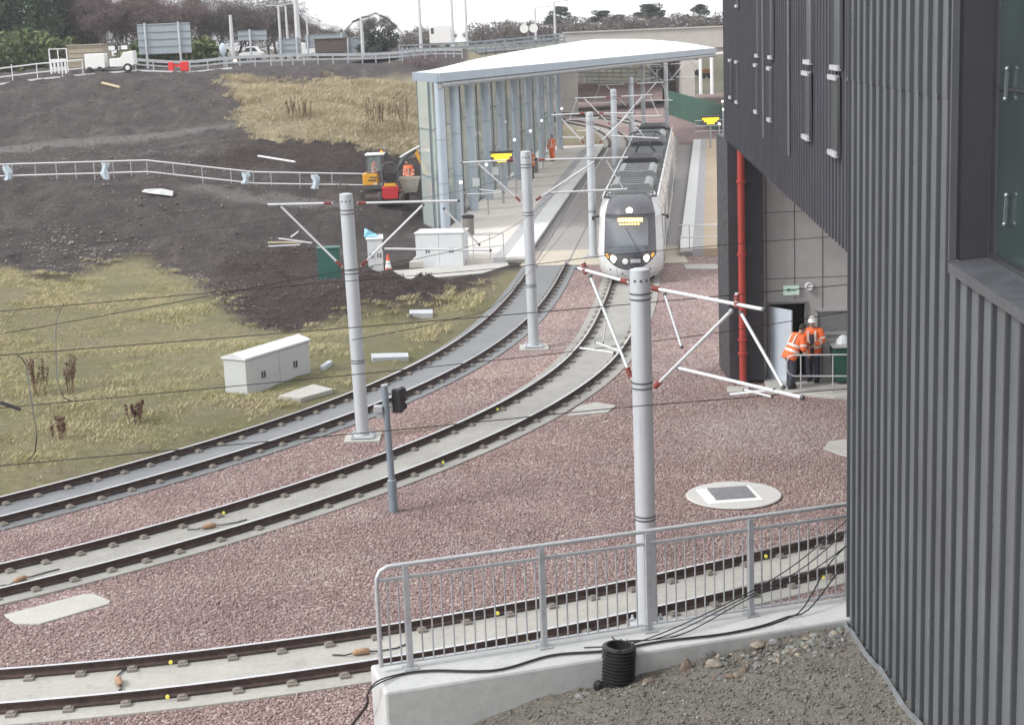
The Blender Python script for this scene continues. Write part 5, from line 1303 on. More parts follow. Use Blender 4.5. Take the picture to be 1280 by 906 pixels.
# ------------------------------------------------------------------ trackside cabinets
m_cab1 = M('cabinet_white', (.60, .62, .63), .5, 0, .05, 1.5, dirt=((.47, .48, .47), .7), streak=.15)
m_cab2 = M('cabinet_grey', (.47, .485, .49), .5, 0, .06, 1.5)
def cabinet(p_l, p_m, p_r, h, gable, label, pix_end=True):
    a, b, c = (Vector(p) for p in (p_l, p_m, p_r)); u = (c-b); u.z = 0; L = u.length; u.normalize(); w_ = Vector((-u.y, u.x, 0)); W_ = abs((a-b).dot(w_))
    t = thing('trackside_cabinet', label, 'cabinet', b)
    R = Matrix((u, w_, Vector((0, 0, 1)))).transposed(); ctr = b+u*L/2+w_*W_/2
    MB().box(ctr+Vector((0, 0, -.03)), (L+.3, W_+.3, .1), mx=R).build('plinth', m_kerb, t)
    MB().box(ctr+Vector((0, 0, h/2)), (L, W_, h), mx=R).build('body', m_cab2 if gable else m_cab1, t, bevel=.01)
    m = MB(); e = .05; pr = [(-W_/2-e, h+.002), (-W_/2-e, h+.06), (0, h+.06+gable), (W_/2+e, h+.06), (W_/2+e, h+.002)]; n_ = 5
    vs = [ctr+u*(-L/2-e)+w_*y+Vector((0, 0, z)) for y, z in pr]+[ctr+u*(L/2+e)+w_*y+Vector((0, 0, z)) for y, z in pr]
    m.add(vs, [(i, (i+1) % n_, n_+(i+1) % n_, n_+i) for i in range(n_)]+[tuple(range(n_)), tuple(range(2*n_-1, n_-1, -1))]); m.build('roof', m_cab1, t, bevel=.008)
    nd = 2; 
    for k in range(nd):
        x0 = L*k/nd+.03; x1 = L*(k+1)/nd-.03; q = b+u*(x0+x1)/2-w_*.006+Vector((0, 0, h*.5))
        d_ = MB().box(q, (x1-x0, .02, h-.1), mx=R).build('door', m_cab2 if gable else m_cab1, t, bevel=.004)
        for s_ in (-.06, .06): MB().box(b+u*((x0+x1)/2+s_)-w_*.028+Vector((0, 0, h*.52)), (.045, .03, .2), mx=R).build('handle', M('dark_handle', (.06, .06, .065), .5, .2, .1), d_)
    return t, ctr, R
cabinet(G(283, 497), G(310, 500), G(389, 472), 1.2, .14, 'large white double-door cabinet with ridged lid standing in the grass')
cabinet(G(521, 330), G(521, 336), G(580, 335), 1.55, .0, 'white two-door cabinet at the end of the left platform')
a = G(461, 341); b = G(480, 340)
t, ctr, R = cabinet(G(461, 335), a, b, 1.45, .0, 'narrow pale grey cabinet with a blue bag on its lid')
p = ctr+Vector((-.2, 0, 1.53))
tag(MB().add([tuple(p+Vector(q)) for q in ((-.25, -.15, 0), (.35, -.15, 0), (.4, .15, 0), (-.2, .15, 0), (-.22, 0, .38), (-.05, -.08, .30), (.25, 0, .12))], [(0, 1, 6, 5), (0, 5, 4), (1, 2, 6), (2, 3, 4, 5, 6), (3, 0, 4), (0, 3, 2, 1)]).build('plastic_bag', M('sky_blue_plastic', (.25, .52, .66), .4, 0, .15, 6)), 'crumpled sky-blue bag on the narrow grey cabinet', 'bag')
c = G(412, 352); t = thing('green_cabinet', 'dark green utility cabinet half hidden behind the left pole', 'cabinet', c)
m_green = M('cabinet_green', (.035, .115, .095), .5, 0, .12, 2)
MB().box(c+Vector((0, .3, .72)), (.95, .6, 1.4), .06).build('body', m_green, t, bevel=.015); MB().box(c+Vector((0, .3, 1.44)), (1.0, .66, .06), .06).build('lid', m_green, t, bevel=.01); MB().box(c+Vector((-.02, -.01, .72)), (.84, .02, 1.25), .06).build('door', m_green, t)
c = G(486, 345); t = thing('traffic_cone', 'orange and white traffic cone before the narrow grey cabinet', 'cone', c)
m_cone = M('cone_orange', (.72, .11, .045), .5, 0, .08, 4)
MB().box(c+Vector((0, 0, .03)), (.52, .52, .06)).build('base', m_cone, t, bevel=.01)
rr = lambda z: .2-.165*(z/.95)
MB().lathe([(rr(0), .06), (rr(.35), .35), (.001, .35)], c, 18).lathe([(rr(.68), .68), (rr(.95), .95), (.001, .95)], c, 18).build('body', m_cone, t, smooth=True)
MB().lathe([(rr(.35), .35), (rr(.68), .68)], c, 18).build('reflective_sleeve', m_white, t, smooth=True)
# signal post
c = G(492, 640); t = thing('signal_post', 'small grey signal post with black lamp head between the tracks', 'signal', c)
m_sig = M('signal_grey', (.20, .235, .27), .45, .1, .08, 3)
tp = c+Vector((-.05, 0, 2.93))
MB().poly([c+Vector((0, 0, -.02)), c+Vector((0, 0, .75)), c+Vector((0, 0, .78)), tp], [.105, .105, .075, .075], 16).build('post', m_sig, t, smooth=True)
MB().lathe([(.001, 0), (.08, 0), (.08, .02), (.001, .025)], tp, 16).build('cap', m_galv, t)
hd = tp+Vector((.27, .12, -.38))
h_ = MB().box(hd, (.22, .18, .54), -.35).build('signal_head', m_blk, t, bevel=.03)
m = MB()
for k in range(3): m.lathe([(.085, 0), (.095, .16), (.08, .16), (.072, 0)], hd+Vector((.05, .08, .175-.175*k)), 14, Matrix.Rotation(-.35, 3, 'Z') @ Matrix.Rotation(-PI/2, 3, 'X'))
m.build('hood', m_blk, h_)
MB().bar(tp+Vector((-.05, 0, -.5)), tp+Vector((.16, .03, -.5)), .06, .05).bar(tp+Vector((-.05, 0, -.18)), tp+Vector((.16, .03, -.2)), .05, .04).build('bracket', m_sig, t)
MB().box(tp+Vector((-.16, .0, -.52)), (.2, .22, .14)).box(tp+Vector((-.14, -.02, -.66)), (.12, .12, .14)).build('junction_box', m_galv2, t, bevel=.01)
# boards, slabs and litter on the bank
def tslab(pix, label, mat, h=.15, name='concrete_slab', cat='slab', flat=False):
    Q = [G(*p) if flat else onterr(*p) for p in pix]; zt_ = max(q.z for q in Q)+h; m = MB(); k = len(Q)
    m.add([(q.x, q.y, q.z+h) for q in Q]+[(q.x, q.y, q.z-.1) for q in Q], [tuple(range(k))]+[(i, i+k, (i+1) % k+k, (i+1) % k) for i in range(k)])
    return tag(m.build(name, mat), label, cat)
m_bslab = conc('bluish_slab', (.36, .38, .41), (.44, .46, .49), (.52, .54, .57), 2, .8)
tslab([(464, 448), (466, 453), (511, 452), (510, 447)], 'narrow pale slab in the grass right of the left pole', m_bslab)
tslab([(512, 393), (512, 398), (541, 397), (541, 392)], 'farther small pale slab on the grass near the dark topsoil', m_bslab)
tslab([(348, 501), (376, 505), (417, 491), (392, 485)], 'flat concrete slab in the grass beside the large white cabinet', m_kerb, .12)
tslab([(400, 462), (404, 464), (416, 456), (411, 455)], 'small grey block lying by the corner of the large white cabinet', m_bslab, .12)
tslab([(455, 344), (457, 352), (540, 350), (604, 344), (636, 334), (632, 326), (592, 330), (520, 339), (480, 342)], 'dirty pale concrete apron in front of the white and grey cabinets', m_kerb, .10, flat=True)
m_pvc = M('white_pvc', (.70, .70, .69), .5, 0, .06); m_wood = M('pale_timber', (.50, .42, .28), .8, 0, .15, 5)
def stick(a, b, r, label, mat, name='pipe', cat='pipe', up=.12, up2=None):
    p, q = onterr(*a), onterr(*b); p.z += up; q.z += up if up2 is None else up2
    return tag(MB().tube(p, q, r, n=8).build(name, mat), label, cat)
stick((323, 198), (369, 206), .06, 'white pipe lying on the dark soil above the white fence', m_pvc)
stick((128, 107), (150, 112), .10, 'pale timber lying high on the brown slope', m_wood, 'timber', 'timber')
stick((336, 308), (378, 307), .06, 'yellowish timber on the soil left of the tall pole', m_wood, 'timber', 'timber')
Q = [onterr(*p) for p in ((177, 243), (181, 240), (202, 239), (217, 243), (216, 248), (185, 246))]
m = MB(); zc = sum((q for q in Q), Vector())/6; m.add([tuple(q+Vector((0, 0, .12))) for q in Q]+[tuple(zc+Vector((0, 0, .25)))], [(i, (i+1) % 6, 6) for i in range(6)]); tag(m.build('plastic_sheet', M('grey_sheet', (.50, .50, .49), .6, 0, .2, 3)), 'white plastic sheet lying below the white fence', 'sheet')
# ------------------------------------------------------------------ white fences on the bank
def bank_fence(pix, posts, label, h=1.12, rails=(.98, .42)):
    top = [Vector(p) for p in pix]
    t = thing('bank_fence', label, 'fence', pix[0])
    for q in posts: MB().tube(q-Vector((0, 0, .5)), q+Vector((0, 0, h)), .03, n=6).build('post', m_galv2, t)
    for f in rails: MB().poly([p+Vector((0, 0, h*f)) for p in top], .036, 6).build('rail', m_wr, t)
    return t
# fence line on the bench of the bank: depth chosen along the survey, height from the terrain
def bench(x):
    Y = float(np.interp(x, [-100, 0, 185, 320, 465], [86.6, 87, 88, 88.6, 90])); yb = float(np.interp(x, [-100, 0, 185, 320, 465], [236, 231, 225.5, 240, 242]))
    return atY(x, yb, Y)
bx = [-90, -62, -36, -10, 17, 46, 72, 96, 119, 143, 165, 185, 218, 254, 290, 318, 340, 376, 416, 462]
bank_fence([bench(x) for x in bx], [bench(x) for x in bx], 'white two-rail fence running along the bench of the brown bank')
for (x, lab) in ((11, 'pale blue sheet tied to the white fence at the left edge'), (133, 'pale blue sheet tied to the middle of the white fence'), (308, 'pale blue sheet tied to the white fence below the white pipe'), (395, 'pale blue sheet on the white fence nearest the excavator')):
    p = bench(x); m = MB(); n_ = 6; vs = []
    for i in range(n_):
        zz = 1.05-i*.2; ww = .2+.06*math.sin(i*2.1+x); dx = .07*math.sin(i*1.3+x)
        vs += [(p.x-ww+dx, p.y-.06, p.z+zz), (p.x+dx, p.y-.14, p.z+zz-.03), (p.x+ww+dx, p.y-.05, p.z+zz)]
    m.add(vs, [(3*i+j, 3*i+j+1, 3*i+4+j, 3*i+3+j) for i in range(n_-1) for j in (0, 1)]); tag(m.build('tied_sheet', M('pale_blue_sheet', (.50, .58, .64), .6, 0, .1, 5)), lab, 'sheet')
# ------------------------------------------------------------------ people
m_skin = M('skin', (.42, .26, .19), .6, 0, .06, 6); m_hiviz = M('orange_hi_vis', (.80, .155, .045), .75, 0, .08, 8, emit=None)
m_refl = M('silver_tape', (.68, .66, .62), .4, .1, .06); m_navy = M('navy_trousers', (.035, .038, .055), .85, 0, .2, 8); m_boot = M('black_boot', (.02, .02, .02), .6, 0, .1)
m_hat = M('white_helmet', (.78, .78, .76), .3, 0, .03); m_hair = M('dark_hair', (.022, .017, .014), .7, 0, .2, 20)
def person(label, loc, rz, lean=0., turn=0., armL=None, armR=None, legs=((-.10, .02), (.10, -.02)), hat=False, vox=.011, seat=False, trous=None, open_front=False):
    """figure facing local +Y, height 1.76; arms are (elbow, hand) in upper-body coordinates (x right, y forward, z from the hips)"""
    t = thing('person', label, 'person', loc)
    if not seat: t.scale = (1.10, 1.10, 1.09)
    Rz = Matrix.Rotation(rz, 3, 'Z'); Rl = Matrix.Rotation(-lean, 3, 'X'); hip = Vector((0, 0, .93 if not seat else .45))
    Ru = Rl @ Matrix.Rotation(turn, 3, 'Z')
    def up(p): return Rz @ (hip+Ru @ Vector(p))+Vector(loc)
    def lo(p): return Rz @ Vector(p)+Vector(loc)
    armL = armL or ((-.27, .02, .22), (-.27, .14, -.02)); armR = armR or ((.27, .02, .22), (.27, .14, -.02))
    def limb(m, pts, rs, f):
        P_ = [f(p) for p in pts]; m.poly(P_, rs, 10)
        for p, r in zip(P_, rs): m.ball(p, r, 10, 6)
    def torso(m, g, f):
        secs = [(0, .165, .12), (.12, .15, .11), (.28, .165, .115), (.42, .195, .115), (.50, .17, .10), (.555, .07, .065)]
        vs = []; n_ = 18
        for z, rx, ry in secs:
            for k in range(n_): a = 2*PI*k/n_; vs.append(f((math.cos(a)*(rx+g), math.sin(a)*(ry+g), z)))
        m.add(vs, [(i*n_+k, i*n_+(k+1) % n_, (i+1)*n_+(k+1) % n_, (i+1)*n_+k) for i in range(len(secs)-1) for k in range(n_)]+[tuple(range(n_-1, -1, -1)), tuple(range((len(secs)-1)*n_, len(secs)*n_))])
    m = MB(); torso(m, 0, up)
    limb(m, [(0, 0, .50), (0, .015, .61)], [.062, .058], up)
    hc = Vector((0, .03, .715))
    m.v += []; hb = MB().ball((0, 0, 0), (.076, .096, .118), 16, 12); hb.ball((0, .055, -.06), (.05, .05, .055), 10, 8); hb.ball((0, .10, -.005), (.014, .02, .022), 8, 6)
    for s in (-1, 1): hb.ball((s*.077, -.005, -.01), (.012, .022, .032), 8, 6)
    m.add([up(hc+Vector(v)) for v in hb.v], hb.f)
    for s, arm in ((-1, armL), (1, armR)):
        sh = (s*.19, 0, .46); el, ha = Vector(arm[0]), Vector(arm[1]); d = (ha-el).normalized()
        limb(m, [sh, el], [.055, .043], up); limb(m, [el, ha], [.043, .029], up)
        pc = ha+d*.05; limb(m, [ha, ha+d*.085], [.03, .036], up)
        side = d.cross(Vector((0, 0, 1))); side = side.normalized() if side.length > .1 else Vector((1, 0, 0)); nrm = side.cross(d)
        for k, L_ in enumerate((.070, .082, .078, .06)):
            o_ = side*(.027-.018*k); a0 = ha+d*.085+o_; limb(m, [a0, a0+d*L_*.5-nrm*.008, a0+d*L_*.85-nrm*.032], [.011, .010, .008], up)
        limb(m, [ha+d*.03+side*.03*s, ha+d*.07+side*.055*s, ha+d*.095+side*.05*s-nrm*.015], [.013, .012, .009], up)
    LG = []
    for s, (x, y) in zip((-1, 1), legs):
        if seat: P_ = [(s*.09, 0, .45), (s*.12, .42, .48), (s*.12, .45, .08)]
        else: P_ = [(s*.09, 0, .90), (x*1.05, y*.5+.03, .49), (x*1.1, y-.02, .085)]
        LG.append(P_); limb(m, P_, [.088, .058, .042], lo); limb(m, [(P_[2][0], P_[2][1]-.03, .045), (P_[2][0], P_[2][1]+.16, .035)], [.045, .036], lo)
    body = m.build('body', m_skin, t); remesh(body, vox)
    # clothes
    m = MB(); torso(m, .05, up); P_ = [up((math.cos(2*PI*k/18)*.225, math.sin(2*PI*k/18)*.18, z)) for z in (-.18, .1) for k in range(18)]
    m.add(P_, [(k, (k+1) % 18, 18+(k+1) % 18, 18+k) for k in range(18)]+[tuple(range(17, -1, -1)), tuple(range(18, 36))])
    for s, arm in ((-1, armL), (1, armR)):
        sh = (s*.19, 0, .46); el, ha = Vector(arm[0]), Vector(arm[1]); limb(m, [sh, el], [.10, .08], up); limb(m, [el, el.lerp(ha, .92)], [.08, .062], up)
    j = m.build('jacket', m_hiviz, t); remesh(j, vox*1.3)
    m = MB()
    for P_ in LG: limb(m, [P_[0], P_[1], (P_[2][0], P_[2][1], P_[2][2]+.02)], [.118, .092, .08], lo)
    m.ball(lo((0, 0, hip.z)), (.17, .14, .12), 12, 8); j = m.build('trousers', trous or m_navy, t); remesh(j, vox*1.3)
    m = MB()
    for P_ in LG: limb(m, [(P_[2][0], P_[2][1]-.03, .055), (P_[2][0], P_[2][1]+.16, .045)], [.058, .047], lo); limb(m, [(P_[2][0], P_[2][1], .05), (P_[2][0], P_[2][1], .16)], [.058, .062], lo)
    j = m.build('boots', m_boot, t); remesh(j, vox*1.3)
    m = MB(); n_ = 20
    def band(z0, z1, rx, ry):
        vs = [up((math.cos(2*PI*k/n_)*rx, math.sin(2*PI*k/n_)*ry, z)) for z in (z0, z1) for k in range(n_)]; m.add(vs, [(k, (k+1) % n_, n_+(k+1) % n_, n_+k) for k in range(n_)])
    band(.02, .085, .228, .184); band(.17, .235, .213, .170)
    for s in (-1, 1):
        for y_ in (-1, 1):
            pts_ = [up((s*.095, y_*ry, z)) for z, ry in ((.2, .164), (.32, .166), (.42, .163), (.5, .145))]
            for a, b in zip(pts_[:-1], pts_[1:]): m.bar(a, b, .05, .012, up=Rz @ Vector((0, 1, 0)))
    for s, arm in ((-1, armL), (1, armR)):
        el, ha = Vector(arm[0]), Vector(arm[1]); sh = Vector((s*.19, 0, .46))
        for a, b, f0, r in ((sh, el, .62, .094), (el, ha, .4, .080)):
            p, q = up(a.lerp(b, f0)), up(a.lerp(b, f0+.2)); m.tube(p, q, r, r-.002, 12)
    m.build('reflective_bands', m_refl, t, smooth=True)
    if open_front:
        m = MB(); m.bar(up((0, .172, -.12)), up((0, .168, .42)), .10, .03, up=Rz @ Vector((0, 1, 0))); m.build('dark_shirt', m_navy, t, bevel=.01)
    hq = up(hc); Rh = Rz @ Ru
    if hat:
        m = MB(); pr = [(.108, 0), (.108, .03), (.098, .075), (.07, .115), (.03, .132), (.001, .135)]
        m.lathe(pr, hq+Rh @ Vector((0, -.005, .03)), 20, Rh @ Matrix.Diagonal((.92, 1.08, 1))); m.lathe([(.001, -.004), (.128, -.004), (.128, .006), (.001, .008)], hq+Rh @ Vector((0, .015, .032)), 20, Rh @ Matrix.Diagonal((.88, 1.12, 1))); m.bar(hq+Rh @ Vector((0, -.09, .13)), hq+Rh @ Vector((0, .09, .14)), .03, .03); m.build('helmet', m_hat, t, smooth=True)
    hb = MB().ball((0, -.018, .022), (.085, .098, .112), 14, 10); m = MB()
    vs = [Vector(v) for v in hb.v]; keep = [f for f in hb.f if sum((vs[i].y < .035 or vs[i].z > .085) and vs[i].z > -.07 for i in f) == len(f)]
    m.add([hq+Rh @ v for v in vs], keep); m.build('hair', m_hair, t, smooth=True)
    if vox < .015:
        m = MB()
        for s in (-1, 1): m.ball(hq+Rh @ Vector((s*.03, .088, .012)), (.010, .006, .006), 8, 5)
        m.box(hq+Rh @ Vector((0, .093, -.052)), (.045, .006, .008), mx=Rh); m.build('face_features', M('eyes_and_mouth', (.05, .03, .028), .5, 0, 0), t)
    return t
zl = gz(46.2)+.082
p1 = atY(989, 487, 44.75); p2 = atY(1017, 480, 45.45)
person('person in orange jacket bending towards the helmeted colleague, seen from behind', (p1.x, 44.75, zl), math.radians(-66), lean=.50, turn=.1, armL=((-.26, .12, .22), (-.18, .34, .12)), armR=((.26, .1, .22), (.2, .34, .14)), legs=((-.12, .05), (.12, -.10)))
person('person in orange jacket and white helmet facing left by the dark doorway', (p2.x, 45.45, zl), math.radians(152), lean=.14, turn=.1, armL=((-.27, .06, .22), (-.12, .28, .18)), armR=((.27, .05, .22), (.13, .28, .16)), legs=((-.10, .06), (.11, -.03)), hat=True, open_front=True)
p = atY(690, 181, 118); zpl = gz(118)+.33
person('person in all-orange work suit at the far end of the left platform', (p.x, 118, zpl), 2.4, vox=.02, trous=m_hiviz)
p = atY(664, 190, 106)
person('person in orange jacket in mid platform among the shelter columns', (p.x, 106, gz(106)+.33), 2.0, vox=.02)
# green wheelie bin beside the workers
c = Vector((atY(1055, 487, 45.2).x, 45.2, zl)); t = thing('wheeled_bin', 'dark green bin with raised lid beside the two workers', 'bin', c)
m_bin = M('bin_green', (.015, .075, .05), .45, 0, .1, 3)
m = MB(); m.add([(c.x+x*f, c.y+y*f, c.z+z) for z, f in ((.08, .8), (1.1, 1)) for x, y in ((-.36, -.4), (.36, -.4), (.36, .4), (-.36, .4))], [(3, 2, 1, 0), (4, 5, 6, 7), (0, 1, 5, 4), (1, 2, 6, 5), (2, 3, 7, 6), (3, 0, 4, 7)]); m.build('body', m_bin, t, bevel=.02)
MB().box(c+Vector((0, 0, 1.12)), (.82, .9, .05)).build('lid', m_galv, t, bevel=.01)
MB().tube(c+Vector((-.3, .32, .09)), c+Vector((.3, .32, .09)), .09, n=12).build('wheel', m_blk, t)
q = c+Vector((-.02, .0, 1.15)); tag(MB().lathe([(.001, 0), (.22, 0), (.2, .1), (.12, .2), (.06, .24), (.001, .25)], q, 9).build('clear_sack', M('clear_plastic', (.55, .57, .58), .25, 0, .2, 9), smooth=False), 'crumpled clear plastic on the lid of the green bin', 'bag')
# ------------------------------------------------------------------ mini excavator and site dumper
m_yellow = M('plant_yellow', (.72, .36, .03), .4, 0, .08, 3); m_pgrey = M('plant_grey', (.085, .09, .095), .5, .1, .15, 4); m_track = M('track_rubber', (.06, .052, .048), .85, 0, .3, 6); m_mud = M('mud', (.16, .135, .115), .9, 0, .3, 5)
c = onterr(474, 250, 80); c = Vector((c.x, c.y, c.z)); E = thing('mini_excavator', 'yellow mini excavator with white-roofed cab on the bank beside the shelter', 'excavator', c)
def ex(p): return c+Vector(p)
for s in (-.55, .55):
    m = MB(); pr = []
    for k in range(9): a = PI/2+PI*k/8; pr.append((-.75+.24*math.cos(a), .26+.24*math.sin(a)))
    for k in range(9): a = -PI/2+PI*k/8; pr.append((.75+.24*math.cos(a), .26+.24*math.sin(a)))
    R = Matrix(((1, 0, 0), (0, 0, 1), (0, 1, 0)))
    m.prism(pr, s-.14, s+.14, R, c); tr = m.build('track', m_track, E)
    MB().box(ex((0, s-.16*(1 if s < 0 else -1), .27)), (1.4, .03, .2)).build('track_frame', m_mud, tr)
    m = MB()
    for k in range(4): m.tube(ex((-.6+.4*k, s-.15, .2)), ex((-.6+.4*k, s+.15, .2)), .1, n=10)
    m.build('rollers', m_mud, tr)
    MB().box(ex((.0, s, .5)), (1.9, .3, .02)).build('tread', m_track, tr)
MB().box(ex((0, 0, .38)), (.9, .95, .2)).tube(ex((0, 0, .45)), ex((0, 0, .62)), .35, n=16).build('undercarriage', m_pgrey, E)
m = MB(); R = Matrix(((1, 0, 0), (0, 0, 1), (0, 1, 0)))
m.prism([(-.72, .62), (.6, .62), (.6, .80), (.1, .84), (-.72, .84)], -.62, .62, R, c); m.build('turntable', m_pgrey, E, bevel=.02)
m = MB(); m.prism([(-.78, .845), (-.80, 1.42), (-.70, 1.50), (.02, 1.46), (.02, .845)], -.62, .62, R, c); b_ = m.build('engine_cover', m_yellow, E, bevel=.04)
MB().box(ex((-.28, -.632, 1.12)), (.42, .02, .08)).box(ex((-.2, -.632, 1.28)), (.42, .02, .06)).build('vent', m_pgrey, b_)
MB().box(ex((-.1, -.632, .92)), (.2, .015, .08)).build('warning_label', m_white, b_)
m = MB()
for x, y in ((-.55, -.55), (-.55, .55), (.28, -.55), (.42, .55)): m.bar(ex((x, y, 1.45)), ex((x*.95, y, 2.45)), .06, .06)
for z in (1.5, 2.42): m.bar(ex((-.55, -.55, z)), ex((.3, -.55, z)), .05, .05).bar(ex((-.55, .55, z)), ex((.4, .55, z)), .05, .05)
m.build('cab_frame', m_pgrey, E)
m = MB(); m.box(ex((-.09, 0, 2.49)), (1.05, 1.22, .09)); m.build('cab_roof', m_hat, E, bevel=.03)
MB().box(ex((-.12, -.56, 1.98)), (.75, .01, .8)).build('cab_glass', Mglass('cab_glass', (.3, .36, .36), .35), E)
MB().box(ex((-.3, 0, 1.25)), (.5, .6, .5)).build('seat', m_blk, E)
MB().lathe([(.06, 0), (.07, .05), (.05, .14), (.001, .15)], ex((.28, -.2, 2.54)), 12).build('beacon', M('beacon_orange', (.8, .2, .04), .3, 0, 0, emit=(1, .35, .05), es=.8), E, smooth=True)
MB().poly([ex((.62, .2, .8)), ex((.95, .2, 1.35)), ex((1.45, .2, 2.15)), ex((2.15, .2, 2.62))], [.14, .13, .12, .10], 8).build('boom', m_pgrey, E)
a_ = MB().bar(ex((2.1, .2, 2.62)), ex((2.7, .2, 1.2)), .14, .18).build('dipper', m_yellow, E)
MB().tube(ex((1.25, .1, 2.25)), ex((2.4, .1, 2.85)), .05, n=8).tube(ex((1.5, .3, 2.1)), ex((2.45, .3, 2.6)), .05, n=8).build('hydraulic_ram', m_wr, E)
m = MB(); m.prism([(2.5, 1.25), (2.95, 1.2), (3.0, .8), (2.6, .7), (2.4, .95)], -.05, .45, R, c); m.build('bucket', m_pgrey, a_)
MB().box(ex((1.0, 0, .42)), (.08, 1.35, .36)).bar(ex((.5, .3, .4)), ex((1.0, .3, .4)), .1, .1).bar(ex((.5, -.3, .4)), ex((1.0, -.3, .4)), .1, .1).build('dozer_blade', m_yellow, E)
o = person('person in orange jacket at the controls inside the excavator cab', ex((-.15, -.05, 1.05)), -PI/2, seat=True, vox=.02)
# dumper
c = onterr(490, 258, 78); Dm = thing('site_dumper', 'red site dumper with hoop guard and pale skip before the excavator', 'dumper', c)
m_red2 = M('plant_red', (.52, .03, .04), .4, 0, .08, 4); m_skip = M('dusty_skip', (.42, .40, .34), .7, 0, .15, 4)
m = MB(); m.add([(c.x+x, c.y+y, c.z+z) for x, y, z in ((-.42, -.75, .42), (.42, -.75, .42), (.44, -.78, 1.06), (-.44, -.78, 1.06), (-.42, .2, .42), (.42, .2, .42), (.44, .2, 1.1), (-.44, .2, 1.1))], [(0, 1, 2, 3), (5, 4, 7, 6), (4, 0, 3, 7), (1, 5, 6, 2), (3, 2, 6, 7), (4, 5, 1, 0)]); m.build('engine_bonnet', m_red2, Dm, bevel=.03)
MB().box(ex((0, -.62, 1.17)), (.62, .2, .16)).build('warning_panel', m_yellow, Dm, bevel=.01)
MB().poly([ex((-.4, -.1, 1.0)), ex((-.44, -.1, 1.9)), ex((-.36, -.1, 2.18)), ex((-.18, -.1, 2.32)), ex((.18, -.1, 2.32)), ex((.36, -.1, 2.18)), ex((.44, -.1, 1.9)), ex((.4, -.1, 1.0))], .045, 8).build('hoop_guard', m_pgrey, Dm, smooth=True)
MB().box(ex((0, .15, 1.25)), (.5, .4, .12)).box(ex((0, -.1, 1.5)), (.5, .1, .5)).build('seat', m_blk, Dm)
for s in (-1, 1):
    for y in (-.45, 1.25):
        w_ = MB().lathe([(.1, -.13), (.36, -.13), (.40, -.07), (.40, .07), (.36, .13), (.1, .13)], ex((s*.58+.2*(y > 0), y, .4)), 18, Matrix.Rotation(PI/2, 3, 'Y')).build('wheel', m_track, Dm, smooth=True)
MB().box(ex((.1, .7, .6)), (.5, 1.6, .2)).build('chassis', m_red2, Dm)
m = MB(); b0 = Vector((1.0, .75, .62)); lo_ = [(-.34, -.45, 0), (.34, -.45, 0), (.34, .45, 0), (-.34, .45, 0)]; hi_ = [(-.58, -.6, .82), (.56, -.6, .78), (.56, .6, .78), (-.58, .6, .82)]
m.add([tuple(c+b0+Vector(q)) for q in lo_+hi_], [(3, 2, 1, 0), (0, 1, 5, 4), (1, 2, 6, 5), (2, 3, 7, 6), (3, 0, 4, 7)]); m.add([tuple(c+b0+Vector((x*1.0, y*1.0, z-.12))) for x, y, z in hi_], [(0, 1, 2, 3)]); m.build('skip', m_skip, Dm, bevel=.02)
MB().bar(ex((.3, .3, .6)), ex((.9, .6, .75)), .16, .2).build('skip_mount', m_red2, Dm)
p = onterr(514, 246, 82); person('person in orange jacket standing behind the pale dumper skip', (p.x-.05, p.y+.6, tz(p.x, p.y+.6)+.05), 2.6, lean=.25, vox=.02)
# ------------------------------------------------------------------ top of the bank: road, rails, signs, vehicles
m_road = conc('road_asphalt', (.075, .075, .08), (.11, .11, .115), (.15, .15, .15), .5, .85)
def ribbon(name, pts, w_, mat, up=.03):
    P_ = catmull([Vector(p) for p in pts], 2); return struct(MB().sweep(P_, [(-w_/2, 0), (w_/2, 0)], closed=False).build(name, mat))
RZ = 9.0
ribbon('road', [(-95, 139, RZ), (-60, 141, RZ), (-30, 146, RZ), (-10, 158, RZ), (2, 176, RZ), (14, 192, RZ+.1), (45, 205, RZ+.3)], 8, m_road)
# crash barrier with many posts
def barrier(pts, label, h=.95, step=1.6, mats=None, beam=.3, rails=None, pw=.08, cat='barrier', name='crash_barrier'):
    P_ = catmull([Vector(p) for p in pts], .5); mats = mats or (m_galv, m_galv)
    t = thing(name, label, cat, P_[0]); acc = 1e9
    last = None; n_ = 0
    for p in P_:
        if last is None or (p-last).length >= step:
            if n_ < 95: MB().box(p+Vector((0, 0, h/2)), (pw, pw, h)).build('post', mats[1], t)
            last = p; n_ += 1
    for z, bh in (rails or ((h-.1, beam),)):
        MB().sweep(P_, [(-.05, z-bh/2), (.05, z-bh/2), (.05, z+bh/2), (-.05, z+bh/2)]).build('rail', mats[0], t)
    return t
def crest(x, y, Y): p = atY(x, y, Y); return Vector((p.x, Y, max(tz(p.x, Y), p.z-.3) if -99 < p.x < 8 else p.z))
m_pale = M('pale_barrier', (.50, .52, .54), .5, .3, .1, 2)
bpts = [crest(x, y, Y) for x, y, Y in ((170, 88, 131), (230, 86, 132), (300, 82, 134), (380, 79.5, 138), (470, 79, 143), (540, 78, 148), (578, 76, 152))]
barrier(bpts, 'long pale crash barrier with close posts along the top of the bank', .95, 1.05, (m_pale, m_pale), .28, ((.82, .24), (.45, .12)), .10)
m_sg = M('steel_blue_grey', (.27, .31, .34), .5, .3, .1, 2)
sp = [atY(x, y, Y) for x, y, Y in ((500, 77, 148), (560, 74, 156), (640, 66, 172), (706, 58.5, 184))]
barrier(sp, 'blue-grey steel parapet rail leading up to the bridge', 1.5, 2.4, (m_sg, m_sg), .2, ((1.42, .14), (1.0, .22), (.6, .22), (.2, .16)), .14)
tl = [crest(x, y, Y) for x, y, Y in ((-60, 104, 123), (0, 101, 125), (47, 97.5, 126), (105, 93, 127.5))]
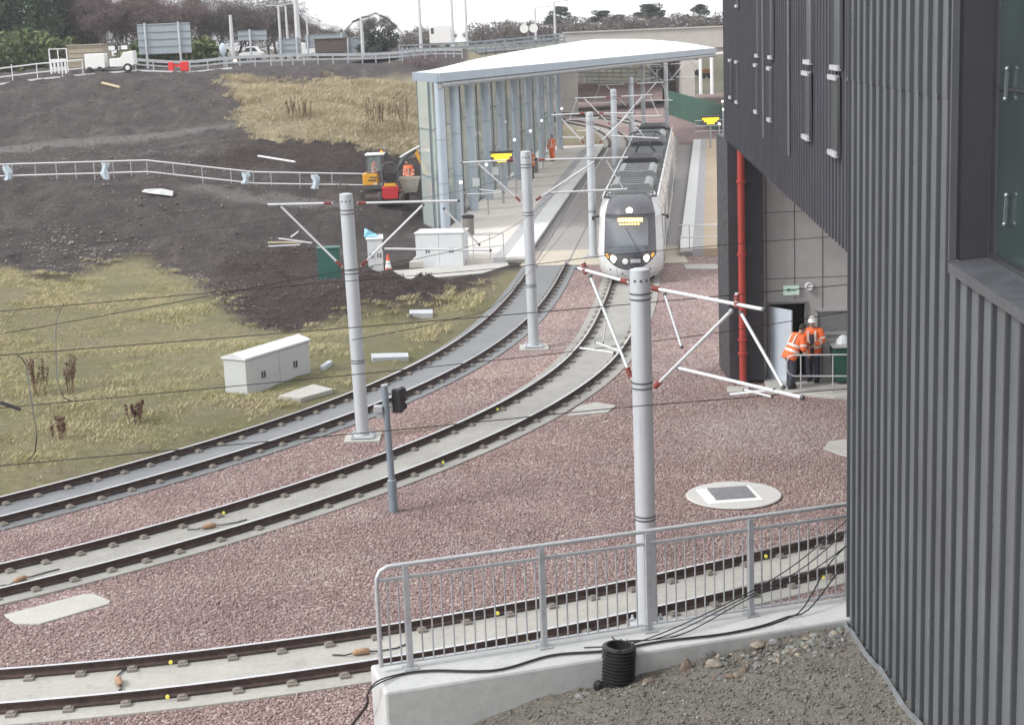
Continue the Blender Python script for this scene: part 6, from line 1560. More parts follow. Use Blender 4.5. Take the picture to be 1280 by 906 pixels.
t = thing('bank_fence', 'white two-rail fence at the top left edge of the bank', 'fence', tl[0])
pp = [crest(x, y, Y) for x, y, Y in ((-40, 103.5, 123.6), (-8, 101.5, 124.7), (16, 100, 125.3), (47, 97.5, 126), (78, 95.3, 126.8), (104, 93, 127.5))]
for q in pp: MB().tube(q, q+Vector((0, 0, 1.25)), .04, n=6).build('post', m_wr, t)
for f in (1.2, .55): MB().poly([p+Vector((0, 0, f)) for p in tl], .05, 6).build('rail', m_wr, t)
MB().poly([p+Vector((0, 0, .04)) for p in tl+[crest(170, 90, 129), crest(236, 88, 131), crest(290, 87, 132)]], .09, 4).build('kerb_board', m_wr, t)
# sign boards seen from behind
m_sback = M('sign_back', (.33, .37, .40), .5, .3, .06, 1)
def signback(x0, y0, x1, y1, Y, posts, label, ribs=3, yb=None, group=None):
    a, b = atY(x0, y0, Y), atY(x1, y1, Y); t = thing('road_sign', label, 'sign', ((a.x+b.x)/2, Y, RZ))
    dx = Vector((b.x-a.x, 0, atY(x1, y0-(x1-x0)*.04, Y).z-a.z)).normalized(); w_ = b.x-a.x; h = a.z-b.z-.0
    MB().box(((a.x+b.x)/2, Y, (a.z+b.z)/2), (w_, .06, h)).build('panel', m_sback, t, bevel=.01)
    m = MB()
    for k in range(ribs+1): m.box(((a.x+b.x)/2, Y-.06, b.z+h*(k+.02)/ribs*.96), (w_*.99, .05, .06))
    m.build('stiffener', M('stiffener', (.20, .225, .25), .5, .3, .05), t)
    for px in posts:
        q = atY(px, y1, Y); zb = atY(px, yb or (y1+20), Y).z
        MB().tube((q.x, Y-.12, zb), (q.x, Y-.12, a.z+.1), .10, n=8).build('post', m_pale, t)
    return t
signback(171, 31, 240, 66, 139, (184, 226), 'large grey back of a road sign on two posts, left of the others', 4, 88)
signback(243, 55, 256, 74, 146, (246,), 'narrow pale panel beside the large grey sign back', 1, 82)
signback(297, 39, 334, 50, 150, (313,), 'small wide road sign back on one post', 2, 74)
signback(347, 49, 377, 70, 152, (352, 372), 'pale blue-grey sign back left of the white van', 3, 74)
signback(381, 44, 432, 59, 175, (385, 428), 'long blue-grey panel behind the brown shed', 2, 68)
signback(433, 48, 468, 70, 180, (436, 465), 'pale panel right of the brown shed', 2, 74)
def block(name, pix, Y, depth, mat, label, cat, roof=None):
    x0, y0, x1, y1 = pix; a, b = atY(x0, y0, Y), atY(x1, y1, Y); t = thing(name, label, cat, ((a.x+b.x)/2, Y+depth/2, b.z))
    MB().box(((a.x+b.x)/2, Y+depth/2, (a.z+b.z)/2-.15), (b.x-a.x, depth, a.z-b.z+.3)).build('walls', mat, t, bevel=.02)
    MB().box(((a.x+b.x)/2, Y+depth/2, a.z+.04), (b.x-a.x+.2, depth+.2, .1)).build('roof', roof or mat, t)
    return t, a, b
m_tanw = M('tan_hoarding', (.36, .31, .235), .8, 0, .1, 2); m_brn = M('brown_shed', (.095, .07, .062), .8, 0, .15, 2)
t, a, b = block('site_hut', (84, 58, 131, 93), 133, 3, m_tanw, 'tan site hut behind the white trailer', 'hut')
m = MB()
for k in range(6): m.box(((a.x+b.x)/2, 132.98, b.z+(a.z-b.z)*(k+.5)/6), (b.x-a.x, .03, .03))
m.build('cladding_strip', M('tan_strip', (.27, .23, .17), .8, 0, .1), t)
t, a, b = block('shed', (393, 50, 431, 69), 165, 3, m_brn, 'dark brown shed behind the crash barrier right of the white van', 'shed')
MB().box(((a.x+b.x)/2, 164.98, b.z+.1), (b.x-a.x-.5, .04, .5)).build('opening', m_blk, t)
# gate frame and pallet stack
a, b = atY(61, 62, 130), atY(86, 96, 130); t = thing('gate_frame', 'white tubular frame beside the tan site hut', 'frame', (a.x, 130, b.z))
MB().poly([(a.x, 130, b.z), (a.x, 130, a.z), (b.x, 130, a.z), (b.x, 130, b.z)], .06, 8).tube(((a.x+b.x)/2, 130, b.z), ((a.x+b.x)/2, 130, a.z), .04).build('tubes', m_wr, t)
a, b = atY(63, 75, 129), atY(83, 96, 129); t = thing('mesh_pallet', 'white slatted pallet standing upright by the bank-top fence', 'pallet', ((a.x+b.x)/2, 129, b.z))
m = MB()
for k in range(5): m.box((a.x+(b.x-a.x)*k/4, 129, (a.z+b.z)/2), (.14, .08, a.z-b.z))
m.build('upright', m_wr, t)
m = MB()
for k in range(3): m.box(((a.x+b.x)/2, 129.09, b.z+(a.z-b.z)*(k*.45+.05)), (b.x-a.x+.14, .08, .2))
m.build('slat', m_wr, t)
def wheel(m, x, y, z, r=.33, w_=.22, rot='X'):
    m.lathe([(.05, -w_/2), (r*.9, -w_/2), (r, -w_/4), (r, w_/4), (r*.9, w_/2), (.05, w_/2)], (x, y, z), 16, Matrix.Rotation(PI/2, 3, rot)); return m
# welfare trailer and mobile lighting tower
a, b = atY(105, 68, 129), atY(132, 90, 129); c = Vector(((a.x+b.x)/2, 129, b.z)); t = thing('site_trailer', 'white boxy trailer left of the lighting tower', 'trailer', c)
MB().box(c+Vector((0, .6, .25+(a.z-b.z-.25)/2)), (b.x-a.x, 1.2, a.z-b.z-.25)).build('body', m_hat, t, bevel=.06)
for x in (-.45, .35): wheel(MB(), c.x+x, 128.95, b.z+.2, .22, .16).build('wheel', m_blk, t)
MB().bar(c+Vector((.8, .5, .3)), c+Vector((1.5, .5, .3)), .08, .08).build('tow_bar', m_pgrey, t)
a, b = atY(136, 66, 128.6), atY(169, 90, 128.6); c = Vector(((a.x+b.x)/2, 128.6, b.z)); t = thing('lighting_tower', 'white mobile lighting tower trailer with two lamp heads', 'lighting tower', c)
R = Matrix(((1, 0, 0), (0, 0, 1), (0, 1, 0))); h = a.z-b.z; w_ = (b.x-a.x)/2
MB().prism([(-w_, .45), (-w_, h*.68), (-.1, h*.72), (.15, h*.98), (w_*.98, h*1.05), (w_, .55), (w_*.6, .4)], -.1, 1.1, R, c).build('body', m_hat, t, bevel=.05)
w1 = MB(); wheel(w1, c.x+.45, c.y-.12, b.z+.33, .36, .2); w1 = w1.build('wheel', m_blk, t); wheel(MB(), c.x+.45, c.y-.2, b.z+.33, .18, .1).build('rim', m_hat, w1)
MB().tube(c+Vector((-.35, .3, h*.6)), c+Vector((-.35, .3, h*1.35)), .07).build('mast', m_pgrey, t)
for x in (-.75, .25):
    l = MB().box(c+Vector((x, .25, h*1.30)), (.62, .3, .55)).build('lamp_head', m_pgrey, t, bevel=.04)
    MB().box(c+Vector((x, .09, h*1.22)), (.5, .03, .3)).build('lens', m_hat, l)
MB().bar(c+Vector((-w_, .4, .5)), c+Vector((-w_-.6, .4, .35)), .08, .08).build('tow_bar', m_pgrey, t)
# red water barriers
a = crest(224, 87, 131); t = thing('plastic_barrier', 'red plastic road barrier on the bank top below the large sign back', 'barrier', a)
for s in (-.6, .55): MB().box(a+Vector((s*.95, -.3, .42)), (.62 if s > 0 else .4, .4, .75)).build('block', M('barrier_red', (.72, .03, .03), .5, 0, .1), t, bevel=.06)
MB().box(a+Vector((0, -.3, .5)), (1.2, .1, .2)).build('rail', M('barrier_red', None), t)
# vehicles on the road
def vehicle(x0, x1, yb, Y, h, body, label, cat, name, nose=.25, van=False):
    a, b = atY(x0, yb, Y), atY(x1, yb, Y); L = b.x-a.x; c = Vector(((a.x+b.x)/2, Y, a.z)); t = thing(name, label, cat, c)
    if van: pr = [(-.5, .25), (-.5, .75), (-.46, .98), (-.3, 1), (.47, 1), (.5, .9), (.5, .25)]
    else: pr = [(-.5, .22), (-.5, .55), (-.3, .62), (-.18, .98), (.2, 1), (.36, .66), (.5, .6), (.5, .22)]
    R = Matrix(((1, 0, 0), (0, 0, 1), (0, 1, 0)))
    MB().prism([(x*L, z*h) for x, z in pr], -.85, .85, R, c).build('body', body, t, bevel=.06)
    if van: MB().box(c+Vector((-.36*L, -.856, h*.78)), (.13*L, .02, h*.25)).build('window', m_dkglass, t)
    else: MB().prism([(-.27*L, .66*h), (-.17*L, .92*h), (.18*L, .93*h), (.30*L, .68*h)], .852, .865, Matrix(((1, 0, 0), (0, 0, -1), (0, 1, 0))), c).build('window', m_dkglass, t)
    for x in (-.32, .32): wheel(MB(), c.x+x*L, Y-.78, c.z+.3, .31, .2).build('wheel', m_blk, t)
    MB().box(c+Vector((-.495*L, -.5, h*.42)), (.04, .3, .14)).build('headlight', m_hat, t)
    return t
vehicle(363, 399, 74, 185, 1.75, m_hat, 'white van on the road behind the crash barrier', 'van', 'white_van', van=True)
vehicle(256, 287, 80, 150, 1.5, M('silver_car', (.42, .45, .48), .3, .4, .05), 'silver car on the road behind the barrier below the thick lamp column', 'car', 'silver_car')
vehicle(301, 330, 78, 158, 1.45, M('white_car', (.7, .7, .7), .3, 0, .05), 'white car on the road under the small wide sign back', 'car', 'white_car')
t = vehicle(538, 565, 62, 215, 3.0, m_hat, 'white bus far off behind the bridge approach', 'bus', 'white_bus', van=True)
a = atY(294, 76.5, 149.2); tag(MB().ball(a, .14, 10, 6).build('brake_lamp', M('warm_lamp', (.9, .5, .4), .3, 0, 0, emit=(1, .6, .45), es=3)), 'warm glowing lamp just behind the crash barrier', 'lamp')
a = crest(281, 86, 140); t = thing('covered_bollard', 'pale blue sheeted post behind the crash barrier', 'post', a)
MB().tube(a, a+Vector((0, 0, 1.7)), .12).build('post', m_sback, t); MB().ball(a+Vector((-.05, 0, 1.5)), (.32, .2, .55), 8, 6).build('cover', MATS['pale_blue_sheet'], t)
# lamp columns
m_col = M('lamp_column', (.56, .56, .57), .5, .2, .06)
def lamp(x, yt, yb, Y, r, label, head=1):
    b, a = atY(x, yb, Y), atY(x-.035*(yb-yt), yt, Y); t = thing('lamp_column', label, 'lamp post', b, 'tall lamp columns behind the bank')
    a.x = b.x
    MB().tube(b, a, r*1.2, r*.8, 8).build('column', m_col, t, smooth=True)
    if head: MB().bar(a, a+Vector((head*1.5, 0, .15)), .08, .08).box(a+Vector((head*1.7, 0, .15)), (.7, .25, .12)).build('lantern', m_col, t)
for a in ((374, -12, 72, 160, .26, 'thickest lamp column, just above the white van', 0), (352, 7, 72, 165, .13, 'thin lamp column at the left edge of the pale blue-grey sign back', 1), (361, 8, 72, 172, .12, 'thin lamp column between the thickest column and the one left of it', -1), (292, 19, 78, 150, .17, 'pale column between the large sign back and the small wide sign', 0), (385, 24, 52, 190, .12, 'short far lamp column right of the thickest one', 0), (454, 21, 72, 165, .16, 'lamp column in front of the dark round tree', 1), (527, -14, 70, 160, .15, 'tall lamp column between the round tree and the white bus', 0), (567, -14, 62, 180, .14, 'tall lamp column at the right end of the white bus', 0), (584, -14, 60, 185, .14, 'tall lamp column second right of the white bus', 0), (670, 11, 50, 215, .14, 'far lamp column left of the long bridge', 1), (694, 3, 46, 215, .14, 'far lamp column at the left end of the long bridge', 1), (277, 39, 66, 190, .09, 'small dim lamp column right of the large sign back', -1)):
    lamp(*a)
# twin-armed lamp / arched boom by the round tree
m = MB(); pts_ = [atY(x, y, 178) for x, y in ((430, 38), (440, 28), (452, 23), (470, 17), (484, 24), (496, 34), (505, 43))]
t = thing('arched_gantry', 'thin dark arch with white ends spanning the dark round tree', 'gantry', atY(436, 70, 178))
MB().poly(pts_, .13, 6).build('arch', M('arch_grey', (.12, .12, .125), .5, .3, .1), t); MB().poly([p-Vector((0, .05, 0)) for p in pts_[:2]], .2, 6).build('end_marker', m_wr, t); MB().poly([p-Vector((0, .05, 0)) for p in pts_[-2:]], .2, 6).build('end_marker', m_wr, t)
MB().tube(atY(433, 74, 178), pts_[0], .15, n=8).build('leg', m_sback, t)
# small white twin sign and poles near the bridge
a = atY(660, 36, 205); t = thing('traffic_sign', 'small white twin sign above the blue-grey parapet rail', 'sign', a)
MB().lathe([(.001, -.04), (.55, -.04), (.55, .04), (.001, .04)], a+Vector((-.5, 0, 0)), 14, Matrix.Rotation(PI/2, 3, 'X')).lathe([(.001, -.04), (.55, -.04), (.55, .04), (.001, .04)], a+Vector((.7, 0, 0)), 14, Matrix.Rotation(PI/2, 3, 'X')).build('face', m_hat, t); MB().tube(a-Vector((0, -.1, 2.5)), a+Vector((0, .1, .3)), .07).build('post', m_sg, t)
t = thing('white_fencing', 'row of white posts and rails beyond the crash barrier', 'fence', atY(505, 66, 170))
for x in range(503, 560, 6): MB().tube(atY(x, 72, 170), atY(x, 60, 170), .07, n=6).build('post', m_wr, t)
MB().poly([atY(x, y, 170) for x, y in ((500, 63), (530, 61.5), (562, 59.5))], .06, 6).build('rail', m_wr, t)
# ------------------------------------------------------------------ bridge
m_bconc = conc('bridge_concrete', (.36, .345, .315), (.44, .42, .385), (.51, .49, .45), .25, .85)
BY = 188
B = thing('road_bridge', 'long pale concrete road bridge with solid parapet behind the canopy', 'bridge', (20, BY, 2))
za, zb = atY(702, 42, BY), atY(905, 34, BY)
x0, x1 = atY(704, 50, BY).x, 60
MB().box(((x0+x1)/2, BY, 9.35), (x1-x0, .5, 2.3)).build('parapet', m_bconc, B); MB().box(((x0+x1)/2, BY-.06, 10.55), (x1-x0+.1, .8, .16)).build('coping', m_bconc, B)
MB().box(((x0+x1)/2, BY+6, 7.9), (x1-x0, 11.4, 1.0)).build('deck', m_bconc, B)
MB().box(((x0+x1)/2, BY+11.6, 9.35), (x1-x0, .5, 2.3)).build('parapet', m_bconc, B)
ax0, ax1 = atY(698, 110, BY-6).x, atY(722, 110, BY-6).x
MB().box(((ax0+ax1)/2, BY-2, 4.4), (ax1-ax0, 9, 8.2)).build('abutment', m_bconc, B, bevel=.05)
px0, px1 = atY(851, 100, BY).x, atY(866, 100, BY).x
MB().box(((px0+px1)/2, BY+4, 4.4), (px1-px0, 12, 7.4)).build('abutment', m_bconc, B, bevel=.05)
MB().box((atY(838, 100, BY+8).x, BY+8.5, 4.4), (4.2, 5, 7.2)).build('underpass_shade', M('shaded_concrete', (.12, .11, .10), .9, 0, .15, 1), B)  # dark block, shade of the underpass put into its colour
# far side beyond the bridge: gravel slope with fences
t = thing('post_and_rail_fence', 'grey rail fence on the gravel slope beyond the bridge', 'fence', atY(770, 105, 196))
for x in range(722, 822, 9): MB().tube(atY(x, 106, 193), atY(x, 84, 193), .09, n=6).build('post', m_pale, t)
for y in (86, 91, 96, 101): MB().poly([atY(x, y+(x-722)*.01, 193) for x in (718, 770, 824)], .07, 6).build('rail', m_galv2, t)
m = MB(); Q = [atY(715, 128, 184), atY(828, 126, 184), atY(828, 104, 192), atY(715, 104, 192)]; m.add([tuple(q) for q in Q], [(0, 1, 2, 3)]); struct(m.build('gravel_slope', m_ball))
# green hoarding along the right track
G0, G1 = G(838, 137), G(912, 146); G0 = atY(836, 140, 172); G1 = atY(912, 147, 140)
t = thing('hoarding', 'green hoarding fence curving right of the far track', 'fence', G0)
m_hoard = M('hoarding_green', (.028, .095, .068), .55, 0, .12, 1.2)
n_ = 9
for k in range(n_):
    a, b = G0.lerp(G1, k/n_), G0.lerp(G1, (k+1)/n_); h = 2.5
    MB().bar((a.x, a.y, gz(a.y)+h/2), (b.x, b.y, gz(b.y)+h/2), .06, h).build('panel', m_hoard, t); MB().tube((a.x, a.y-.08, gz(a.y)), (a.x, a.y-.08, gz(a.y)+h+.05), .05, n=6).build('post', m_green, t)
# depot beyond: blue-white lorry, yellow digger shape, posts
def lorry(x0, x1, yt, yb, Y, cab, box, label):
    a, b = atY(x0, yt, Y), atY(x1, yb, Y); c = Vector(((a.x+b.x)/2, Y, b.z)); L = b.x-a.x; H_ = a.z-b.z; t = thing('lorry', label, 'lorry', c)
    MB().box(c+Vector((.1*L, 1, H_*.66)), (L*.8, 2.2, H_*.66)).build('cargo_box', box, t, bevel=.05); MB().box(c+Vector((-.02*L, 1, H_*.28)), (L*.94, 2.1, H_*.24)).build('cab', cab, t, bevel=.05)
    for s in (-.3, .3): wheel(MB(), c.x+s*L, Y, c.z+.4, .42, .3).build('wheel', m_blk, t)
lorry(861, 875, 77, 95, 205, M('lorry_blue', (.04, .10, .30), .4, 0, .1), m_hat, 'white lorry with blue lower body parked beyond the bridge')
a, b = atY(877, 86, 200), atY(889, 98, 200); c = Vector(((a.x+b.x)/2, 200, b.z)); t = thing('yellow_van', 'yellow topped vehicle parked right of the blue and white lorry', 'van', c)
MB().box(c+Vector((0, .8, (a.z-b.z)*.75)), (b.x-a.x, 1.8, (a.z-b.z)*.45)).build('body', m_yellow, t, bevel=.05)
MB().box(c+Vector((0, .8, (a.z-b.z)*.36)), ((b.x-a.x)*.9, 1.7, (a.z-b.z)*.34)).build('lower_body', m_pgrey, t)
for s in (-.35, .35): wheel(MB(), c.x+s, 200, c.z+.25, .28, .2).build('wheel', m_blk, t)
for (x, lab) in ((876, 'white steel post left of the yellow topped vehicle'), (890, 'white steel post right of the yellow topped vehicle')):
    b = atY(x, 118, 165); tag(MB().tube((b.x, 165, b.z), (b.x, 165, atY(x, 70, 165).z), .17, n=10).build('steel_post', m_wr), lab, 'post', 'white posts beyond the green hoarding')
tag(MB().bar(atY(858, 71, 165), atY(905, 66, 165), .2, .2).build('steel_beam', m_wr), 'white steel beam on the two white posts under the canopy', 'beam')
# ------------------------------------------------------------------ trees
m_bark = M('bark', (.085, .072, .062), .9, 0, .3, 4); m_bark2 = M('pale_bark', (.22, .19, .16), .9, 0, .3, 4)
def crownmat(n, a, b, c): return leafmat(n, [(.15, a), (.5, b), (.9, c)], .85, .25)
m_con = crownmat('conifer_needles', (.022, .04, .022), (.045, .075, .035), (.075, .115, .055))
m_pine = crownmat('pine_needles', (.035, .045, .04), (.06, .075, .06), (.10, .115, .09))
m_pur = crownmat('purple_twigs', (.10, .07, .072), (.16, .115, .115), (.22, .17, .16))
m_brt = crownmat('brown_twigs', (.095, .08, .075), (.145, .125, .118), (.20, .18, .17))
m_hedge = crownmat('hedge_leaves', (.05, .07, .025), (.10, .125, .05), (.16, .175, .08))
def leaves(centres, radii, n, size, aspect=1.0, flat=1.0, droop=0):
    """n random leaf-clump quads spread through ellipsoid clumps"""
    C = np.array(centres, float); Rr = np.array(radii, float); k = rng.integers(0, len(C), n)
    d = rng.normal(size=(n, 3)); d /= np.linalg.norm(d, axis=1)[:, None]; r = rng.uniform(.25, 1, n)**.5
    P = C[k]+d*r[:, None]*Rr[k]
    a = rng.normal(size=(n, 3)); a[:, 2] *= flat; a /= np.linalg.norm(a, axis=1)[:, None]
    b = np.cross(a, rng.normal(size=(n, 3))); b /= np.linalg.norm(b, axis=1)[:, None]
    s = size*rng.uniform(.5, 1.3, n)[:, None]
    V = np.empty((n, 4, 3)); V[:, 0] = P-a*s; V[:, 1] = P-b*s*aspect*.6; V[:, 2] = P+a*s; V[:, 3] = P+b*s*aspect*.6
    return V.reshape(-1, 3), np.arange(n*4).reshape(n, 4)
def limbs(m, p, d, L, r, depth, spread, rnd, tips, gravity=.0):
    q = p+d*L; m.poly([p, p.lerp(q, .5)+Vector((rnd.gauss(0, .04), rnd.gauss(0, .04), 0))*L, q], [r, r*.8, r*.6], 5 if depth > 1 else 3)
    if depth == 0: tips.append((q, d)); return
    for k in range(rnd.choice((2, 3, 3))):
        e = (d+Vector((rnd.gauss(0, spread), rnd.gauss(0, spread), rnd.gauss(0, spread)*.6+gravity))).normalized()
        limbs(m, p.lerp(q, rnd.uniform(.55, 1)), e, L*rnd.uniform(.62, .85), r*.6, depth-1, spread, rnd, tips, gravity)
def tree_proto(kind, seed, H_):
    rnd = random.Random(seed); t = bpy.data.objects.new({'con': 'conifer_tree', 'pine': 'pine_tree', 'pur': 'bare_tree', 'bare': 'bare_tree', 'round': 'round_tree'}[kind], None); col.objects.link(t)
    m = MB()
    if kind == 'con':
        m.poly([(0, 0, -.5), (0, 0, H_*.5), (0, 0, H_*.97)], [.28, .18, .03], 7); m.build('trunk', m_bark, t)
        Cc, Rr = [], []
        for k in range(46):
            z = H_*rnd.uniform(.12, .97); rad = H_*.23*(1-z/H_)**.7+.3; a = rnd.uniform(0, 6.28); e = rnd.uniform(.4, 1)*rad
            Cc.append((math.cos(a)*e, math.sin(a)*e, z)); Rr.append((.9+rad*.3, .9+rad*.3, .55+.2*rad))
        V, Fc = leaves(Cc, Rr, 5200, .30, .8, .5)
        o = npmesh('crown', V, Fc, m_con); o.parent = t
    elif kind == 'pine':
        m.poly([(0, 0, -.5), (.2, 0, H_*.5), (.1, .1, H_*.88)], [.3, .22, .08], 7); Cc, Rr = [], []
        for k in range(15):
            z = H_*rnd.uniform(.5, .97); a = rnd.uniform(0, 6.28); e = H_*rnd.uniform(.05, .30)*(1.15-z/H_)*2; c = Vector((math.cos(a)*e, math.sin(a)*e, z)); Cc.append(tuple(c)); q = rnd.uniform(.7, 1.4); Rr.append((q*1.25, q*1.25, q*.55))
            m.poly([(.12, .03, z*.85), tuple(c*.6+Vector((0, 0, z*.35))), tuple(c)], [.08, .06, .03], 4)
        m.build('trunk', m_bark, t); V, Fc = leaves(Cc, Rr, 3200, .24, .8, .5); o = npmesh('crown', V, Fc, m_pine); o.parent = t
    elif kind == 'round':
        tips = []; limbs(m, Vector((0, 0, -.4)), Vector((0, 0, 1)), H_*.3, .3, 5, .42, rnd, tips); m.build('trunk', m_bark, t)
        Cc = [tuple(p) for p, d in tips]; V, Fc = leaves(Cc, [(.7, .7, .6)]*len(Cc), 4200, .30, .16, 1); o = npmesh('crown', V, Fc, m_brt); o.parent = t
        V, Fc = leaves([(rnd.uniform(-2.6, 2.6), rnd.uniform(-2, 2), rnd.uniform(.6, H_*.5)) for _ in range(22)], [(1, 1, .9)]*22, 3000, .26, .8, 1); o = npmesh('ivy', V, Fc, m_pine); o.parent = t
    else:
        tips = []
        for k in range(2 if kind == 'pur' else 1): limbs(m, Vector((rnd.uniform(-.4, .4)*k, 0, -.4)), Vector((rnd.gauss(0, .12), rnd.gauss(0, .12), 1)).normalized(), H_*.30, .16, 5, .34, rnd, tips, .18)
        m.build('trunk', m_bark2 if kind == 'pur' else m_bark, t)
        Cc = [tuple(p) for p, d in tips]; Rr = [(.75, .75, .8)]*len(Cc)
        for k in range(60):
            a = rnd.uniform(0, 6.28); z = rnd.uniform(.28, .95); e = H_*.30*math.sqrt(max(.03, 1-((z-.55)/.45)**2))*rnd.uniform(.3, 1); Cc.append((math.cos(a)*e, math.sin(a)*e, z*H_)); Rr.append((1.0, 1.0, 1.1))
        V, Fc = leaves(Cc, Rr, 9500 if kind == 'pur' else 6500, .33, .11, 1.0); o = npmesh('crown', V, Fc, m_pur if kind == 'pur' else m_brt); o.parent = t
    return t
PROT = {}
def put(kind, var, x, ybase, Y, ytop, label, group=None, wx=1.0):
    """tree whose base is on the ground at distance Y and whose top reaches the pixel row ytop"""
    H0 = {'con': 12, 'pine': 9, 'pur': 9, 'bare': 9, 'round': 9}[kind]
    key = (kind, var)
    if key not in PROT: PROT[key] = tree_proto(kind, var*13+5, H0); o = PROT[key]
    else: o = copy_tree(PROT[key])
    b = atY(x, ybase, Y); h = atY(x, ytop, Y).z-b.z
    o.location = b; s = h/H0*(1.16 if kind == 'pine' else 1); o.scale = (s*wx, s*wx, s); o.rotation_euler = (0, 0, random.uniform(0, 6.28))
    o['label'] = label; o['category'] = 'tree'
    if group: o['group'] = group
    return o
for k, (x, yt, Y) in enumerate(((-28, -45, 178), (2, -42, 172), (26, -60, 176), (52, -30, 170), (80, -28, 174), (100, -40, 182))):
    put('con', k % 3, x, 84, Y, yt, 'tall dark green conifer in the wood at the top left', 'conifers at the top left', 1.15)
for k, (x, yt, Y, w_) in enumerate(((112, -8, 176, 1.3), (132, 2, 172, 1.3), (152, -4, 178, 1.3), (174, 3, 174, 1.3), (198, -2, 182, 1.3), (222, 4, 178, 1.2), (120, 8, 190, 1.4), (186, 6, 192, 1.4))):
    put('pur', k % 3, x, 80, Y, yt-16, 'bare purplish birch in the copse behind the large sign back', 'purplish bare copse', w_)
for k, (x, yt, Y) in enumerate(((240, 0, 186), (258, -4, 190), (278, 3, 186), (298, 4, 192), (318, 2, 190), (338, 5, 194), (356, 4, 198), (372, 12, 200), (262, 10, 200), (306, 12, 204), (346, 14, 206))):
    put('bare', k % 3, x, 76, Y, yt-12, 'brownish bare tree in the tall wood behind the small signs', 'tall bare wood', 1.25)
put('round', 0, 474, 70, 176, 9, 'dark round ivy-grown tree under the thin arch', None, 1.25)
for k, (x, yt, Y) in enumerate(((388, 22, 230), (404, 20, 235), (420, 26, 232), (436, 28, 240), (512, 31, 235), (530, 29, 240), (548, 29, 238), (566, 32, 245), (584, 34, 240), (602, 33, 250), (618, 28, 245), (634, 18, 250), (650, 24, 245), (668, 24, 255), (718, 20, 255), (752, 24, 260), (776, 13, 262), (800, 18, 260), (824, 22, 262), (846, 22, 258), (880, 26, 265))):
    put('bare', k % 3, x, 62-.035*(x-388), Y, yt+(5 if x < 600 else 8), 'small bare tree in the distant belt along the skyline', 'distant skyline belt', 1.5)
for (x, yt, Y, lab, w_) in ((702, 13, 240, 'dark spreading pine at the left end of the bridge', 1.3), (688, 20, 246, 'lower dark pine just left of the spreading pine', 1.4), (757, 14, 240, 'broad dark pine standing left of the tallest one behind the bridge', 1.5), (772, 19, 243, 'low dark pine beside the broad pine behind the bridge', 1.4), (811, 6, 240, 'tall narrow-topped dark pine behind the bridge', 1.15), (818, 14, 246, 'dark pine close on the right of the tall narrow pine', 1.3), (875, 12, 236, 'flat-topped lone pine near the dark building', 1.3)):
    put('pine', int(x) % 3, x, 48, Y, yt, lab, None, w_)
# scrub belt behind the road
def scrub(pix, Y0, Y1, hmin, hmax, n, mat, name, label, size=.3, aspect=.8, cat='hedge', kind=None):
    Cc, Rr = [], []
    for k in range(n):
        f = (k+random.random())/n; x = pix[0][0]+(pix[1][0]-pix[0][0])*f; y = pix[0][1]+(pix[1][1]-pix[0][1])*f; Y = random.uniform(Y0, Y1); b = atY(x, y, Y); h = random.uniform(hmin, hmax)
        for q in range(3): Cc.append((b.x+random.uniform(-.8, .8), Y, b.z+h*(.2+.3*q))); Rr.append((1.1, 1.0, h*.35))
    V, Fc = leaves(Cc, Rr, n*170, size, aspect, 1); o = npmesh(name, V, Fc, mat); o['label'] = label; o['category'] = cat
    if kind: o['kind'] = kind
    return o
scrub(((166, 82), (268, 76)), 141, 145, 1.4, 2.0, 26, m_hedge, 'hedge', 'low green hedge under the large sign back')
scrub(((-30, 88), (90, 84)), 150, 156, 1.8, 3.2, 26, m_hedge, 'shrub_belt', 'green shrubs at the foot of the tall conifers', cat='shrubs')
scrub(((380, 70), (545, 64)), 215, 230, 1.8, 3.2, 60, m_brt, 'scrub', 'brown scrub far behind the crash barrier', .32, .3, 'scrub', 'stuff')
scrub(((590, 56), (905, 42)), 222, 236, 1.9, 2.9, 110, m_brt, 'scrub', 'brown undergrowth along the skyline behind the bridge', .32, .35, 'scrub', 'stuff')
scrub(((100, 82), (400, 74)), 186, 200, 3.0, 6.0, 60, m_pur, 'scrub', 'purplish undergrowth filling the wood behind the signs', .4, .1, 'scrub', 'stuff')
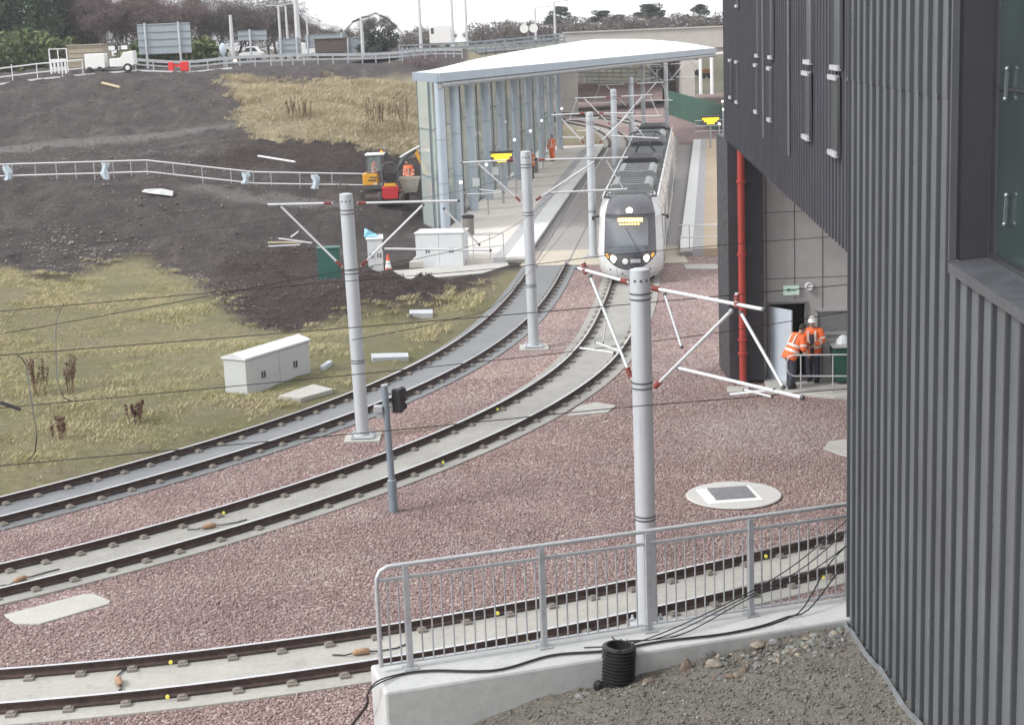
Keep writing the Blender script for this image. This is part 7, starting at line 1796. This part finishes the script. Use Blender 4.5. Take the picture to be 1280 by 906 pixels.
# dead weeds
m_weed = leafmat('dead_weed', [(.1, (.07, .035, .028)), (.5, (.13, .07, .055)), (.9, (.22, .14, .10))], .9, 2)
def weed(x, y, h, n, spread, label, y0=38):
    c = onterr(x, y, y0); t = thing('dead_weed', label, 'weed', c, 'dead brown docks'); rnd = random.Random(int(x*7+y)); m = MB(); Cc = []
    for k in range(n):
        a = rnd.uniform(0, 6.28); e = rnd.uniform(0, spread); b = c+Vector((math.cos(a)*e, math.sin(a)*e, 0)); hh = h*rnd.uniform(.6, 1); q = b+Vector((rnd.gauss(0, .12)*h, rnd.gauss(0, .1)*h, hh)); m.poly([b-Vector((0, 0, .05)), b.lerp(q, .5), q], [.012, .01, .006], 4)
        for f in (.45, .6, .72, .84, .95): Cc.append(tuple(b.lerp(q, f)))
    m.build('stem', m_weed, t); V, Fc = leaves(Cc, [(.055, .055, .10*h)]*len(Cc), len(Cc)*14, .045, .5); o = npmesh('seed_heads', V-np.array(c), Fc, m_weed); o.parent = t; o['kind'] = 'stuff'
weed(47, 494, 1.15, 9, .30, 'dead brown dock clump at the left edge below the slack wires')
weed(89, 491, 1.15, 7, .22, 'dead brown dock clump right of the one at the left edge')
weed(76, 550, .75, 6, .25, 'small dead dock clump closest to the left track')
weed(170, 531, .65, 9, .30, 'low spreading dead dock midway to the large white cabinet')
for x, y, h, lab in ((363, 148, 1.6, 'dead dock on the tan bank, leftmost there'), (379, 150, 1.6, 'dead dock on the tan bank, second from the left'), (466, 160, 2.1, 'dense dead dock on the tan bank nearest the excavator'), (478, 160, 1.9, 'dead dock on the tan bank in the middle of the right clump'), (489, 163, 2.4, 'tallest dead dock on the tan bank'), (505, 165, 2.3, 'dead dock on the tan bank next to the shelter glass')):
    weed(x, y, h, 10, .55, lab, 90)
# brown shrubs at the canopy's left end
scrub(((500, 92), (545, 94)), 138, 142, 1.0, 1.8, 8, m_pur, 'bare_shrub', 'reddish bare shrub at the bank top beside the canopy end', .25, .12, 'shrub')
for o in list(bpy.data.objects):
    if '_used' in o: del o['_used']
# ------------------------------------------------------------------ winter air
hm = bpy.data.materials.new('haze_air'); hm.use_nodes = True; nt = hm.node_tree
nt.nodes.remove(nt.nodes['Principled BSDF'])
pv = nt.nodes.new('ShaderNodeVolumePrincipled'); pv.inputs['Color'].default_value = (.93, .95, 1, 1); pv.inputs['Density'].default_value = .0004; pv.inputs['Anisotropy'].default_value = .2
lk(nt, pv.outputs['Volume'], nt.nodes['Material Output'].inputs['Volume'])
o = stuff(MB().box((0, 330, 14.5), (1210, 750, 41)).build('haze', hm)); o['label'] = 'thin pale winter haze over the whole scene'; o['category'] = 'haze'
